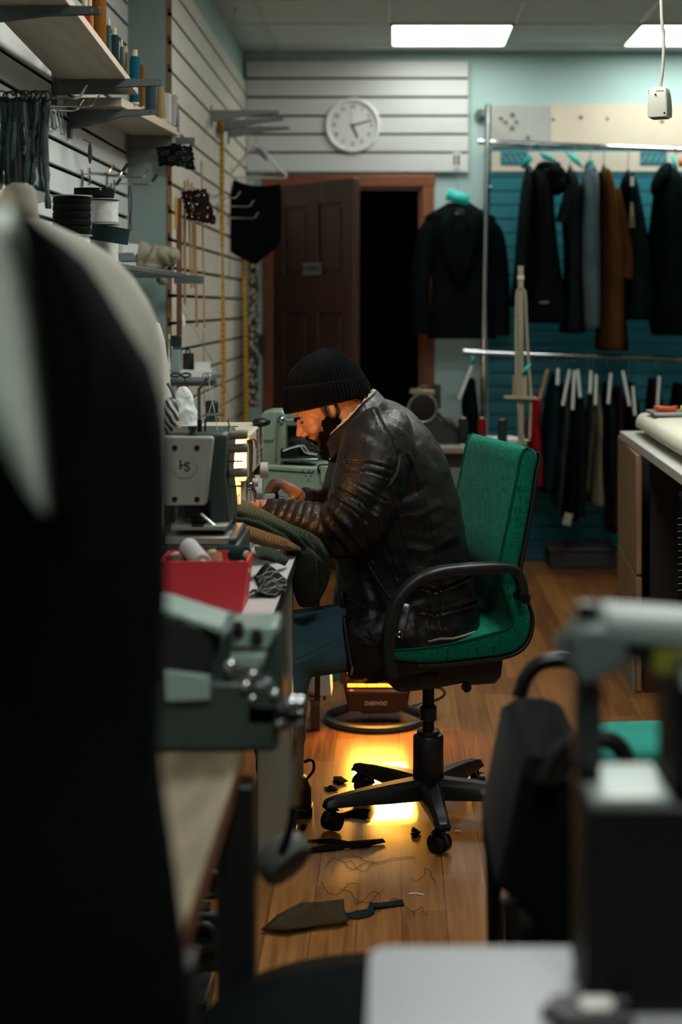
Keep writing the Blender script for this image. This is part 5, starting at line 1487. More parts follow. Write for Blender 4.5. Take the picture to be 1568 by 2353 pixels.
for a, b2, h in zip(fr2, bk2, hw2):
    c = (a + b2) / 2; u = (b2 - a) / 2; ring = []
    for k in range(48):
        t_ = 2 * pi * k / 48; ct, st_ = math.cos(t_), math.sin(t_); e_ = 2 / 2.4
        ring.append(c + u * math.copysign(abs(ct) ** e_, ct) + V((0, h.x * math.copysign(abs(st_) ** e_, st_), 0)))
    rg.append(ring)
jk.rings(rg)
arms = {}
for nm, pts, rr2 in (('near', ((885, 985, 3.96), (872, 1020, 3.90), (852, 1090, 3.865), (825, 1170, 3.85), (800, 1205, 3.85), (760, 1215, 3.86), (700, 1201, 3.885), (650, 1189, 3.91), (612, 1178, 3.93)), (.07, .093, .093, .088, .083, .069, .056, .047, .039)),
                     ('far', ((860, 975, 4.22), (848, 1005, 4.27), (825, 1080, 4.3), (795, 1160, 4.31), (775, 1176, 4.3), (745, 1168, 4.25), (715, 1158, 4.2), (693, 1150, 4.175)), (.07, .09, .088, .08, .07, .055, .043, .037))):
    sp_ = spline([D(*p) for p in pts], 6)
    rs = [lerp(np.linspace(0, 1, len(rr2)), rr2, i / (len(sp_) - 1)) for i in range(len(sp_))]
    jk.tube(sp_, rs, 28); arms[nm] = (np.array([tuple(p) for p in sp_]), np.array(rs))
jk.ell(D(872, 1010, 3.95), (.085, .09, .08))
for yy in (3.985, 4.19):
    jk.tube(spline([D(960, 1440, yy), D(890, 1452, yy), D(840, 1462, yy), D(800, 1466, yy)], 4), [.115, .115, .114, .113, .112, .112, .111, .11, .109, .107, .105, .103, .1], 28)
co, no, fs = bake(jk, .004, 3)
P2 = project(co)
near = (no[:, 1] < .25)
d = np.zeros(len(co))
# cloth folds: broad noise plus directional folds on sleeve and flank
d += np.array([noise.noise(V((c[0] * 7 + 3, c[1] * 6, c[2] * 9))) * .007 + noise.noise(V((c[0] * 17, c[1] * 12, c[2] * 30 + c[0] * 14))) * .0035 for c in co])
ax, ar_ = arms['near']
def arm_t(ax):
    D2 = ((co[:, None, :] - ax[None, ::2, :]) ** 2).sum(2)
    return D2.argmin(1) / (len(ax[::2]) - 1), np.sqrt(D2.min(1))
t_, dist = arm_t(ax)
rad = np.interp(t_, np.linspace(0, 1, len(ar_)), ar_)
onarm = np.clip(1 - (dist - rad) / .02, 0, 1)
ph = P2[:, 0] * .30 + P2[:, 1] * .085 + np.array([noise.noise(V(c) * 18) * 2.6 for c in co])
fold = np.abs(np.sin(ph * .5)) ** .7
d += onarm * np.clip((t_ - .56) / .12, 0, 1) * np.clip((1.0 - t_) / .08, 0, 1) * (fold - .5) * .0065 * (.6 + .8 * np.array([noise.noise(V(c) * 11) + .5 for c in co]))
el = onarm * np.exp(-((t_ - .5) / .09) ** 2)
ph2 = P2[:, 0] * .16 - P2[:, 1] * .12 + np.array([noise.noise(V(c) * 14) * 2 for c in co])
d += el * np.sin(ph2) * .0035
# long soft folds on the flank
for poly, w_, a_ in (([(905, 1075), (880, 1130), (845, 1190)], 9, -.010), ([(868, 1178), (885, 1240), (905, 1290)], 16, .010), ([(905, 1150), (940, 1140), (985, 1115)], 8, -.007), ([(925, 1190), (965, 1185), (1010, 1160)], 8, .007), ([(925, 1215), (980, 1225), (1030, 1200)], 9, -.006),
                     ([(930, 1260), (985, 1265), (1040, 1235)], 10, .008), ([(800, 1290), (825, 1340), (850, 1400)], 15, .013), ([(842, 1320), (865, 1380), (862, 1420)], 10, -.010), ([(905, 1250), (940, 1300), (960, 1340)], 10, .007), ([(880, 960), (930, 985), (960, 1010)], 9, -.005), ([(890, 935), (940, 955), (985, 1000)], 8, .005),
                     ([(760, 1120), (740, 1160), (720, 1190)], 8, -.009), ([(790, 1150), (770, 1190), (756, 1230)], 7, .007), ([(730, 1165), (742, 1205), (750, 1240)], 6, -.010), ([(762, 1165), (748, 1200), (742, 1225)], 5, .007),
                     ([(890, 1395), (930, 1400), (985, 1385)], 10, .008), ([(985, 1420), (1030, 1425), (1080, 1405)], 9, -.006), ([(985, 1445), (1030, 1452), (1080, 1432)], 7, .006)):
    d += .4 * near * a_ * np.exp(-(seg_dist(P2, poly) / w_) ** 2)
# sewn seams
for poly in ([(862, 938), (872, 962), (884, 985), (905, 1010), (918, 1045), (910, 1085), (893, 1112)], [(893, 1112), (905, 1165), (925, 1240), (945, 1300), (955, 1345)], [(935, 1048), (958, 1100), (978, 1160), (992, 1220), (1003, 1290), (1012, 1350)],
             [(790, 1062), (850, 1064), (905, 1080)], [(784, 1082), (845, 1082), (898, 1098)], [(804, 1104), (850, 1130), (885, 1150)], [(775, 1122), (826, 1150), (862, 1178)], [(762, 1140), (812, 1172), (842, 1198)],
             [(1012, 1350), (1018, 1420), (1030, 1466)], [(955, 1345), (1000, 1360), (1092, 1325)], [(965, 1405), (1005, 1412), (1098, 1385)], [(984, 1375), (990, 1430), (1000, 1470)], [(866, 1190), (890, 1260), (915, 1330)], [(828, 1160), (842, 1235), (858, 1290)]):
    ds = seg_dist(P2, poly)
    d += near * (-.0045 * np.exp(-(ds / 2.6) ** 2) + .0016 * np.exp(-((ds - 6) / 3.0) ** 2))
jv = co + no * d[:, None]
jo = arr(jv, fs).build('jacket', LEATHER, pm, angle=180)
WL[jo.name] = WL[pm.name]
JP = project(jv)
def on_jacket(px, py, off=.002):
    sel = (np.abs(JP[:, 0] - px) < 5) & (np.abs(JP[:, 1] - py) < 5)
    y_ = jv[sel, 1].min() if sel.any() else DM - .15
    return D(px, py, y_ - off)
# collar, standing, with pale fleece inside edge
ctop, cbot = ((744, 1018), (862, 900), .088), ((764, 1052), (892, 930), .104)
rg = []
for f in np.linspace(0, 1, 7):
    mixp = lambda a, b2: (a[0] + (b2[0] - a[0]) * f, a[1] + (b2[1] - a[1]) * f)
    a, b2 = D(*mixp(cbot[0], ctop[0]), DM), D(*mixp(cbot[1], ctop[1]), DM); hw = cbot[2] + (ctop[2] - cbot[2]) * f + .008 * math.sin(f * pi)
    c = (a + b2) / 2; u = (a - b2) / 2
    rg.append([c + u * math.cos(t2) + V((0, hw * math.sin(t2), 0)) + V((0, 0, .003 * math.sin(5 * t2) * f)) for t2 in np.linspace(0, 2 * pi, 40, endpoint=False)])
col_o = MB().rings(rg, caps=False).build('collar', LEATHER, jo, solid=.011, angle=120)
fl = []
a, b2 = D(*ctop[0], DM), D(*ctop[1], DM); c = (a + b2) / 2; u = (a - b2) / 2
for t2 in np.linspace(0, 2 * pi, 90, endpoint=False):
    fl.append(c + u * (math.cos(t2) * .97) + V((0, .085 * math.sin(t2), 0)) + V((random.uniform(-.0015, .0015), random.uniform(-.001, .001), .0035 + random.uniform(-.002, .002))))
MB().tube(fl, [.0045 + random.uniform(-.0015, .0015) for _ in fl], 7, True).build('fleece_edge', mat('fleece', '#a09a88', .95, var=.2, scale=200, bump=.8, bscale=400), jo)
def teeth(path, step, size, m_, name, off=.002):
    pts = spline([V((a, b2, 0)) for a, b2 in path], 12); mb = MB(); acc = 0
    for p, q in zip(pts[:-1], pts[1:]):
        acc += (q - p).length
        if acc >= step:
            acc = 0
            w3 = on_jacket(p.x, p.y, off); mb.box(w3, (size, size * .7, size * .55), (0, 0, 0))
    return mb.build(name, m_, jo)
zp = MB().tube([on_jacket(a, b2, .001) for a, b2 in ((845, 1292), (854, 1308), (864, 1325), (874, 1341), (886, 1359), (898, 1377))], .004, 8).build('pocket_zip', BLACKMETAL, jo)
teeth([(845, 1292), (864, 1325), (886, 1359), (898, 1377)], 3.4, .0042, STEEL, 'pocket_zip_teeth', .0045)
MB().tube([on_jacket(a + 8, b2, .002) for a, b2 in ((777, 1362), (781, 1400), (786, 1440), (793, 1490), (801, 1530))], .006, 8).build('front_zip', BLACKMETAL, jo)
mb = MB()
for k in range(44):
    f = k / 43; px = lerp([0, .22, .45, .72, 1], [784, 788, 793, 800, 808], f); py = 1362 + 168 * f
    mb.box(on_jacket(px, py, .008), (.005, .003, .0025))
mb.build('front_zip_teeth', STEEL, jo)
MB().box(on_jacket(809, 1532, .01) + V((0, 0, -.01)), (.006, .004, .022), (0, .2, 0)).build('zip_pull', CHROME, jo, bevel=.001)
mb = MB()
for k in range(30):
    f = k / 29; mb.box(D(745 + 14 * f, 1022 + 34 * f, DM - .022), (.003, .003, .002))
mb.build('collar_zip_teeth', STEEL, jo)
# strap tab with a press stud
P = [[on_jacket(a + (b2 - a) * j / 4, y_ + (y2 - y_) * j / 4, .006) for j in range(5)] for a, y_, b2, y2 in ((922, 1384, 945, 1390), (918, 1405, 941, 1411), (914, 1425, 937, 1431), (909, 1445, 933, 1451), (905, 1463, 929, 1470))]
MB().grid(P).build('strap_tab', mat('lit_tab_leather', '#2a2724', .35, var=.3, scale=40), jo, solid=.004, bevel=0)  # tab leather coloured lighter, for the light that falls on it
q = on_jacket(918, 1458, .011)
MB().tube([q + V((.0062 * math.cos(a), 0, .0062 * math.sin(a))) for a in np.linspace(0, 2 * pi, 20, endpoint=False)], .0018, 8, True).build('press_stud', CHROME, jo)
MB().tube([on_jacket(a, b2, -.002) for a, b2 in ((985, 1474), (1012, 1468), (1040, 1468), (1070, 1460), (1092, 1452))], .003, 6).build('hem_lining', mat('lining_pale', '#8f8676', .8), jo)
for px, py in ((1013, 1362), (996, 1352)):
    q = on_jacket(px, py, .003); MB().ell(q, (.005, .003, .005)).build('stud', BLACKMETAL, jo)
# shirt cuff on the far wrist
MB().tube([D(706, 1153, 4.185), D(692, 1149, 4.172)], [.034, .033], 20).build('cuff', mat('cuff_leather', '#1d2022', .3, var=.3, scale=30), jo)
wt = MB().tube([D(616, 1178, 3.93), D(608, 1176, 3.93)], [.036, .035], 20).build('cuff', mat('cuff_leather', '#1d2022', .3), jo)

# ---- jeans
m = mat('denim', '#4d6d79', .85, var=.25, scale=9, sheen=.2)
nt, b, mp = nodes(m)
wv = nt.nodes.new('ShaderNodeTexWave'); wv.wave_type = 'BANDS'; wv.bands_direction = 'DIAGONAL'; wv.inputs['Scale'].default_value = 260; wv.inputs['Distortion'].default_value = 1.5; nt.links.new(mp.outputs[0], wv.inputs['Vector'])
bp = nt.nodes.new('ShaderNodeBump'); bp.inputs['Strength'].default_value = .25; bp.inputs['Distance'].default_value = .001; nt.links.new(wv.outputs['Fac'], bp.inputs['Height']); nt.links.new(bp.outputs[0], b.inputs['Normal'])
DENIM = m
jn = MB()
jn.ell(D(960, 1440, DM), (.13, .17, .085))
for (hp_, mid, kn, sh_, an) in (((930, 1462, 3.99), (800, 1468, 3.98), (672, 1488, 3.965), (640, 1620, 3.96), (640, 1850, 3.95)), ((930, 1458, 4.19), (800, 1458, 4.19), (676, 1470, 4.19), (655, 1600, 4.17), (652, 1800, 4.13))):
    jn.tube(spline([D(*hp_), D(*mid), D(*kn)], 6), [.09] * 3 + [.087, .085, .084, .084, .084, .083, .082, .08, .078, .075], 24)
    jn.tube(spline([D(*kn), D(*sh_), D(*an)], 6), [.077, .073, .07, .068, .066, .064, .062, .06, .058, .056, .054, .052, .052], 24)
    jn.ell(D(*kn), .079)
co, no, fs = bake(jn, .005, 3)
P2 = project(co)
d = np.array([noise.noise(V((c[0] * 12, c[1] * 8, c[2] * 16))) * .005 for c in co])
ds = seg_dist(P2, [(680, 1518), (740, 1490), (800, 1462)]); d += (no[:, 1] < 0) * (-.004 * np.exp(-(ds / 2.5) ** 2) + .002 * np.exp(-((ds - 6) / 3) ** 2))
d += .0012 * np.sin(P2[:, 1] * .16 + P2[:, 0] * .1) * np.clip((P2[:, 1] - 1640) / 60, 0, 1)
arr(co + no * d[:, None], fs).build('jeans', DENIM, pm, angle=180)

# ---- shoes
SHOE = mat('shoe_black', '#0d0d0e', .5, var=.2, scale=20)
for hx_, yc in ((716, 4.13), (680, 3.95)):
    hx0 = (hx_ - PX) / F * yc
    rg = []
    for f, w_, zt_ in ((0, .028, .075), (.04, .034, .1), (.12, .037, .115), (.25, .04, .115), (.4, .043, .1), (.55, .047, .075), (.72, .047, .058), (.88, .04, .05), (.97, .026, .042), (1, .012, .034)):
        x = hx0 - f * .285
        rg.append([V((x, yc + w_ * math.copysign(abs(math.cos(a)) ** .75, math.cos(a)), .022 + (zt_ - .022) * (.5 + .5 * math.copysign(abs(math.sin(a)) ** .75, math.sin(a))))) for a in np.linspace(0, 2 * pi, 24, endpoint=False)])
    so = MB().rings(rg).build('shoe', SHOE, pm, angle=120)
    WL[so.name] = WL[pm.name]
    rg = []
    for f, w_ in ((0, .026), (.05, .035), (.2, .039), (.4, .042), (.6, .049), (.8, .047), (.95, .03), (1, .012)):
        x = hx0 + .004 - f * .293
        rg.append([V((x, yc + sx * w_, z_)) for sx, z_ in ((-1, .001), (1, .001), (1.02, .027), (-1.02, .027))])
    MB().rings(rg).build('sole', BLACKMETAL, so, bevel=.003)
    MB().tube(spline([V((hx0 - .012, yc, .095)), V((hx0 + .006, yc, .12)), V((hx0 + .002, yc, .145)), V((hx0 - .02, yc, .14))], 5), .004, 8, flat=2.).build('pull_tab', SHOE, so)
tape('yellow brown tape measure dangling between the worker and the table', [(728, 1330), (728, 1400), (729, 1500), (730, 1560), (729, 1616)], .014, F / 4.09, [.2, .4, .1, .3, .2], m=mat('tape_brown', '#7a5218', .6, var=.3, scale=60))
# ================================================================== BACK WALL: CLOCK, RAILS, GARMENTS
ck = thing('wall_clock', 'round white wall clock with black numerals above the doorway', 'clock', W(811, 290, 428))
c0 = W(811, 290, 426); c0.y = DB - .034
MK = Matrix.Translation(c0) @ Matrix.Rotation(pi / 2, 4, 'X')
MB().lathe([(.001, -.016), (.142, -.016), (.149, -.01), (.150, .006), (.146, .016), (.138, .02), (.127, .016), (.1255, .006), (.001, .006)], MK, 64).build('clock_case', mat('clock_white', '#d5d6d0', .35), ck)
MB().cyl(MK @ V((0, 0, .0065)), MK @ V((0, 0, .0075)), .1245, seg=64).build('clock_face', mat('clock_dial', '#cfd0ca', .5), ck)
INK = mat('clock_ink', '#23302d', .6)
nm_ = MB()
for i in range(1, 13):
    a = R(90 - 30 * i); vs, fs = text_geo(str(i), .030, .0004, .0004)
    nm_ = MB().add(vs, fs, MK @ Matrix.Translation((.1 * math.cos(a), .1 * math.sin(a), .009)))
    nm_.build('numeral', INK, ck)
def hand(deg, L, w_, back, z, name):
    a = R(90 - deg); M = MK @ Matrix.Translation((0, 0, z)) @ Matrix.Rotation(a, 4, 'Z')
    MB().box(((L - back) / 2, 0, 0), (L + back, w_, .0015), M=M).build(name, INK, ck)
hand(157, .072, .0085, .008, .011, 'hour_hand'); hand(75, .108, .0065, .01, .013, 'minute_hand'); hand(-7, .09, .0014, .02, .015, 'second_hand')
MB().cyl(MK @ V((0, 0, .008)), MK @ V((0, 0, .017)), .006, seg=16).build('hub', INK, ck)

# barcode card on the slatwall, from which the blazer hangs
q = W(1050, 368, 427)
bc = thing('barcode_card', 'small white card with black bars at the lower right of the white slatted panel', 'card', q)
MB().box((q.x, DB - .036, q.z), (.044, .003, .08)).build('card', PAPER, bc)
for k, (dx, w_) in enumerate(((-.012, .011), (.009, .013))):
    MB().box((q.x + dx, DB - .038, q.z), (w_, .001, .058)).build('bar', INK, bc)
# wooden door trim hook
# clothes rails
SR = 447.; DR = F / SR
cr_ = thing('clothes_rail', 'chrome two-tier clothes rail with tall pole in front of the teal wall', 'clothes rail', (W(1114, 0, SR).x, DR, 0))
pt = W(1122, 241, SR); pb = W(1110, 1000, SR); pb = pt + (pb - pt) * ((pt.z - .0) / (pt.z - pb.z))
MB().cyl(pt, pb, .0165, seg=20).build('pole', CHROME, cr_)
MB().cyl(W(1100, 326, SR - 2), W(1900, 357, SR - 2), .0135, seg=16).build('upper_rail', CHROME, cr_)
MB().cyl(W(1066, 808, SR + 6), W(1900, 838, SR + 6), .0135, seg=16).build('lower_rail', CHROME, cr_)
for px, py, s_ in ((1100, 326, SR - 2), (1066, 808, SR + 6)):
    q = W(px, py, s_); MB().cyl(q, q + V((.016, 0, 0)), .0155, seg=16).build('end_cap', CHROME, cr_)
MB().cyl((W(1107, 262, 430).x, DB - .03, W(1107, 262, 430).z), (W(1107, 262, 430).x, DB - .002, W(1107, 262, 430).z), 0.034, seg=28).cyl((W(1112, 262, 438).x, DB - .03, W(1107, 262, 430).z), (pt.x, DR, pt.z - .05), .012, seg=12).build('wall_flange', GREYMETAL, cr_)
for k, (py) in enumerate((430,)):
    q = W(1127, py, SR); MB().ell(q, .008).build('rail_screw', CHROME, cr_)

TEALTAG = mat('teal_ticket', '#1fb5ac', .6, var=.1)
def cloth_mat(name, col, var=.25, sheen=.25):
    return mat(name, tuple(x * .85 for x in lin(col)) if sum(lin(col)) < .06 else col, .95, var=var, scale=8, bump=.35, bscale=60, spec=.2)
def garment(label, rows, s_, col, seed, depth=.19, hook=None, ticket=None, folds=5, sleeve=None, cat='garment', name='hanging_garment', group='garments on the upper rail', hang_m=BLACK, tcol=None, bar=None):
    """rows: (py, left px, right px, depth factor) hung edge-on from a rail"""
    t = thing(name, label, cat, W((rows[0][1] + rows[0][2]) / 2, rows[-1][0], s_), group)
    ks = spline([V((r_[1], r_[2], r_[3])) for r_ in rows], 5); ys = spline([V((r_[0], 0, 0)) for r_ in rows], 5)
    rg = []
    for q, y_ in zip(ks, ys):
        cx = (q.x + q.y) / 2; rx = max(.004, (q.y - q.x) / 2 / s_); c = W(cx, y_.x, s_); f = (y_.x - rows[0][0]) / (rows[-1][0] - rows[0][0])
        ring = []
        for k in range(40):
            a = 2 * pi * k / 40
            w_ = 1 + (.16 * f + .05) * math.sin(folds * a + seed) * noise.noise(V((a, seed, f * 1.5))) * 1.6 + .1 * f * noise.noise(V((math.cos(a) * 2, math.sin(a) * 2 + seed, f * 3)))
            ring.append(c + V((rx * math.cos(a) * w_, depth * q.z * math.sin(a) * (1 + .06 * math.sin(3 * a + seed)), 0)))
        rg.append(ring)
    m_ = cloth_mat('cloth_' + col[1:], col)
    MB().rings(rg).build('garment_body', m_, t, angle=180)
    if sleeve:
        MB().tube(spline([V(W(*p, s_)) + V((0, -.13, 0)) for p in sleeve[0]], 6), [lerp([0, 1], sleeve[1], i / (6 * (len(sleeve[0]) - 1))) for i in range(6 * (len(sleeve[0]) - 1) + 1)], 16).build('sleeve', m_, t)
    if hook:
        (hx_, hy_), (bx_, by_) = hook
        a = W(hx_, hy_, s_)
        MB().tube(spline([a + V((-.012, 0, 0)), a + V((0, 0, .016)), a + V((.013, 0, .002)), a + V((.002, 0, -.02)), W(bx_, by_, s_)], 5), .0022, 6).build('hanger_hook', STEEL, t)
        MB().tube([W(bx_, by_, s_) + V((0, -depth * .8, -.05)), W(bx_, by_, s_), W(bx_, by_, s_) + V((0, depth * .8, -.05))], .006, 8).build('hanger', hang_m, t)
    if ticket:
        tcx = sum(a for r_ in ticket for a, _ in r_) / 4; tcy = sum(b2 for r_ in ticket for _, b2 in r_) / 4
        P = [[W(tcx + (a - tcx) * 1.5, tcy + (b2 - tcy) * 1.5, s_) + V((0, -.06 + .01 * (j + i), 0)) for j, (a, b2) in enumerate(r_)] for i, r_ in enumerate(ticket)]
        MB().grid(P).build('ticket', tcol or TEALTAG, t, solid=.001)
    return t
US = 450.
g = garment('charcoal slim jacket, first garment on the upper rail beside the pole', [(383, 1208, 1222, .12), (398, 1206, 1226, .5), (430, 1200, 1226, .9), (520, 1190, 1222, 1), (620, 1182, 1216, 1), (705, 1172, 1212, 1)], US, '#16191a', 1, hook=((1216, 338), (1216, 380)), ticket=[[(1212, 362), (1219, 370)], [(1198, 380), (1204, 386)]])
g = garment('black hooded coat on the upper rail, second from the pole', [(375, 1240, 1290, .3), (392, 1226, 1285, .6), (430, 1222, 1272, .9), (520, 1218, 1276, 1), (640, 1210, 1290, 1), (742, 1206, 1300, 1)], US, '#121516', 2, depth=.2, hook=((1248, 338), (1250, 374)), ticket=[[(1242, 356), (1262, 360)], [(1250, 366), (1276, 374)]])
hb = MB(); hb.ell(W(1268, 402, US) + V((0, -.05, 0)), (.072, .12, .055), (0, .25, 0)); hb.ell(W(1278, 425, US) + V((0, -.06, 0)), (.05, .1, .06), (0, .2, 0)); hb.ell(W(1252, 384, US) + V((0, -.05, 0)), (.05, .1, .025))
co, no, fs = bake(hb, .008, 3); arr(co, fs).build('hood', cloth_mat('cloth_121516', '#121516'), g, angle=180)
q = W(1242, 695, US) + V((0, -.215, 0)); MB().box(q, (.045, .002, .01)).build('sewn_label', mat('label_grey', '#6a6e6d', .7), g)
garment('dark grey short jacket with flared sleeve, third on the upper rail', [(388, 1307, 1316, .15), (410, 1300, 1326, .8), (450, 1296, 1334, 1), (500, 1292, 1336, 1), (600, 1296, 1336, 1), (765, 1290, 1340, 1)], US, '#1b2122', 3, depth=.17, hook=((1317, 338), (1310, 380)), ticket=[[(1301, 357), (1320, 360)], [(1316, 372), (1333, 384)]], sleeve=(((1308, 430), (1294, 490), (1288, 515)), (.03, .04)))
garment('blue grey shirt on the upper rail between the dark jackets', [(378, 1355, 1366, .2), (392, 1342, 1370, .7), (430, 1336, 1374, 1), (560, 1325, 1378, 1), (680, 1328, 1377, 1), (752, 1332, 1374, 1)], US, '#4d5c61', 4, depth=.2, folds=7, hook=((1357, 340), (1358, 374)), ticket=[[(1350, 372), (1360, 374)], [(1343, 384), (1350, 386)]])
garment('brown jacket with a bent elbow on the upper rail', [(388, 1386, 1398, .25), (400, 1378, 1402, .8), (440, 1376, 1412, 1), (540, 1375, 1428, 1), (590, 1376, 1440, 1), (640, 1378, 1437, 1), (805, 1372, 1438, 1)], US, '#4a3018', 5, depth=.2, hook=((1388, 342), (1388, 380)), sleeve=(((1402, 440), (1426, 540), (1440, 590), (1430, 640)), (.035, .045)))
g = garment('dark green coat with a white tag and pale open front on the upper rail', [(396, 1440, 1450, .2), (412, 1432, 1458, .8), (450, 1426, 1468, 1), (540, 1422, 1486, 1), (640, 1424, 1500, 1), (735, 1420, 1502, 1)], US, '#101a19', 6, depth=.19, hook=((1444, 344), (1444, 390)))
MB().box(W(1440, 424, US) + V((0, -.2, 0)), (.018, .003, .046)).build('tag', PAPER, g, bevel=.001)
MB().grid([[W(1437, 470, US) + V((0, -.19, 0)), W(1441, 470, US) + V((0, -.2, 0))], [W(1432, 528, US) + V((0, -.2, 0)), W(1446, 528, US) + V((0, -.21, 0))]]).build('lining', mat('lining_beige', '#7d7460', .8), g, solid=.003)
g = garment('bulky black puffer jacket, last on the upper rail in the photo', [(388, 1535, 1548, .25), (402, 1518, 1560, .8), (440, 1505, 1580, 1), (520, 1494, 1600, 1.1), (560, 1488, 1602, 1.1), (640, 1492, 1605, 1.15), (700, 1490, 1600, 1.1), (770, 1500, 1596, 1)], US, '#0c1516', 7, depth=.2, folds=3, hook=((1552, 346), (1545, 384)), ticket=[[(1540, 368), (1548, 366)], [(1548, 392), (1553, 390)]])
MB().grid([[W(1552, 364, US) + V((0, -.07, 0)), W(1562, 368, US) + V((0, -.07, 0))], [W(1556, 388, US) + V((0, -.07, 0)), W(1566, 384, US) + V((0, -.07, 0))]]).build('orange_ticket', mat('orange_ticket', '#c8641c', .6), g, solid=.001)
hb = MB(); hb.ell(W(1515, 415, US) + V((0, -.08, 0)), (.042, .1, .095), (0, .45, 0)); co, no, fs = bake(hb, .008, 2); arr(co, fs).build('collar', cloth_mat('cloth_0c1516', '#0c1516'), g, angle=180)

# black blazer facing the room
SB = 441.
bz = thing('hanging_blazer', 'black tailored blazer with a turquoise ticket hanging beside the doorway', 'jacket', W(1055, 785, SB))
BZ = cloth_mat('blazer_black', '#12181b', .3)
rows = [(466, 1030, 1082, .04), (478, 1010, 1100, .06), (492, 985, 1126, .075), (505, 976, 1140, .08), (560, 984, 1138, .09), (640, 992, 1136, .085), (700, 990, 1138, .09), (778, 984, 1142, .09)]
ks = spline([V((r_[1], r_[2], r_[3])) for r_ in rows], 5); ys = spline([V((r_[0], 0, 0)) for r_ in rows], 5)
rg = []
for q, y_ in zip(ks, ys):
    c = W((q.x + q.y) / 2, y_.x, SB); rx = (q.y - q.x) / 2 / SB
    rg.append([c + V((rx * math.copysign(abs(math.cos(a)) ** .8, math.cos(a)), q.z * math.sin(a) * (1 + .05 * math.sin(6 * a + y_.x * .01)), 0)) for a in np.linspace(0, 2 * pi, 48, endpoint=False)])
MB().rings(rg).build('blazer_body', BZ, bz, angle=180)
for pts in (((996, 512), (978, 560), (966, 650), (966, 768)), ((1118, 512), (1138, 560), (1148, 650), (1149, 772))):
    MB().tube(spline([W(*p, SB) + V((0, -.02, 0)) for p in pts], 6), [lerp([0, .2, 1], [.04, .056, .05], i / 18) for i in range(19)], 20).build('sleeve', BZ, bz)
for sx in (-1, 1):
    P = [[W(1056 + sx * a, y_, SB) + V((0, -.088 - .012 * (j == 1), 0)) for j, a in enumerate(r_)] for y_, r_ in ((478, (10, 18, 26)), (520, (14, 32, 46)), (548, (12, 32, 56)), (600, (7, 20, 34)), (672, (1, 4, 6)))]
    MB().grid(P).build('lapel', BZ, bz, solid=.006)
P = [[W(1056 + sx * a, y_, SB) + V((0, -.08, 0)) for sx in (-1, 0, 1)] for y_, a in ((480, 9), (520, 12), (600, 6), (660, 1))]
MB().grid(P).build('lining', mat('blazer_lining', '#0a0c0d', .5), bz)
MB().box(W(1046, 492, SB) + V((0, -.088, 0)), (.028, .002, .012)).build('neck_label', mat('label_grey', '#6a6e6d', .7), bz)
MB().tube(spline([W(1050, 405, SB), W(1046, 395, SB), W(1051, 388, SB), W(1056, 396, SB), W(1053, 420, SB), W(1052, 468, SB)], 5), .0022, 6).build('hanger_hook', STEEL, bz)
MB().tube([(W(1050, 0, 427).x, DB - .034, HC + (PY - 386) / 427), W(1050, 388, SB)], .002, 6).build('wall_wire', STEEL, bz)
P = [[W(1030, 434, SB) + V((0, -.05, 0)), W(1082, 450, SB) + V((0, -.055, 0))], [W(1023, 461, SB) + V((0, -.06, 0)), W(1074, 476, SB) + V((0, -.065, 0))]]
MB().grid(P).build('ticket', TEALTAG, bz, solid=.001)

# ---- lower rail: trousers and skirts on white-edged hangers
LS = 452.
def lower(label, bar, body, col, seed, wood=False, depth=.17, **k):
    t = garment(label, body, LS, col, seed, depth=depth, group='garments on the lower rail', name='hanging_trousers', cat='trousers', folds=4, **k)
    (a, b2), (c, d_) = bar
    y_ = -.20
    m_ = WOOD_TAN if wood else HANG
    MB().tube([W(a, b2, LS) + V((0, y_ + .05, 0)), W(c, d_, LS) + V((0, y_, 0))], .0085, 10).build('hanger_edge', m_, t)
    MB().tube([W(a, b2, LS) + V((0, y_ + .05, 0)), W(a + 2, b2 - 15, LS), W(a + 2, 818, LS)], .002, 6).build('hanger_hook', STEEL, t)
    return t
lower('dark trousers on a white hanger at the left end of the lower rail', ((1082, 838), (1052, 912)), [(870, 1072, 1092, .5), (930, 1060, 1098, 1), (980, 1066, 1104, 1), (1050, 1068, 1106, 1)], '#101314', 11, ticket=[[(1084, 820), (1090, 822)], [(1080, 838), (1086, 840)]])
lower('red dress on a wooden hanger on the lower rail', ((1252, 847), (1231, 915)), [(905, 1230, 1244, .6), (925, 1222, 1244, 1), (970, 1212, 1240, 1), (1010, 1212, 1244, 1), (1075, 1216, 1248, 1), (1110, 1218, 1246, 1)], '#8d1a22', 12, True)
lower('long dark teal skirt on the lower rail right of the red dress', ((1276, 845), (1272, 880)), [(860, 1266, 1282, .5), (920, 1254, 1290, 1), (1000, 1244, 1290, 1), (1125, 1230, 1280, 1)], '#12262a', 13)
lower('slate grey trousers on the lower rail with a pale hem label', ((1302, 848), (1284, 926)), [(880, 1292, 1304, .6), (960, 1284, 1312, 1), (1050, 1276, 1302, 1), (1105, 1274, 1298, 1), (1158, 1270, 1290, 1)], '#2c3236', 14)
lower('black trousers on a white hanger beside the slate grey ones', ((1313, 850), (1306, 936)), [(880, 1306, 1320, .6), (960, 1304, 1332, 1), (1060, 1296, 1330, 1), (1190, 1294, 1326, 1)], '#101113', 15)
lower('charcoal trousers on a short white hanger edge in the middle of the lower rail', ((1320, 848), (1323, 908)), [(870, 1318, 1332, .6), (960, 1316, 1344, 1), (1060, 1318, 1346, 1), (1180, 1316, 1340, 1)], '#191c1d', 16)
lower('beige trousers with flared hem hanging on the lower rail', ((1362, 858), (1357, 925)), [(905, 1362, 1376, .6), (960, 1360, 1382, 1), (1040, 1360, 1380, 1), (1100, 1354, 1384, 1), (1155, 1352, 1388, 1)], '#6d6655', 17)
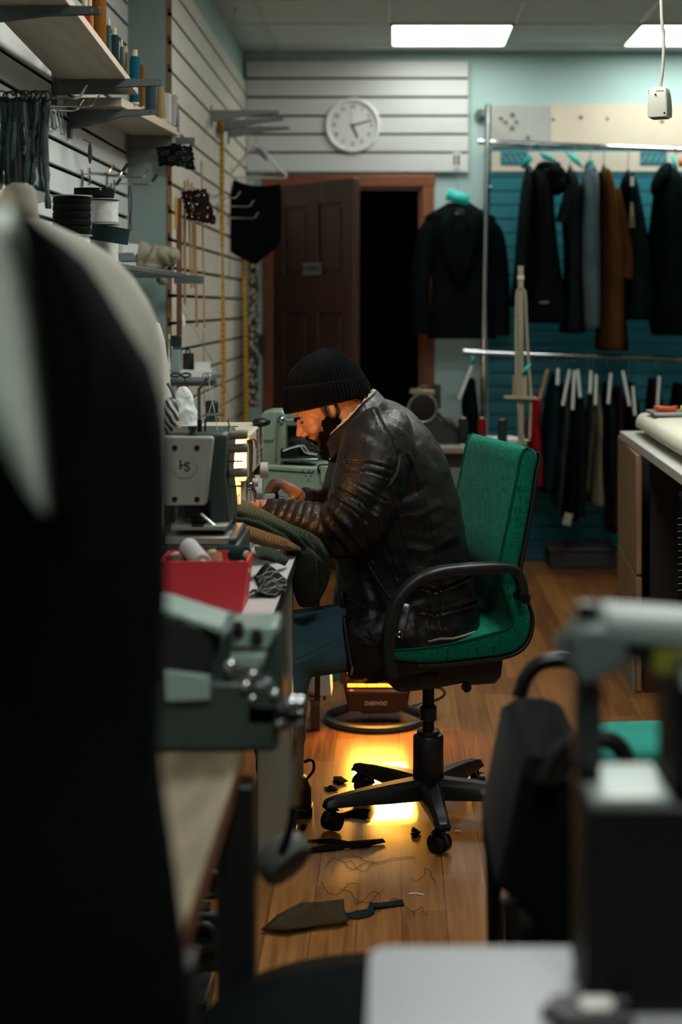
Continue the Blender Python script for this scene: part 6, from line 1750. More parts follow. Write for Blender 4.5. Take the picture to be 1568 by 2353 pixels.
lower('narrow khaki trousers folded beside the beige pair', ((1350, 850), (1345, 900)), [(900, 1354, 1364, .6), (960, 1350, 1362, 1), (1040, 1342, 1356, 1), (1125, 1332, 1350, 1)], '#4c493f', 18)
lower('dark green trousers on a white hanger right of the beige pair', ((1395, 855), (1386, 922)), [(880, 1386, 1402, .6), (960, 1384, 1416, 1), (1060, 1386, 1414, 1), (1135, 1388, 1412, 1)], '#14211f', 19)
lower('maroon trousers hanging just left of the cutting table', ((1422, 850), (1434, 927)), [(890, 1412, 1428, .6), (960, 1408, 1432, 1), (1060, 1400, 1426, 1), (1215, 1392, 1424, 1)], '#321820', 20)
lower('black trousers on the white hanger above the cutting table end', ((1445, 885), (1446, 948)), [(880, 1440, 1456, .6), (960, 1436, 1470, 1), (1060, 1440, 1470, 1), (1160, 1440, 1468, 1)], '#0f1213', 21)
lower('dark trousers with rust edge on a white hanger above the cloth covered table', ((1504, 862), (1496, 942)), [(870, 1492, 1512, .6), (960, 1484, 1524, 1), (1060, 1486, 1520, 1), (1160, 1486, 1518, 1)], '#241a16', 22)
lower('black trousers at the right edge of the photo on the lower rail', ((1570, 866), (1565, 920)), [(880, 1550, 1568, .6), (960, 1540, 1576, 1), (1060, 1544, 1572, 1), (1160, 1546, 1570, 1)], '#111415', 23)
q = W(1296, 1182, LS)
tag(MB().box(q + V((0, -.18, 0)), (.04, .002, .06), (0, .25, 0)).build('hanging_hem_label', mat('pale_label', '#8b8a80', .7)), 'pale paper label hanging below the slate grey trousers', 'label')

# floor things under the garments
t = thing('floor_box', 'low dark box lying on the floor under the garments', 'box', (W(1330, 0, 440).x, F / 442, 0))
q = W(1330, 1285, 440)
MB().box((q.x, F / 442, .05), (.33, .26, .095), taper=.96).build('box_body', mat('dark_box', '#241d19', .7), t, bevel=.004)
MB().box((q.x, F / 442, .1), (.35, .28, .014)).build('lid', mat('dark_lid', '#3a322c', .6), t, bevel=.003)
t = thing('storage_tray', 'flat blue teal tray on the floor behind the low dark box', 'tray', (W(1315, 0, 430).x, 8.2 + .02, 0))
MB().box((W(1305, 0, 436).x, 8.33, .03), (.5, .12, .055)).build('tray_body', mat('tray_teal', '#0f4a5c', .5), t, bevel=.006)
MB().box((W(1305, 0, 436).x, 8.33, .061), (.51, .13, .008)).build('tray_rim', mat('tray_teal', '#0f4a5c', .5), t, bevel=.003)

# ---- back table with black machine and spools
SBT = 548.; yb = F / SBT
table('small grey table against the back wall carrying the black machine and spools', W(985, 0, SBT).x, yb, W(1203, 0, SBT).x, yb + .62, ((W(1000, 0, SBT).x, yb + .05), (W(1192, 0, SBT).x, yb + .05), (W(1000, 0, SBT).x, yb + .57), (W(1192, 0, SBT).x, yb + .57)), m=mat('grey_top', '#8d918c', .5), rim=mat('wood_rim', '#6e6355', .6), apron=.07, legm=GREYMETAL, name='back_table', th=.02)
bm_ = thing('sewing_machine', 'old black sewing machine with a big round wheel on the back table', 'sewing machine', (W(985, 0, 540).x, yb + .25, TT))
SM = 535.; yw = F / SM
cwh = W(972, 938, SM)
RM = Matrix.Translation(cwh) @ Matrix.Rotation(pi / 2, 4, 'X')
MB().lathe([(.001, -.01), (.055, -.01), (.056, .004), (.001, .006)], RM, 40).build('wheel_disc', BLACKMETAL, bm_)
MB().tube([cwh + V((.06 * math.cos(a), 0, .06 * math.sin(a))) for a in np.linspace(0, 2 * pi, 40, endpoint=False)], .0065, 10, True).build('wheel_rim', STEEL, bm_)
MB().box(W(972, 901, SM) + V((0, .02, 0)), (.105, .06, .022), (0, .06, 0)).build('top_plate', mat('brass_dull', '#8d8671', .35, .7, var=.3), bm_, bevel=.003)
for px, py, h_ in ((946, 897, .02), (972, 884, .04), (980, 886, .035), (964, 890, .02)):
    MB().cyl(W(px, py + 6, SM) + V((0, .02, 0)), W(px, py, SM) + V((0, .02, 0)), .009, seg=12).build('cap_nut', STEEL, bm_)
MB().box(W(1005, 912, SM) + V((0, .06, 0)), (.034, .06, .104)).build('motor_box', BLACK, bm_, bevel=.004)
bb_ = MB()
bb_.prism([((px - PX) / SM, HC - (py - PY) / SM) for px, py in ((945, 1022), (950, 960), (1000, 945), (1015, 965), (1040, 968), (1080, 1018), (1078, 1022))], .2, Matrix.Translation((0, yw + .2, 0)) @ Matrix.Rotation(pi / 2, 4, 'X'))
bb_.box(W(972, 975, SM) + V((0, .08, 0)), (.07, .1, .1))
bb_.build('machine_body', BLACK, bm_, bevel=.006)
MB().tube([W(1003, 945, SM), W(1030, 975, SM), W(1078, 1014, SM)], .005, 8).build('slant_arm', BLACKMETAL, bm_)
MB().ell(W(936, 938, SM), (.006, .006, .006)).build('knob', STEEL, bm_)
for px, b_, tp, r_, c_, la in ((1065, 1020, 962, .022, '#2b302f', 'dark grey thread cone behind the black machine on the back table'), (1108, 1020, 962, .0195, '#7f1a1f', 'red thread cone on the back table'), (1155, 1021, 966, .021, '#31373b', 'slate thread cone on the back table, right of the red cone')):
    s_ = 552. if px != 1065 else 530.
    s_ = 538. 
    x = (px - PX) / s_; z1 = HC - (tp - PY) / s_
    cone(la, (x, F / s_, TT + .0005), r_, z1 - TT, c_, .9, .006, 'cones on the back table', 'thread_cone')
for k, (px, c_) in enumerate(((1090, '#c9c4bc'), (1098, '#c4bdb2'), (1120, '#cfcac0'), (1132, '#b5aea2'), (1127, '#d2ccc4'))):
    q = W(px, 1014, 543)
    t = thing('bobbin', ('first white bobbin left of the red cone', 'second white bobbin left of the red cone', 'white bobbin right beside the red cone', 'cream bobbin near the slate cone', 'white bobbin in front of the slate cone')[k], 'bobbin', (q.x, q.y - .01 * (k % 2), TT + .0005), 'bobbins on the back table')
    MB().lathe([(.009, 0), (.009, .002), (.006, .003), (.006, .014), (.009, .015), (.009, .017)], Matrix.Translation(WL[t.name]), 16).build('spool', mat('bob_' + c_[1:], c_, .35), t)
pp = W(1170, 1000, 520)
tag(MB().box((pp.x - .01, 6.95, TT + .004), (.14, .2, .006), (0, 0, .3)).build('paper_stack', PAPER), 'white paper stack lying on the back table behind the cones', 'paper')

# wooden measuring stand with straps
SS_ = 546.
st_ = thing('measuring_stand', 'wooden measuring stick stand with hanging cloth straps on the back table', 'stand', W(1198, 1024, SS_))
WPALE = wood_mat('stand_wood', '#7a725c', '#8f866c', 'Z', 5, .6)
MB().box(W(1197, 818, SS_) + V((0, 0, 0)), (.0235, .012, (1022 - 608) / SS_)).build('stick', WPALE, st_, bevel=.002)
MB().box(W(1197, 638, SS_), (.028, .018, .018)).build('clip', mat('clip_white', '#b5b2ab', .4), st_, bevel=.002)
MB().box(W(1196, 914, SS_), (.14, .06, .013), (0, .03, 0)).build('cross_tray', WPALE, st_, bevel=.003)
MB().box(W(1204, 888, SS_) + V((0, .02, 0)), (.03, .02, .09)).build('tan_block', mat('tan_block', '#a08a60', .6), st_, bevel=.002)
MB().box(W(1184, 888, SS_) + V((0, .02, 0)), (.016, .02, .09)).build('tan_block', mat('tan_block', '#a08a60', .6), st_, bevel=.002)
STRAP = mat('strap_cloth', '#8d8672', .9, var=.1)
for pts in (((1195, 662), (1188, 676), (1186, 760), (1187, 860), (1192, 930), (1196, 980), (1204, 1010), (1208, 1023)), ((1199, 662), (1207, 674), (1210, 740), (1214, 820), (1220, 900), (1219, 960), (1217, 1010))):
    P = []
    for i, p in enumerate(spline([W(*p, SS_) + V((0, -.012, 0)) for p in pts], 5)):
        P.append([p + V((-.006, 0, 0)), p + V((.006, .004, 0))])
    MB().grid(P).build('strap', STRAP, st_, solid=.002)
MB().grid([[W(1206, 842, SS_) + V((0, -.02, 0)), W(1221, 834, SS_) + V((0, -.02, 0))], [W(1198, 858, SS_) + V((0, -.022, 0)), W(1214, 850, SS_) + V((0, -.022, 0))]]).build('ticket', TEALTAG, st_, solid=.001)

# ---- cutting table on the right
ct = thing('cutting_table', 'large cutting table on the right with a padded cream top and open cabinet base', 'table', (1.3, 5.2, 0))
def edge_x(d): return lerp([F / 821, F / 594], [.808, .875], d)
y_n, y_f = 3.95, 6.06
x1 = 1.75
MB().rings([[V((edge_x(d), d, z)) if k == 0 else V((x1, d, z)) for k, z in ((0, .828), (1, .828), (1, .86), (0, .86))] for d in (y_n, y_f)]).build('table_board', mat('board_white', '#aeaca3', .5, var=.06), ct, bevel=.003)
rg = []
for d, i0, zt_, kk in ((y_n - .02, .05, .91, 0), (y_n, .045, .94, 1), (y_n + .03, .04, .952, 1), (5.0, .035, .952, 1), (5.88, .035, .952, 1), (5.95, .045, .945, 1), (5.98, .06, .91, 0)):
    x0 = edge_x(d) + i0
    rg.append([V((x0 + .012, d, .861)), V((x1 - .02, d, .861)), V((x1 - .02, d, zt_)), V((x0 + .05, d, zt_)), V((x0 + .02, d, zt_ - .008)), V((x0 + .005, d, zt_ - .025)), V((x0 + .001, d, zt_ - .055))])
pad = MB().rings(rg).build('padded_top', mat('cream_cloth', '#cfc8b6', .9, var=.05, scale=4, bump=.25, bscale=14), ct, sub=1, angle=60)
TANB = wood_mat('tan_board', '#6f5439', '#8a6a49', 'Z', 4, .6, .15)
y_a, y_b = F / 662, F / 576
def face(d): return lerp([F / 660, F / 575], [.842, .895], d)
for z0, z1 in ((.004, .4), (.41, .826)):
    MB().rings([[V((face(d), d, z0)), V((face(d) + .02, d, z0)), V((face(d) + .02, d, z1)), V((face(d), d, z1))] for d in (y_a, y_b)]).build('side_board', TANB, ct, bevel=.003)
DARKW = mat('dark_cabinet', '#17100c', .7, var=.2)
mb = MB()
mb.box((1.32, y_a + .03, .415), (.85, .02, .82)); mb.box((1.32, y_b - .02, .415), (.82, .02, .82)); mb.box((1.735, 4.95, .415), (.02, 1.9, .82))
mb.build('cabinet_carcass', DARKW, ct)
MB().box((1.3, y_a + .012, .07), (.86, .02, .136)).build('plinth', mat('red_brown_board', '#3a1a12', .5, var=.15), ct)
MB().box((1.3, 4.0, .4), (.03, .05, .82)).build('front_leg', DARKW, ct)
MB().box((face(F / 655) - .002, F / 655, .07), (.02, .03, .14)).build('corner_trim', mat('trim_grey', '#6d685f', .6), ct)
lb = MB().box((face(5.6) - .012, 5.75, .001 + .075), (.006, .55, .15)).build('lower_panel', mat('grey_panel', '#77736a', .6), ct)
# tray of tools on top
t = thing('tool_tray', 'flat tray with orange and yellow tools on the cream cutting table', 'tray', W(1540, 966, 645))
q = W(1545, 968, 640); zq = .9535
MB().box((q.x + .02, q.y, zq + .006), (.2, .2, .012)).build('tray', mat('tray_clear', '#7d7f7a', .3), t, bevel=.003)
MB().box((q.x - .03, q.y - .03, zq + .022), (.07, .05, .018), (0, .1, .3)).build('orange_grip', mat('grip_orange', '#c4491a', .4), t, bevel=.006)
MB().box((q.x - .0, q.y - .02, zq + .024), (.04, .02, .014), (0, -.1, .6)).build('red_grip', mat('grip_red', '#a8301c', .4), t, bevel=.005)
MB().box((q.x + .06, q.y - .03, zq + .023), (.07, .05, .02), (0, 0, -.2)).build('yellow_block', mat('grip_yellow', '#b5b03a', .4), t, bevel=.005)
P = [[W(1563 + 4 * math.sin(i), 1130 + 25 * i, 880) + V((0, 0, 0)), W(1590, 1130 + 25 * i, 890), W(1640, 1130 + 25 * i, 890)] for i in range(20)]
t = thing('hanging_cloth', 'dark navy cloth with white tacking stitches hanging at the right edge of the photo', 'cloth', P[0][0])
MB().grid(P).build('fabric', cloth_mat('navy_cloth', '#10181f'), t, solid=.01)
for k in range(12):
    q = W(1561, 1190 + 15 * k, 882); MB().cyl(q + V((-.004, -.008, 0)), q + V((.008, -.008, .001)), .0004, seg=5).build('stitch', PAPER, t)

# ---- hanging socket adapter
q = W(1517, 236, 880)
ad_ = thing('hanging_socket', 'white plastic socket adapter hanging on a white cable at the top right', 'socket', q)
prof = [(-.04, .0235, .02), (-.0385, .027, .0225), (-.02, .0275, .0235), (.0, .0265, .023), (.02, .0245, .0215), (.033, .022, .019), (.039, .018, .015), (.0405, .01, .008)]
MA = Matrix.Translation(q) @ Matrix.Rotation(R(-28), 4, 'Z')
MB().rings([[MA @ V((x, y_, z)) for x, y_ in rrect(-a, -b2, a, b2, .006, 4)] for z, a, b2 in prof]).build('shell', mat('socket_white', '#b9b5a9', .4), ad_, angle=50)
MB().box((0, 0, -.041), (.04, .03, .003), M=MA).build('socket_face', mat('socket_dark', '#3d4442', .5), ad_)
MB().cyl(MA @ V((-.004, -.0225, .019)), MA @ V((-.004, -.0245, .019)), .0022, seg=10).build('screw_hole', DARKGAP, ad_)
MB().cyl(MA @ V((.02, -.0225, -.03)), MA @ V((.02, -.0245, -.03)), .0024, seg=10).build('screw_hole', DARKGAP, ad_)
MB().tube([MA @ V(p) for p in ((-.0275, -.006, .034), (-.0282, -.006, .012), (-.028, -.002, .008), (-.0285, -.002, -.006), (-.0285, -.006, -.012), (-.0285, -.006, -.038))], .0006, 5).build('seam', DARKGAP, ad_)
MB().box((.006, -.0228, .032), (.022, .002, .0015), M=MA).build('ridge', CREAM_PLASTIC, ad_)
MB().tube(spline([q + V((.0005, 0, .038)), W(1524, 150, 880), W(1526, 80, 880), W(1520, 0, 880), V((W(1515, 0, 880).x, q.y + .02, ZC - .02))], 6), .0045, 10).build('cable', mat('cable_white', '#a8a49a', .5), ad_)
# ================================================================== HEATER, FLOOR, FOREGROUND
SH = 709.; yh = F / SH
ht = thing('electric_heater', 'glowing electric heater on a round ring stand on the floor behind the chair', 'heater', (W(866, 0, SH).x, yh, 0))
cxh = W(864, 0, SH).x
HB = mat('heater_brown', '#3b2218', .45, var=.08)
MB().lathe([(.140, .004), (.168, .002), (.170, .008), (.166, .018), (.148, .021), (.140, .016), (.140, .004)], Matrix.Translation((cxh, yh, 0)), 64, cap=False).build('ring_base', mat('ring_grey', '#1f2321', .45), ht)
for sx in (-1, 1):
    pts = [(cxh + sx * .152, yh - .01, .02), (cxh + sx * .085, yh - .03, .05), (cxh + sx * .055, yh - .02, .075)]
    MB().tube(pts, [.014, .013, .02], 12, flat=.6).build('foot_arm', mat('ring_grey', '#1f2321', .45), ht)
z_of = lambda py: HC - (py - PY) / SH
fx_ = lambda px: (px - PX) / SH
front = [(783, 1530), (800, 1618), (838, 1634), (912, 1632), (936, 1618), (952, 1530), (952, 1440), (783, 1440)]
hb_ = MB()
pl = [(fx_(a), z_of(b2)) for a, b2 in front]
hb_.prism(pl, .10, Matrix.Translation((0, yh + .06, 0)) @ Matrix.Rotation(pi / 2, 4, 'X'))
hb_.build('heater_body', HB, ht, bevel=.005)
yfz = yh - .04
# front frame round the window, lower panel and lip
mb = MB()
mb.box((fx_(868), yfz - .006, z_of(1603)), (.19, .014, .062)); 
mb.build('lower_panel', mat('heater_dark', '#2b1a13', .4), ht, bevel=.003)
mb = MB()
mb.box((fx_(868), yfz - .004, z_of(1584)), (.195, .02, .012)); mb.box((fx_(790), yfz - .004, z_of(1520)), (.018, .02, .12)); mb.box((fx_(945), yfz - .004, z_of(1520)), (.018, .02, .12)); mb.box((fx_(868), yfz - .004, z_of(1462)), (.2, .02, .03))
mb.build('window_frame', HB, ht, bevel=.002)
GLOW = mat('heater_glow', '#ff9a2a', .5, emit=5.5, ecol='#ff8a1c')
MB().box((fx_(868), yfz + .012, z_of(1524)), (.19, .004, .15)).build('reflector', mat('reflector_glow', '#c8742a', .4, emit=1.0, ecol='#ff7a14'), ht)
gl = MB()
for k in range(3):
    zc_ = z_of(1568) + k * .045
    MB().cyl((fx_(800), yfz + .002, zc_), (fx_(938), yfz + .002, zc_), .006, seg=12).build('heating_tube', GLOW, ht)
gm_ = MB()
for k in range(7):
    gm_.cyl((fx_(798 + 23 * k), yfz - .008, z_of(1580)), (fx_(798 + 23 * k), yfz - .008, z_of(1470)), .0012, seg=6)
for k in range(4):
    gm_.cyl((fx_(797), yfz - .008, z_of(1578 - 28 * k)), (fx_(940), yfz - .008, z_of(1578 - 28 * k)), .0012, seg=6)
gm_.build('safety_grille', STEEL, ht)
MB().ell((fx_(809), yfz - .014, z_of(1578)), (.008, .005, .004)).build('indicator', mat('indicator', '#d08a50', .4), ht)
vs, fs = text_geo('DAEWOO', .0165, .0006, .0005, spacing=.92)
MB().add(vs, fs, Matrix.Translation((fx_(865), yfz - .0137, z_of(1607))) @ Matrix.Rotation(pi / 2, 4, 'X')).build('lettering', mat('letter_grey', '#a59a8c', .5), ht)
tag(MB().tube(spline([W(948, 1622, 690), W(975, 1616, 690) , W(1005, 1608, 700), W(1022, 1596, 705), W(1016, 1583, 715), W(990, 1578, 725), W(960, 1580, 728)], 6), .0045, 8).build('heater_cord', mat('cord_black', '#1b2422', .5)), 'black power cord looping on the floor right of the heater', 'cord')
HA = (1, .43, .055)
area('heater_radiant', (fx_(868), yfz - .03, z_of(1530)), (fx_(868), yfz - 1, -.15), .17, 3.0, HA, 150, .1)
area('heater_beam', (fx_(868), yfz - .03, z_of(1535)), W(880, 1810, 825), .14, .8, (1, .8, .05), 3, .11)

# things under the table, beyond the legs
t = thing('junction_box', 'pale grey metal box under the table beyond the worker\'s knee', 'box', W(726, 1600, 730))
q = W(724, 1568, 730)
MB().box((q.x, q.y, q.z + .01), (.105, .12, .085), (0, -.05, 0)).build('box_shell', mat('junction_grey', '#9a9d98', .5, var=.08), t, bevel=.004)
MB().box((q.x - .02, q.y - .07, q.z - .01), (.07, .01, .006), (0, .3, 0)).build('orange_strip', mat('strip_orange', '#8a4a24', .5), t)
MB().lathe([(.012, 0), (.012, .008), (.0065, .009), (.0075, .03), (.0065, .03)], Matrix.Translation(W(700, 1600, 740)), 16).build('bolt', mat('bolt_copper', '#7a5240', .4, .6), t)
MB().box(W(710, 1603, 740), (.075, .05, .006), (0, .15, 0)).build('bracket', mat('bolt_copper', '#7a5240', .4, .6), t)
MB().cyl(W(748, 1590, 730) + V((0, -.06, 0)), W(748, 1597, 730) + V((0, -.06, 0)), .005, seg=10).build('foot', BLACK, t)
MB().box((q.x, q.y + .03, q.z / 2 - .02), (.03, .03, q.z - .045)).build('stand_leg', GREYMETAL, t)
t = thing('teal_bin', 'small teal bin on the floor behind the heater', 'bin', W(776, 1560, 642))
MB().box((W(768, 0, 642).x, F / 636, .06), (.1, .1, .118), taper=1.05).build('bin_body', mat('bin_teal', '#0f6468', .5), t, bevel=.004)

# ---- scraps on the floor
def floor_pt(px, py, z=0.):
    s = (py - PY) / (HC - z); return V(((px - PX) / s, F / s, z))
def scrap(label, outline, m_, h=.006, seed=0, group='cloth scraps on the floor', amp=.008, name='cloth_scrap'):
    pts = [floor_pt(*p) for p in outline]
    c = sum(pts, V()) / len(pts)
    mb = MB(); n = 5
    rings = []
    for i in range(n):
        f = 1 - i / n
        rings.append([c + (p - c) * f + V((0, 0, h * .3 + amp * abs(noise.noise(V((p.x * 14 * f + seed, p.y * 14, seed)))) + h * (1 - f))) for p in pts])
    mb.rings(rings, caps=False); o = len(mb.v); mb.v.append(tuple(c + V((0, 0, h * 1.2)))); k = len(pts)
    for j in range(k):
        mb.f.append((o - k + j, o - k + (j + 1) % k, o))
    return tag(mb.build(name, m_, solid=.002, soff=1), label, 'cloth scrap', group)
SCR = mat('scrap_black', '#14110f', .95, var=.3, scale=60)
SCRG = mat('scrap_slate', '#1c2426', .95, var=.3, scale=60)
scrap('long ribbed tan corduroy offcut on the floor in front', [(600, 2146), (640, 2112), (690, 2092), (740, 2088), (790, 2084), (792, 2104), (804, 2126), (780, 2134), (720, 2140), (660, 2152)], wave_mat('scrap_cord', '#4a3a20', '#2c2212', 120, 'X', .95, .8, .5), .02, 1, amp=.02)
scrap('dark slate fabric strip at the end of the tan offcut', [(845, 2090), (850, 2076), (880, 2078), (925, 2070), (930, 2082), (890, 2088), (860, 2092), (862, 2100), (850, 2108), (825, 2114), (792, 2112), (793, 2102), (830, 2100)], SCRG, .006, 2)
scrap('long black frayed fabric strip on the floor below the left castor', [(706, 1954), (760, 1944), (800, 1942), (810, 1938), (880, 1932), (886, 1938), (840, 1950), (800, 1952), (760, 1958), (710, 1962)], SCR, .008, 3)
scrap('second black strip running alongside behind the frayed one', [(705, 1936), (760, 1932), (800, 1940), (806, 1944), (760, 1940), (706, 1942)], SCR, .006, 4)
scrap('black ragged piece on the glowing patch under the chair base', [(785, 1872), (820, 1862), (852, 1865), (840, 1876), (850, 1884), (810, 1878), (790, 1880)], SCR, .007, 5)
scrap('small black triangle of cloth right of the glowing patch', [(948, 1904), (962, 1912), (958, 1918), (946, 1914)], SCR, .006, 6)
scrap('tiny dark scrap beneath the black triangle', [(944, 1918), (968, 1914), (958, 1926), (948, 1926)], SCR, .005, 7)
scrap('dark tuft of thread by the back left castor', [(766, 1790), (786, 1790), (800, 1800), (780, 1806), (768, 1800)], SCR, .01, 8)
scrap('dark crumbs of cloth behind the left castor', [(744, 1812), (770, 1810), (778, 1818), (752, 1820)], SCR, .005, 9)
scrap('dark red brown leaf of cloth at the foot of the table leg', [(690, 1900), (706, 1898), (702, 1908), (692, 1910)], SCR, .005, 10)
for k, (a, b2) in enumerate((((1148, 1654), (1172, 1652)), ((940, 2054), (974, 2056)), ((1046, 1910), (1060, 1911)))):
    p, q = floor_pt(*a, .002), floor_pt(*b2, .002)
    tag(MB().tube([p, (p + q) / 2 + V((0, .004, .001)), q], .0016, 6).build('white_thread', PAPER), ('short white thread on the floor to the right of the chair column', 'white thread clipping on the floor beyond the tan offcut', 'tiny white thread near the front castor')[k], 'thread', 'thread clippings')
THR = mat('thread_black', '#15110d', .9)
rt = random.Random(11)
for k, (px, py, w_, h_) in enumerate(((790, 1985, 55, 12), (830, 1990, 40, 10), (780, 2040, 55, 14), (830, 2060, 70, 16), (850, 2062, 45, 12), (975, 2010, 30, 14), (965, 2095, 22, 10), (880, 1975, 90, 8), (900, 2080, 60, 14), (1180, 2010, 16, 14))):
    pts = []
    ph = rt.uniform(0, 6)
    for i in range(9):
        f = i / 8
        pts.append(floor_pt(px + w_ * (f - .5) * 1.6 + rt.uniform(-6, 6), py + h_ * math.sin(f * 7 + ph) + rt.uniform(-3, 3), .0012))
    tag(MB().tube(spline(pts, 5), .00045, 5).build('loose_thread', THR), 'curled dark loose thread on the floor, ' + ('below the left castor', 'under the frayed black strip', 'left of the tan offcut tip', 'behind the slate strip', 'tangled at the slate strip', 'in front of the front castor', 'right of the slate strip', 'long and running toward the front castor', 'fraying from the slate strip end', 'by the black chair leg')[k], 'thread', 'loose threads')

# ---- wooden table with green overlocker, lower left
W2 = wood_mat('worn_ply', '#6b5d46', '#85775c', 'Y', 4, .6, .2)
ft = table('worn plywood machine table in the lower left foreground', -.83, 1.44, -.2, F / 1690, ((-.206, 2.06), (-.215, 1.5), (-.79, 2.06), (-.79, 1.5)), z=.75, th=.03, m=W2, rim=mat('orange_edge', '#6b3a1a', .5), r=.015, legm=BLACK, legw=(.05, .05), name='machine_table', apron=.06)
S3 = 1730.; y3 = F / S3
go = thing('overlock_machine', 'green overlock machine with chrome knobs on the plywood table, blurred', 'sewing machine', (-.26, y3 + .06, TT))
PG = mat('pale_green_enamel', '#7f968a', .35, var=.06)
X3 = lambda px: (px - PX) / S3
Z3 = lambda py: HC - (py - PY) / S3
MB().prism([(X3(a), Z3(b2)) for a, b2 in ((330, 1725), (330, 1560), (620, 1560), (640, 1600), (640, 1725))], .2, Matrix.Translation((0, y3 + .19, 0)) @ RX).build('machine_base', DARK_GREEN_ENAMEL, go, bevel=.008)
MB().prism([(X3(a), Z3(b2)) for a, b2 in ((330, 1570), (330, 1420), (520, 1468), (520, 1570))], .15, Matrix.Translation((0, y3 + .18, 0)) @ RX).build('arm_body', DARK_GREEN_ENAMEL, go, bevel=.008)
for k, dz in enumerate((0, -.017)):
    MB().prism([(X3(a), Z3(b2) + dz) for a, b2 in ((350, 1388), (512, 1440), (512, 1462), (350, 1406))], .1 - .03 * k, Matrix.Translation((0, y3 + .10, 0)) @ RX).build('top_cover', PG, go, bevel=.004)
MB().prism([(X3(a), Z3(b2)) for a, b2 in ((522, 1450), (628, 1447), (634, 1455), (615, 1500), (528, 1494))], .1, Matrix.Translation((0, y3 + .12, 0)) @ RX).build('cloth_plate', PG, go, bevel=.004)
MB().prism([(X3(a), Z3(b2)) for a, b2 in ((612, 1505), (634, 1460), (646, 1600), (640, 1690), (560, 1700))], .12, Matrix.Translation((0, y3 + .16, 0)) @ RX).build('side_cover', DARK_GREEN_ENAMEL, go, bevel=.005)
MB().prism([(X3(a), Z3(b2)) for a, b2 in ((525, 1510), (612, 1505), (595, 1545), (530, 1540))], .05, Matrix.Translation((0, y3 + .06, 0)) @ RX).build('looper_plate', PG, go, bevel=.004)
MB().prism([(X3(a), Z3(b2)) for a, b2 in ((382, 1532), (486, 1546), (488, 1602), (384, 1606))], .012, Matrix.Translation((0, y3 - .008, 0)) @ RX).build('front_cover', mat('front_cover', '#7d9087', .4), go, bevel=.003)
for px, py, r_ in ((584, 1546, .008), (568, 1570, .008), (533, 1525, .01), (583, 1600, .006), (632, 1590, .006)):
    MB().ell(W(px, py, S3) + V((0, -.012, 0)), (r_, r_, r_ * 1.1)).build('knob', CHROME, go)
MB().cyl(W(420, 1500, S3) + V((0, .02, 0)), W(420, 1500, S3) + V((0, -.01, 0)), .04, seg=28).build('pulley', BLACK, go)
for px, py in ((545, 1462), (588, 1480)):
    MB().cyl(W(px, py, S3) + V((0, .02, 0)), W(px, py, S3) + V((0, .01, .012)), .008, seg=14).build('screw_cap', BLACKMETAL, go)
# knee lifter under the table edge
kl = thing('knee_lifter', 'chrome knee lifter rod with a round grey pad beside the plywood table', 'knee lifter', W(650, 2060, S3))
MB().box(W(664, 1638, S3), (.03, .04, .016)).build('clamp', BLACKMETAL, kl, bevel=.003)
for px, py, r_ in ((672, 1612, .011), (690, 1612, .0105), (651, 1656, .012)):
    MB().ell(W(px, py, S3) + V((0, -.01, 0)), (r_, r_, r_)).build('knob', CHROME, kl)
MB().box(W(625, 1640, S3), (.06, .02, .02)).build('mount', BLACKMETAL, kl)
MB().cyl(W(684, 1660, S3), W(676, 1850, S3), .0075, seg=14).build('rod', CHROME, kl)
MB().tube(spline([W(676, 1845, S3), W(668, 1900, S3), W(650, 1950, S3)], 5), .0065, 10).build('arm', BLACKMETAL, kl)
pc = W(652, 1972, 1700)
MP = Matrix.Translation(pc) @ V((.55, -.45, -.5)).to_track_quat('Z', 'Y').to_matrix().to_4x4()
MB().lathe([(.001, -.02), (.03, -.02), (.037, -.012), (.038, .008), (.034, .016), (.001, .019)], MP, 36).build('pad', mat('pad_grey', '#4a4b45', .6), kl)
# treadle casting in the shadow under the table
tr = thing('iron_treadle', 'dark cast iron treadle with round holes in the shadow under the table', 'treadle', (-.5, 3.2, 0))
IRON = mat('dark_iron', '#1c211f', .5, .5, var=.3)
MT = Matrix.Translation((-.53, 3.2, .16)) @ Matrix.Rotation(R(38), 4, 'X')
mb = MB()
for k in range(6):
    mb.box((-.14 + .055 * k, 0, 0), (.014, .36, .014), M=MT)
for k in (-1, -.3, .3, 1):
    mb.box((0, .17 * k, 0), (.32, .016, .016), M=MT)
mb.build('tread_grid', IRON, tr)
for k, (px, py, s_) in enumerate(((484, 2032, 1190), (466, 2152, 1230))):
    q = W(px, py, s_)
    MB().tube([q + V((.022 * math.cos(a), 0, .022 * math.sin(a))) for a in np.linspace(0, 2 * pi, 24, endpoint=False)], .008, 10, True).build('bearing_ring', IRON, tr)
    MB().box(q + V((0, .02, 0)), (.09, .012, .075)).build('side_plate', IRON, tr, bevel=.006)
MB().box(W(480, 2170, 1215), (.1, .02, .1)).box((-.5, 3.0, .02), (.3, .14, .04)).build('floor_plate', IRON, tr, bevel=.005)
MB().cyl(W(440, 2112, 1200), W(525, 2150, 1180), .004, seg=10).build('link_rod', STEEL, tr)

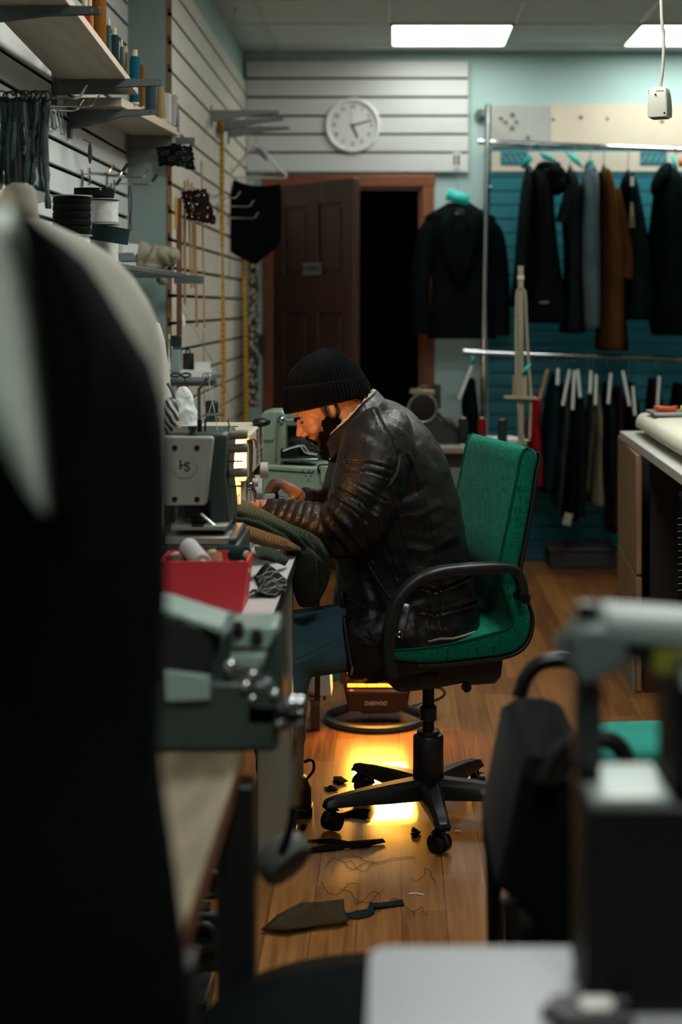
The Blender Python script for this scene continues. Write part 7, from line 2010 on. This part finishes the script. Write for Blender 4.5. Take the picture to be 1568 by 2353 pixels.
# ---- dark coat on a dress form, left foreground, pale garment behind
SF = 2900.; yF = F / SF
df = thing('dress_form', 'black coat over a pale grey shirt on a dress form in the left foreground, blurred', 'dress form', (W(-60, 0, SF).x, yF, 0))
COAT = mat('coat_black', '#050708', .9, var=.35, scale=6, bump=.3, bscale=40)
edge = [(462, 4), (472, 22), (490, 40), (515, 80), (555, 142), (599, 193), (668, 240), (759, 293), (840, 345), (916, 368), (993, 380), (1080, 384), (1200, 384), (1400, 380), (1560, 370), (1720, 362), (1820, 372), (1950, 392), (2100, 412), (2300, 436), (2500, 450), (2900, 460), (3300, 465)]
rg = []
for y_, xr in edge:
    xl = -120 - xr
    c = W((xl + xr) / 2, y_, SF); rx = (xr - xl) / 2 / SF; ry = .05 + .078 * min(1, (y_ - 440) / 420)
    rg.append([c + V((rx * math.copysign(abs(math.cos(a)) ** .8, math.cos(a)), ry * math.sin(a), 0)) for a in np.linspace(0, 2 * pi, 48, endpoint=False)])
MB().rings(rg).build('coat', COAT, df, angle=180)
SHIRT = mat('shirt_grey', '#a4aaa0', .85, var=.05, scale=4, bump=.2, bscale=30)
sf2 = F / (yF - .15)
P = [[W(xl + (xr - xl) * j / 8, y_, sf2) + V((0, -.006 * math.sin(j / 8 * pi), 0)) for j in range(9)] for y_, xr, xl in ((478, 24, -140), (534, 48, -160), (648, 72, -180), (782, 90, -170), (935, 105, -60), (1012, 109, -2), (1081, 113, 38), (1126, 115, 64), (1157, 116, 86), (1180, 116, 112))]
MB().grid(P).build('shirt_front', SHIRT, df, solid=.004)
P = [[W(a + (b2 - a) * j / 4, y_, sf2 + 30) for j in range(5)] for y_, a, b2 in ((484, 28, 60), (540, 52, 120), (648, 76, 180), (782, 94, 225), (935, 109, 225), (1126, 119, 190), (1300, 120, 140))]
MB().grid(P).build('lapel', COAT, df, solid=.008)
MB().lathe([(.03, HC - (480 - PY) / SF), (.029, HC - (450 - PY) / SF), (.024, HC - (440 - PY) / SF), (.001, HC - (438 - PY) / SF)], Matrix.Translation((W(-60, 0, SF).x, yF, 0)), 24).build('neck_cap', mat('form_linen', '#8f8672', .9), df)
MB().cyl((W(-60, 0, SF).x, yF, .02), (W(-60, 0, SF).x, yF, .8), .018, seg=16).build('stand_pole', BLACKMETAL, df)
MB().lathe([(.001, 0), (.16, 0), (.16, .012), (.03, .03), (.001, .03)], Matrix.Translation((W(-60, 0, SF).x, yF, 0)), 32).build('stand_base', BLACKMETAL, df)
SG = 1500.; yG = F / SG
pg = thing('dress_form', 'off-white padded garment on a dress form behind the black coat, blurred', 'dress form', (W(150, 0, SG).x, yG, 0))
rg = []
for y_, xr in ((500, 90), (545, 190), (590, 262), (640, 308), (690, 340), (740, 362), (800, 374), (900, 380), (1100, 380), (1200, 376)):
    xl = 120 - xr; c = W((xl + xr) / 2, y_, SG); rx = (xr - xl) / 2 / SG; ry = .03 + .06 * min(1, (y_ - 490) / 250)
    rg.append([c + V((rx * math.cos(a), ry * math.sin(a), 0)) for a in np.linspace(0, 2 * pi, 40, endpoint=False)])
MB().rings(rg).build('padded_cloth', mat('offwhite_cloth', '#bdb9ad', .85, var=.04, scale=4, bump=.2, bscale=20), pg, angle=180)
px_ = W(60, 0, SG).x
MB().cyl((px_, yG, .02), (px_, yG, 1.05), .016, seg=16).build('stand_pole', BLACKMETAL, pg)
MB().lathe([(.001, 0), (.15, 0), (.15, .012), (.03, .03), (.001, .03)], Matrix.Translation((px_, yG, 0)), 32).build('stand_base', BLACKMETAL, pg)

# ---- black chair, teal stool, round stool, white table and machine, lower right
SC_ = 1700.; yC = F / SC_
bc_ = thing('visitor_chair', 'black padded chair with tubular arms in the right foreground, blurred', 'chair', (W(1230, 0, SC_).x, yC, 0))
PADK = mat('black_upholstery', '#030607', .9, var=.2, scale=20, sheen=.3)
rows = [(1668, 1196, 1290), (1676, 1182, 1312), (1700, 1170, 1325), (1800, 1150, 1332), (1900, 1128, 1338), (1935, 1122, 1340), (1955, 1150, 1342), (2000, 1198, 1345), (2060, 1222, 1348), (2140, 1240, 1350), (2160, 1262, 1350)]
rg = []
for y_, a, b2 in rows:
    c = W((a + b2) / 2, y_, SC_); rx = (b2 - a) / 2 / SC_; ry = .19 if 1690 < y_ < 2100 else .15
    rg.append([c + V((x, y2, 0)) for x, y2 in rrect(-rx, -ry, rx, ry, min(rx, ry) * .6, 5)])
MB().rings(rg).build('backrest', PADK, bc_, angle=60)
MB().box((W(1450, 0, SC_).x, yC, .43), (.3, .42, .06)).build('seat', PADK, bc_, bevel=.02, seg=3)
TB = mat('tube_black', '#0c0f10', .35, .2)
for dy in (-.21, .21):
    s_ = F / (yC + dy * .8)
    f_ = 1
    pts = [W(1222, 1690, SC_), W(1240, 1640, SC_), W(1275, 1606, SC_), W(1330, 1598, SC_), W(1372, 1615, SC_), W(1390, 1660, SC_), W(1388, 1740, SC_), W(1385, 1900, SC_), W(1388, 2100, SC_), W(1400, 2900, SC_)]
    pts = [p + V((0, dy, 0)) for p in pts]; pts[-1].z = .012
    MB().tube(spline(pts, 5), .0115, 12).build('arm_frame', TB, bc_)
    pts = [W(1146, 1930, SC_) + V((0, dy, 0)), W(1150, 2050, SC_) + V((0, dy, 0)), W(1158, 2180, SC_) + V((0, dy, 0))]
    p4 = pts[-1] + (pts[-1] - pts[-2]) * 1.0; p4.z = .012
    MB().tube(spline(pts + [p4], 5), .0115, 12).build('leg', TB, bc_)
SQ = 1150.; yQ = F / SQ
sq = thing('teal_seat_stool', 'stool with a teal cloth seat in the right mid-ground', 'stool', (W(1480, 0, SQ).x, yQ, 0))
rg = []
for y_, k in ((1752, .8), (1742, .96), (1715, 1.0), (1692, .96), (1684, .8)):
    rg.append([V((W(1475, 0, SQ).x + x, yQ + y2 * 1.0, HC - (y_ - PY) / SQ + .03 * (x) * (y_ < 1720))) for x, y2 in rrect(-.115 * k, -.12 * k, .115 * k, .12 * k, .05, 5)])
MB().rings(rg).build('seat', mat('teal_seat', '#2f8577', .85, var=.1, scale=10, sheen=.3), sq, sub=1, angle=80)
MB().box((W(1455, 0, SQ).x, yQ - .13, HC - (1738 - PY) / SQ), (.1, .05, .03), (0, .2, 0)).build('seat_tray', BLACK, sq, bevel=.006)
for dx, dy in ((-.08, -.09), (.08, -.09), (-.08, .09), (.08, .09)):
    MB().cyl((W(1475, 0, SQ).x + dx * 1.3, yQ + dy * 1.3, 0.001), (W(1475, 0, SQ).x + dx, yQ + dy, HC - (1745 - PY) / SQ), .012, seg=12).build('leg', BLACKMETAL, sq)
rs_ = thing('round_stool', 'round black padded stool seat at the bottom of the photo', 'stool', (-.02, 1.905, 0))
MB().lathe([(.001, .425), (.2, .425), (.226, .44), (.228, .456), (.215, .469), (.15, .476), (.001, .478)], Matrix.Translation((-.02, 1.9, 0)), 48).build('seat', mat('stool_black', '#03090b', .85, var=.15, sheen=.2), rs_)
MB().cyl((-.02, 1.9, .06), (-.02, 1.9, .425), .025).build('column', BLACKMETAL, rs_)
for k in range(5):
    a = 2 * pi * k / 5 + .3
    MB().tube([(-.02, 1.9, .085), (-.02 + .24 * math.cos(a), 1.9 + .24 * math.sin(a), .03)], [.022, .014], 10).build('foot', BLACKMETAL, rs_)
table('white table in the bottom right corner under the grey machine, blurred', -.022, .8, .75, F / 2490, ((.02, 1.4), (.71, 1.4), (.02, .85), (.71, .85)), m=mat('white_top', '#8a8a8b', .4, var=.04, scale=4), r=.02, apron=0, legm=BLACKMETAL, legw=(.03, .03), name='white_table')
SX = 2650.; yX = F / SX
X5 = lambda px: (px - PX) / SX
Z5 = lambda py: HC - (py - PY) / SX
fm = thing('sewing_machine', 'grey sewing machine standing on the white table at the right edge, blurred', 'sewing machine', (X5(1480), yX + .02, TT))
GM = mat('machine_grey', '#464f4b', .4, var=.1)
def pr(pts, y0, y1):
    return MB().prism([(X5(a), Z5(b2)) for a, b2 in pts], y1 - y0, Matrix.Translation((0, yX + y1, 0)) @ RX)
BLKG = mat('machine_black', '#040607', .5, var=.2, spec=.25)
MB().box((X5(1560), yX, (Z5(1806) + TT) / 2 + .001), (.175, .11, Z5(1806) - TT - .001)).build('machine_base', BLKG, fm, bevel=.006)
MB().box((X5(1430), yX - .002, Z5(1800)), (.068, .1, .007)).build('bed_plate', mat('bright_plate', '#8f9791', .45, .5), fm, bevel=.001)
pr([(1372, 1405), (1400, 1396), (1720, 1420), (1720, 1500), (1380, 1462)], -.03, .04).build('arm_top', mat('arm_grey', '#6c7872', .45), fm, bevel=.008, seg=3)
pr([(1385, 1462), (1720, 1496), (1720, 1560), (1500, 1520), (1430, 1500)], -.025, .035).build('arm_under', BLKG, fm, bevel=.006)
pr([(1530, 1480), (1720, 1480), (1720, 1830), (1528, 1830)], -.04, .045).build('pillar', BLKG, fm, bevel=.008)
pr([(1306, 1446), (1330, 1420), (1430, 1425), (1436, 1500), (1400, 1535), (1330, 1560), (1304, 1530)], -.03, .03).build('head', GM, fm, bevel=.008, seg=3)
MB().cyl((X5(1350), yX, Z5(1385)), (X5(1352), yX, Z5(1600)), .0095, seg=16).build('needle_bar', BLACKMETAL, fm)
MB().box((X5(1352), yX, Z5(1660)), (.024, .03, .07)).build('needle_clamp', mat('clamp_dark', '#1c2221', .4), fm, bevel=.004)
MB().cyl((X5(1352), yX, Z5(1640)), (X5(1352), yX, Z5(1790)), .011, seg=14).build('presser_bar', BLACKMETAL, fm)
MB().tube([(X5(1310), yX, Z5(1450)), (X5(1290), yX, Z5(1470)), (X5(1292), yX, Z5(1500))], .006, 10).build('lever', GM, fm)
MB().box((X5(1540), yX - .035, Z5(1498)), (.04, .004, .02)).build('yellow_sticker', mat('sticker_yellow', '#5b5a10', .6), fm)
MB().ell((X5(1565), yX - .045, Z5(1530)), .011).build('thread_knob', CHROME, fm)
MB().box((X5(1346), yX - .07, TT + .012), (.03, .02, .018)).build('white_knob', WHITE_PLASTIC, fm, bevel=.005)
for px, py in ((1255, 2225), (1225, 2262), (1262, 2300)):
    q = W(px, py, SX)
    MB().cyl((q.x, yX - .06 - (py - 2225) * .0004, TT + .012), (q.x + .06, yX - .06 - (py - 2225) * .0004, TT + .012), .007, seg=12).build('thread_roller', BLACKMETAL, fm)
MB().box((X5(1320), yX - .06, TT + .006), (.05, .05, .01)).build('foot_plate', BLKG, fm, bevel=.003)

# ---- soft light from the front of the shop (assumed unseen ceiling panels over the camera side)
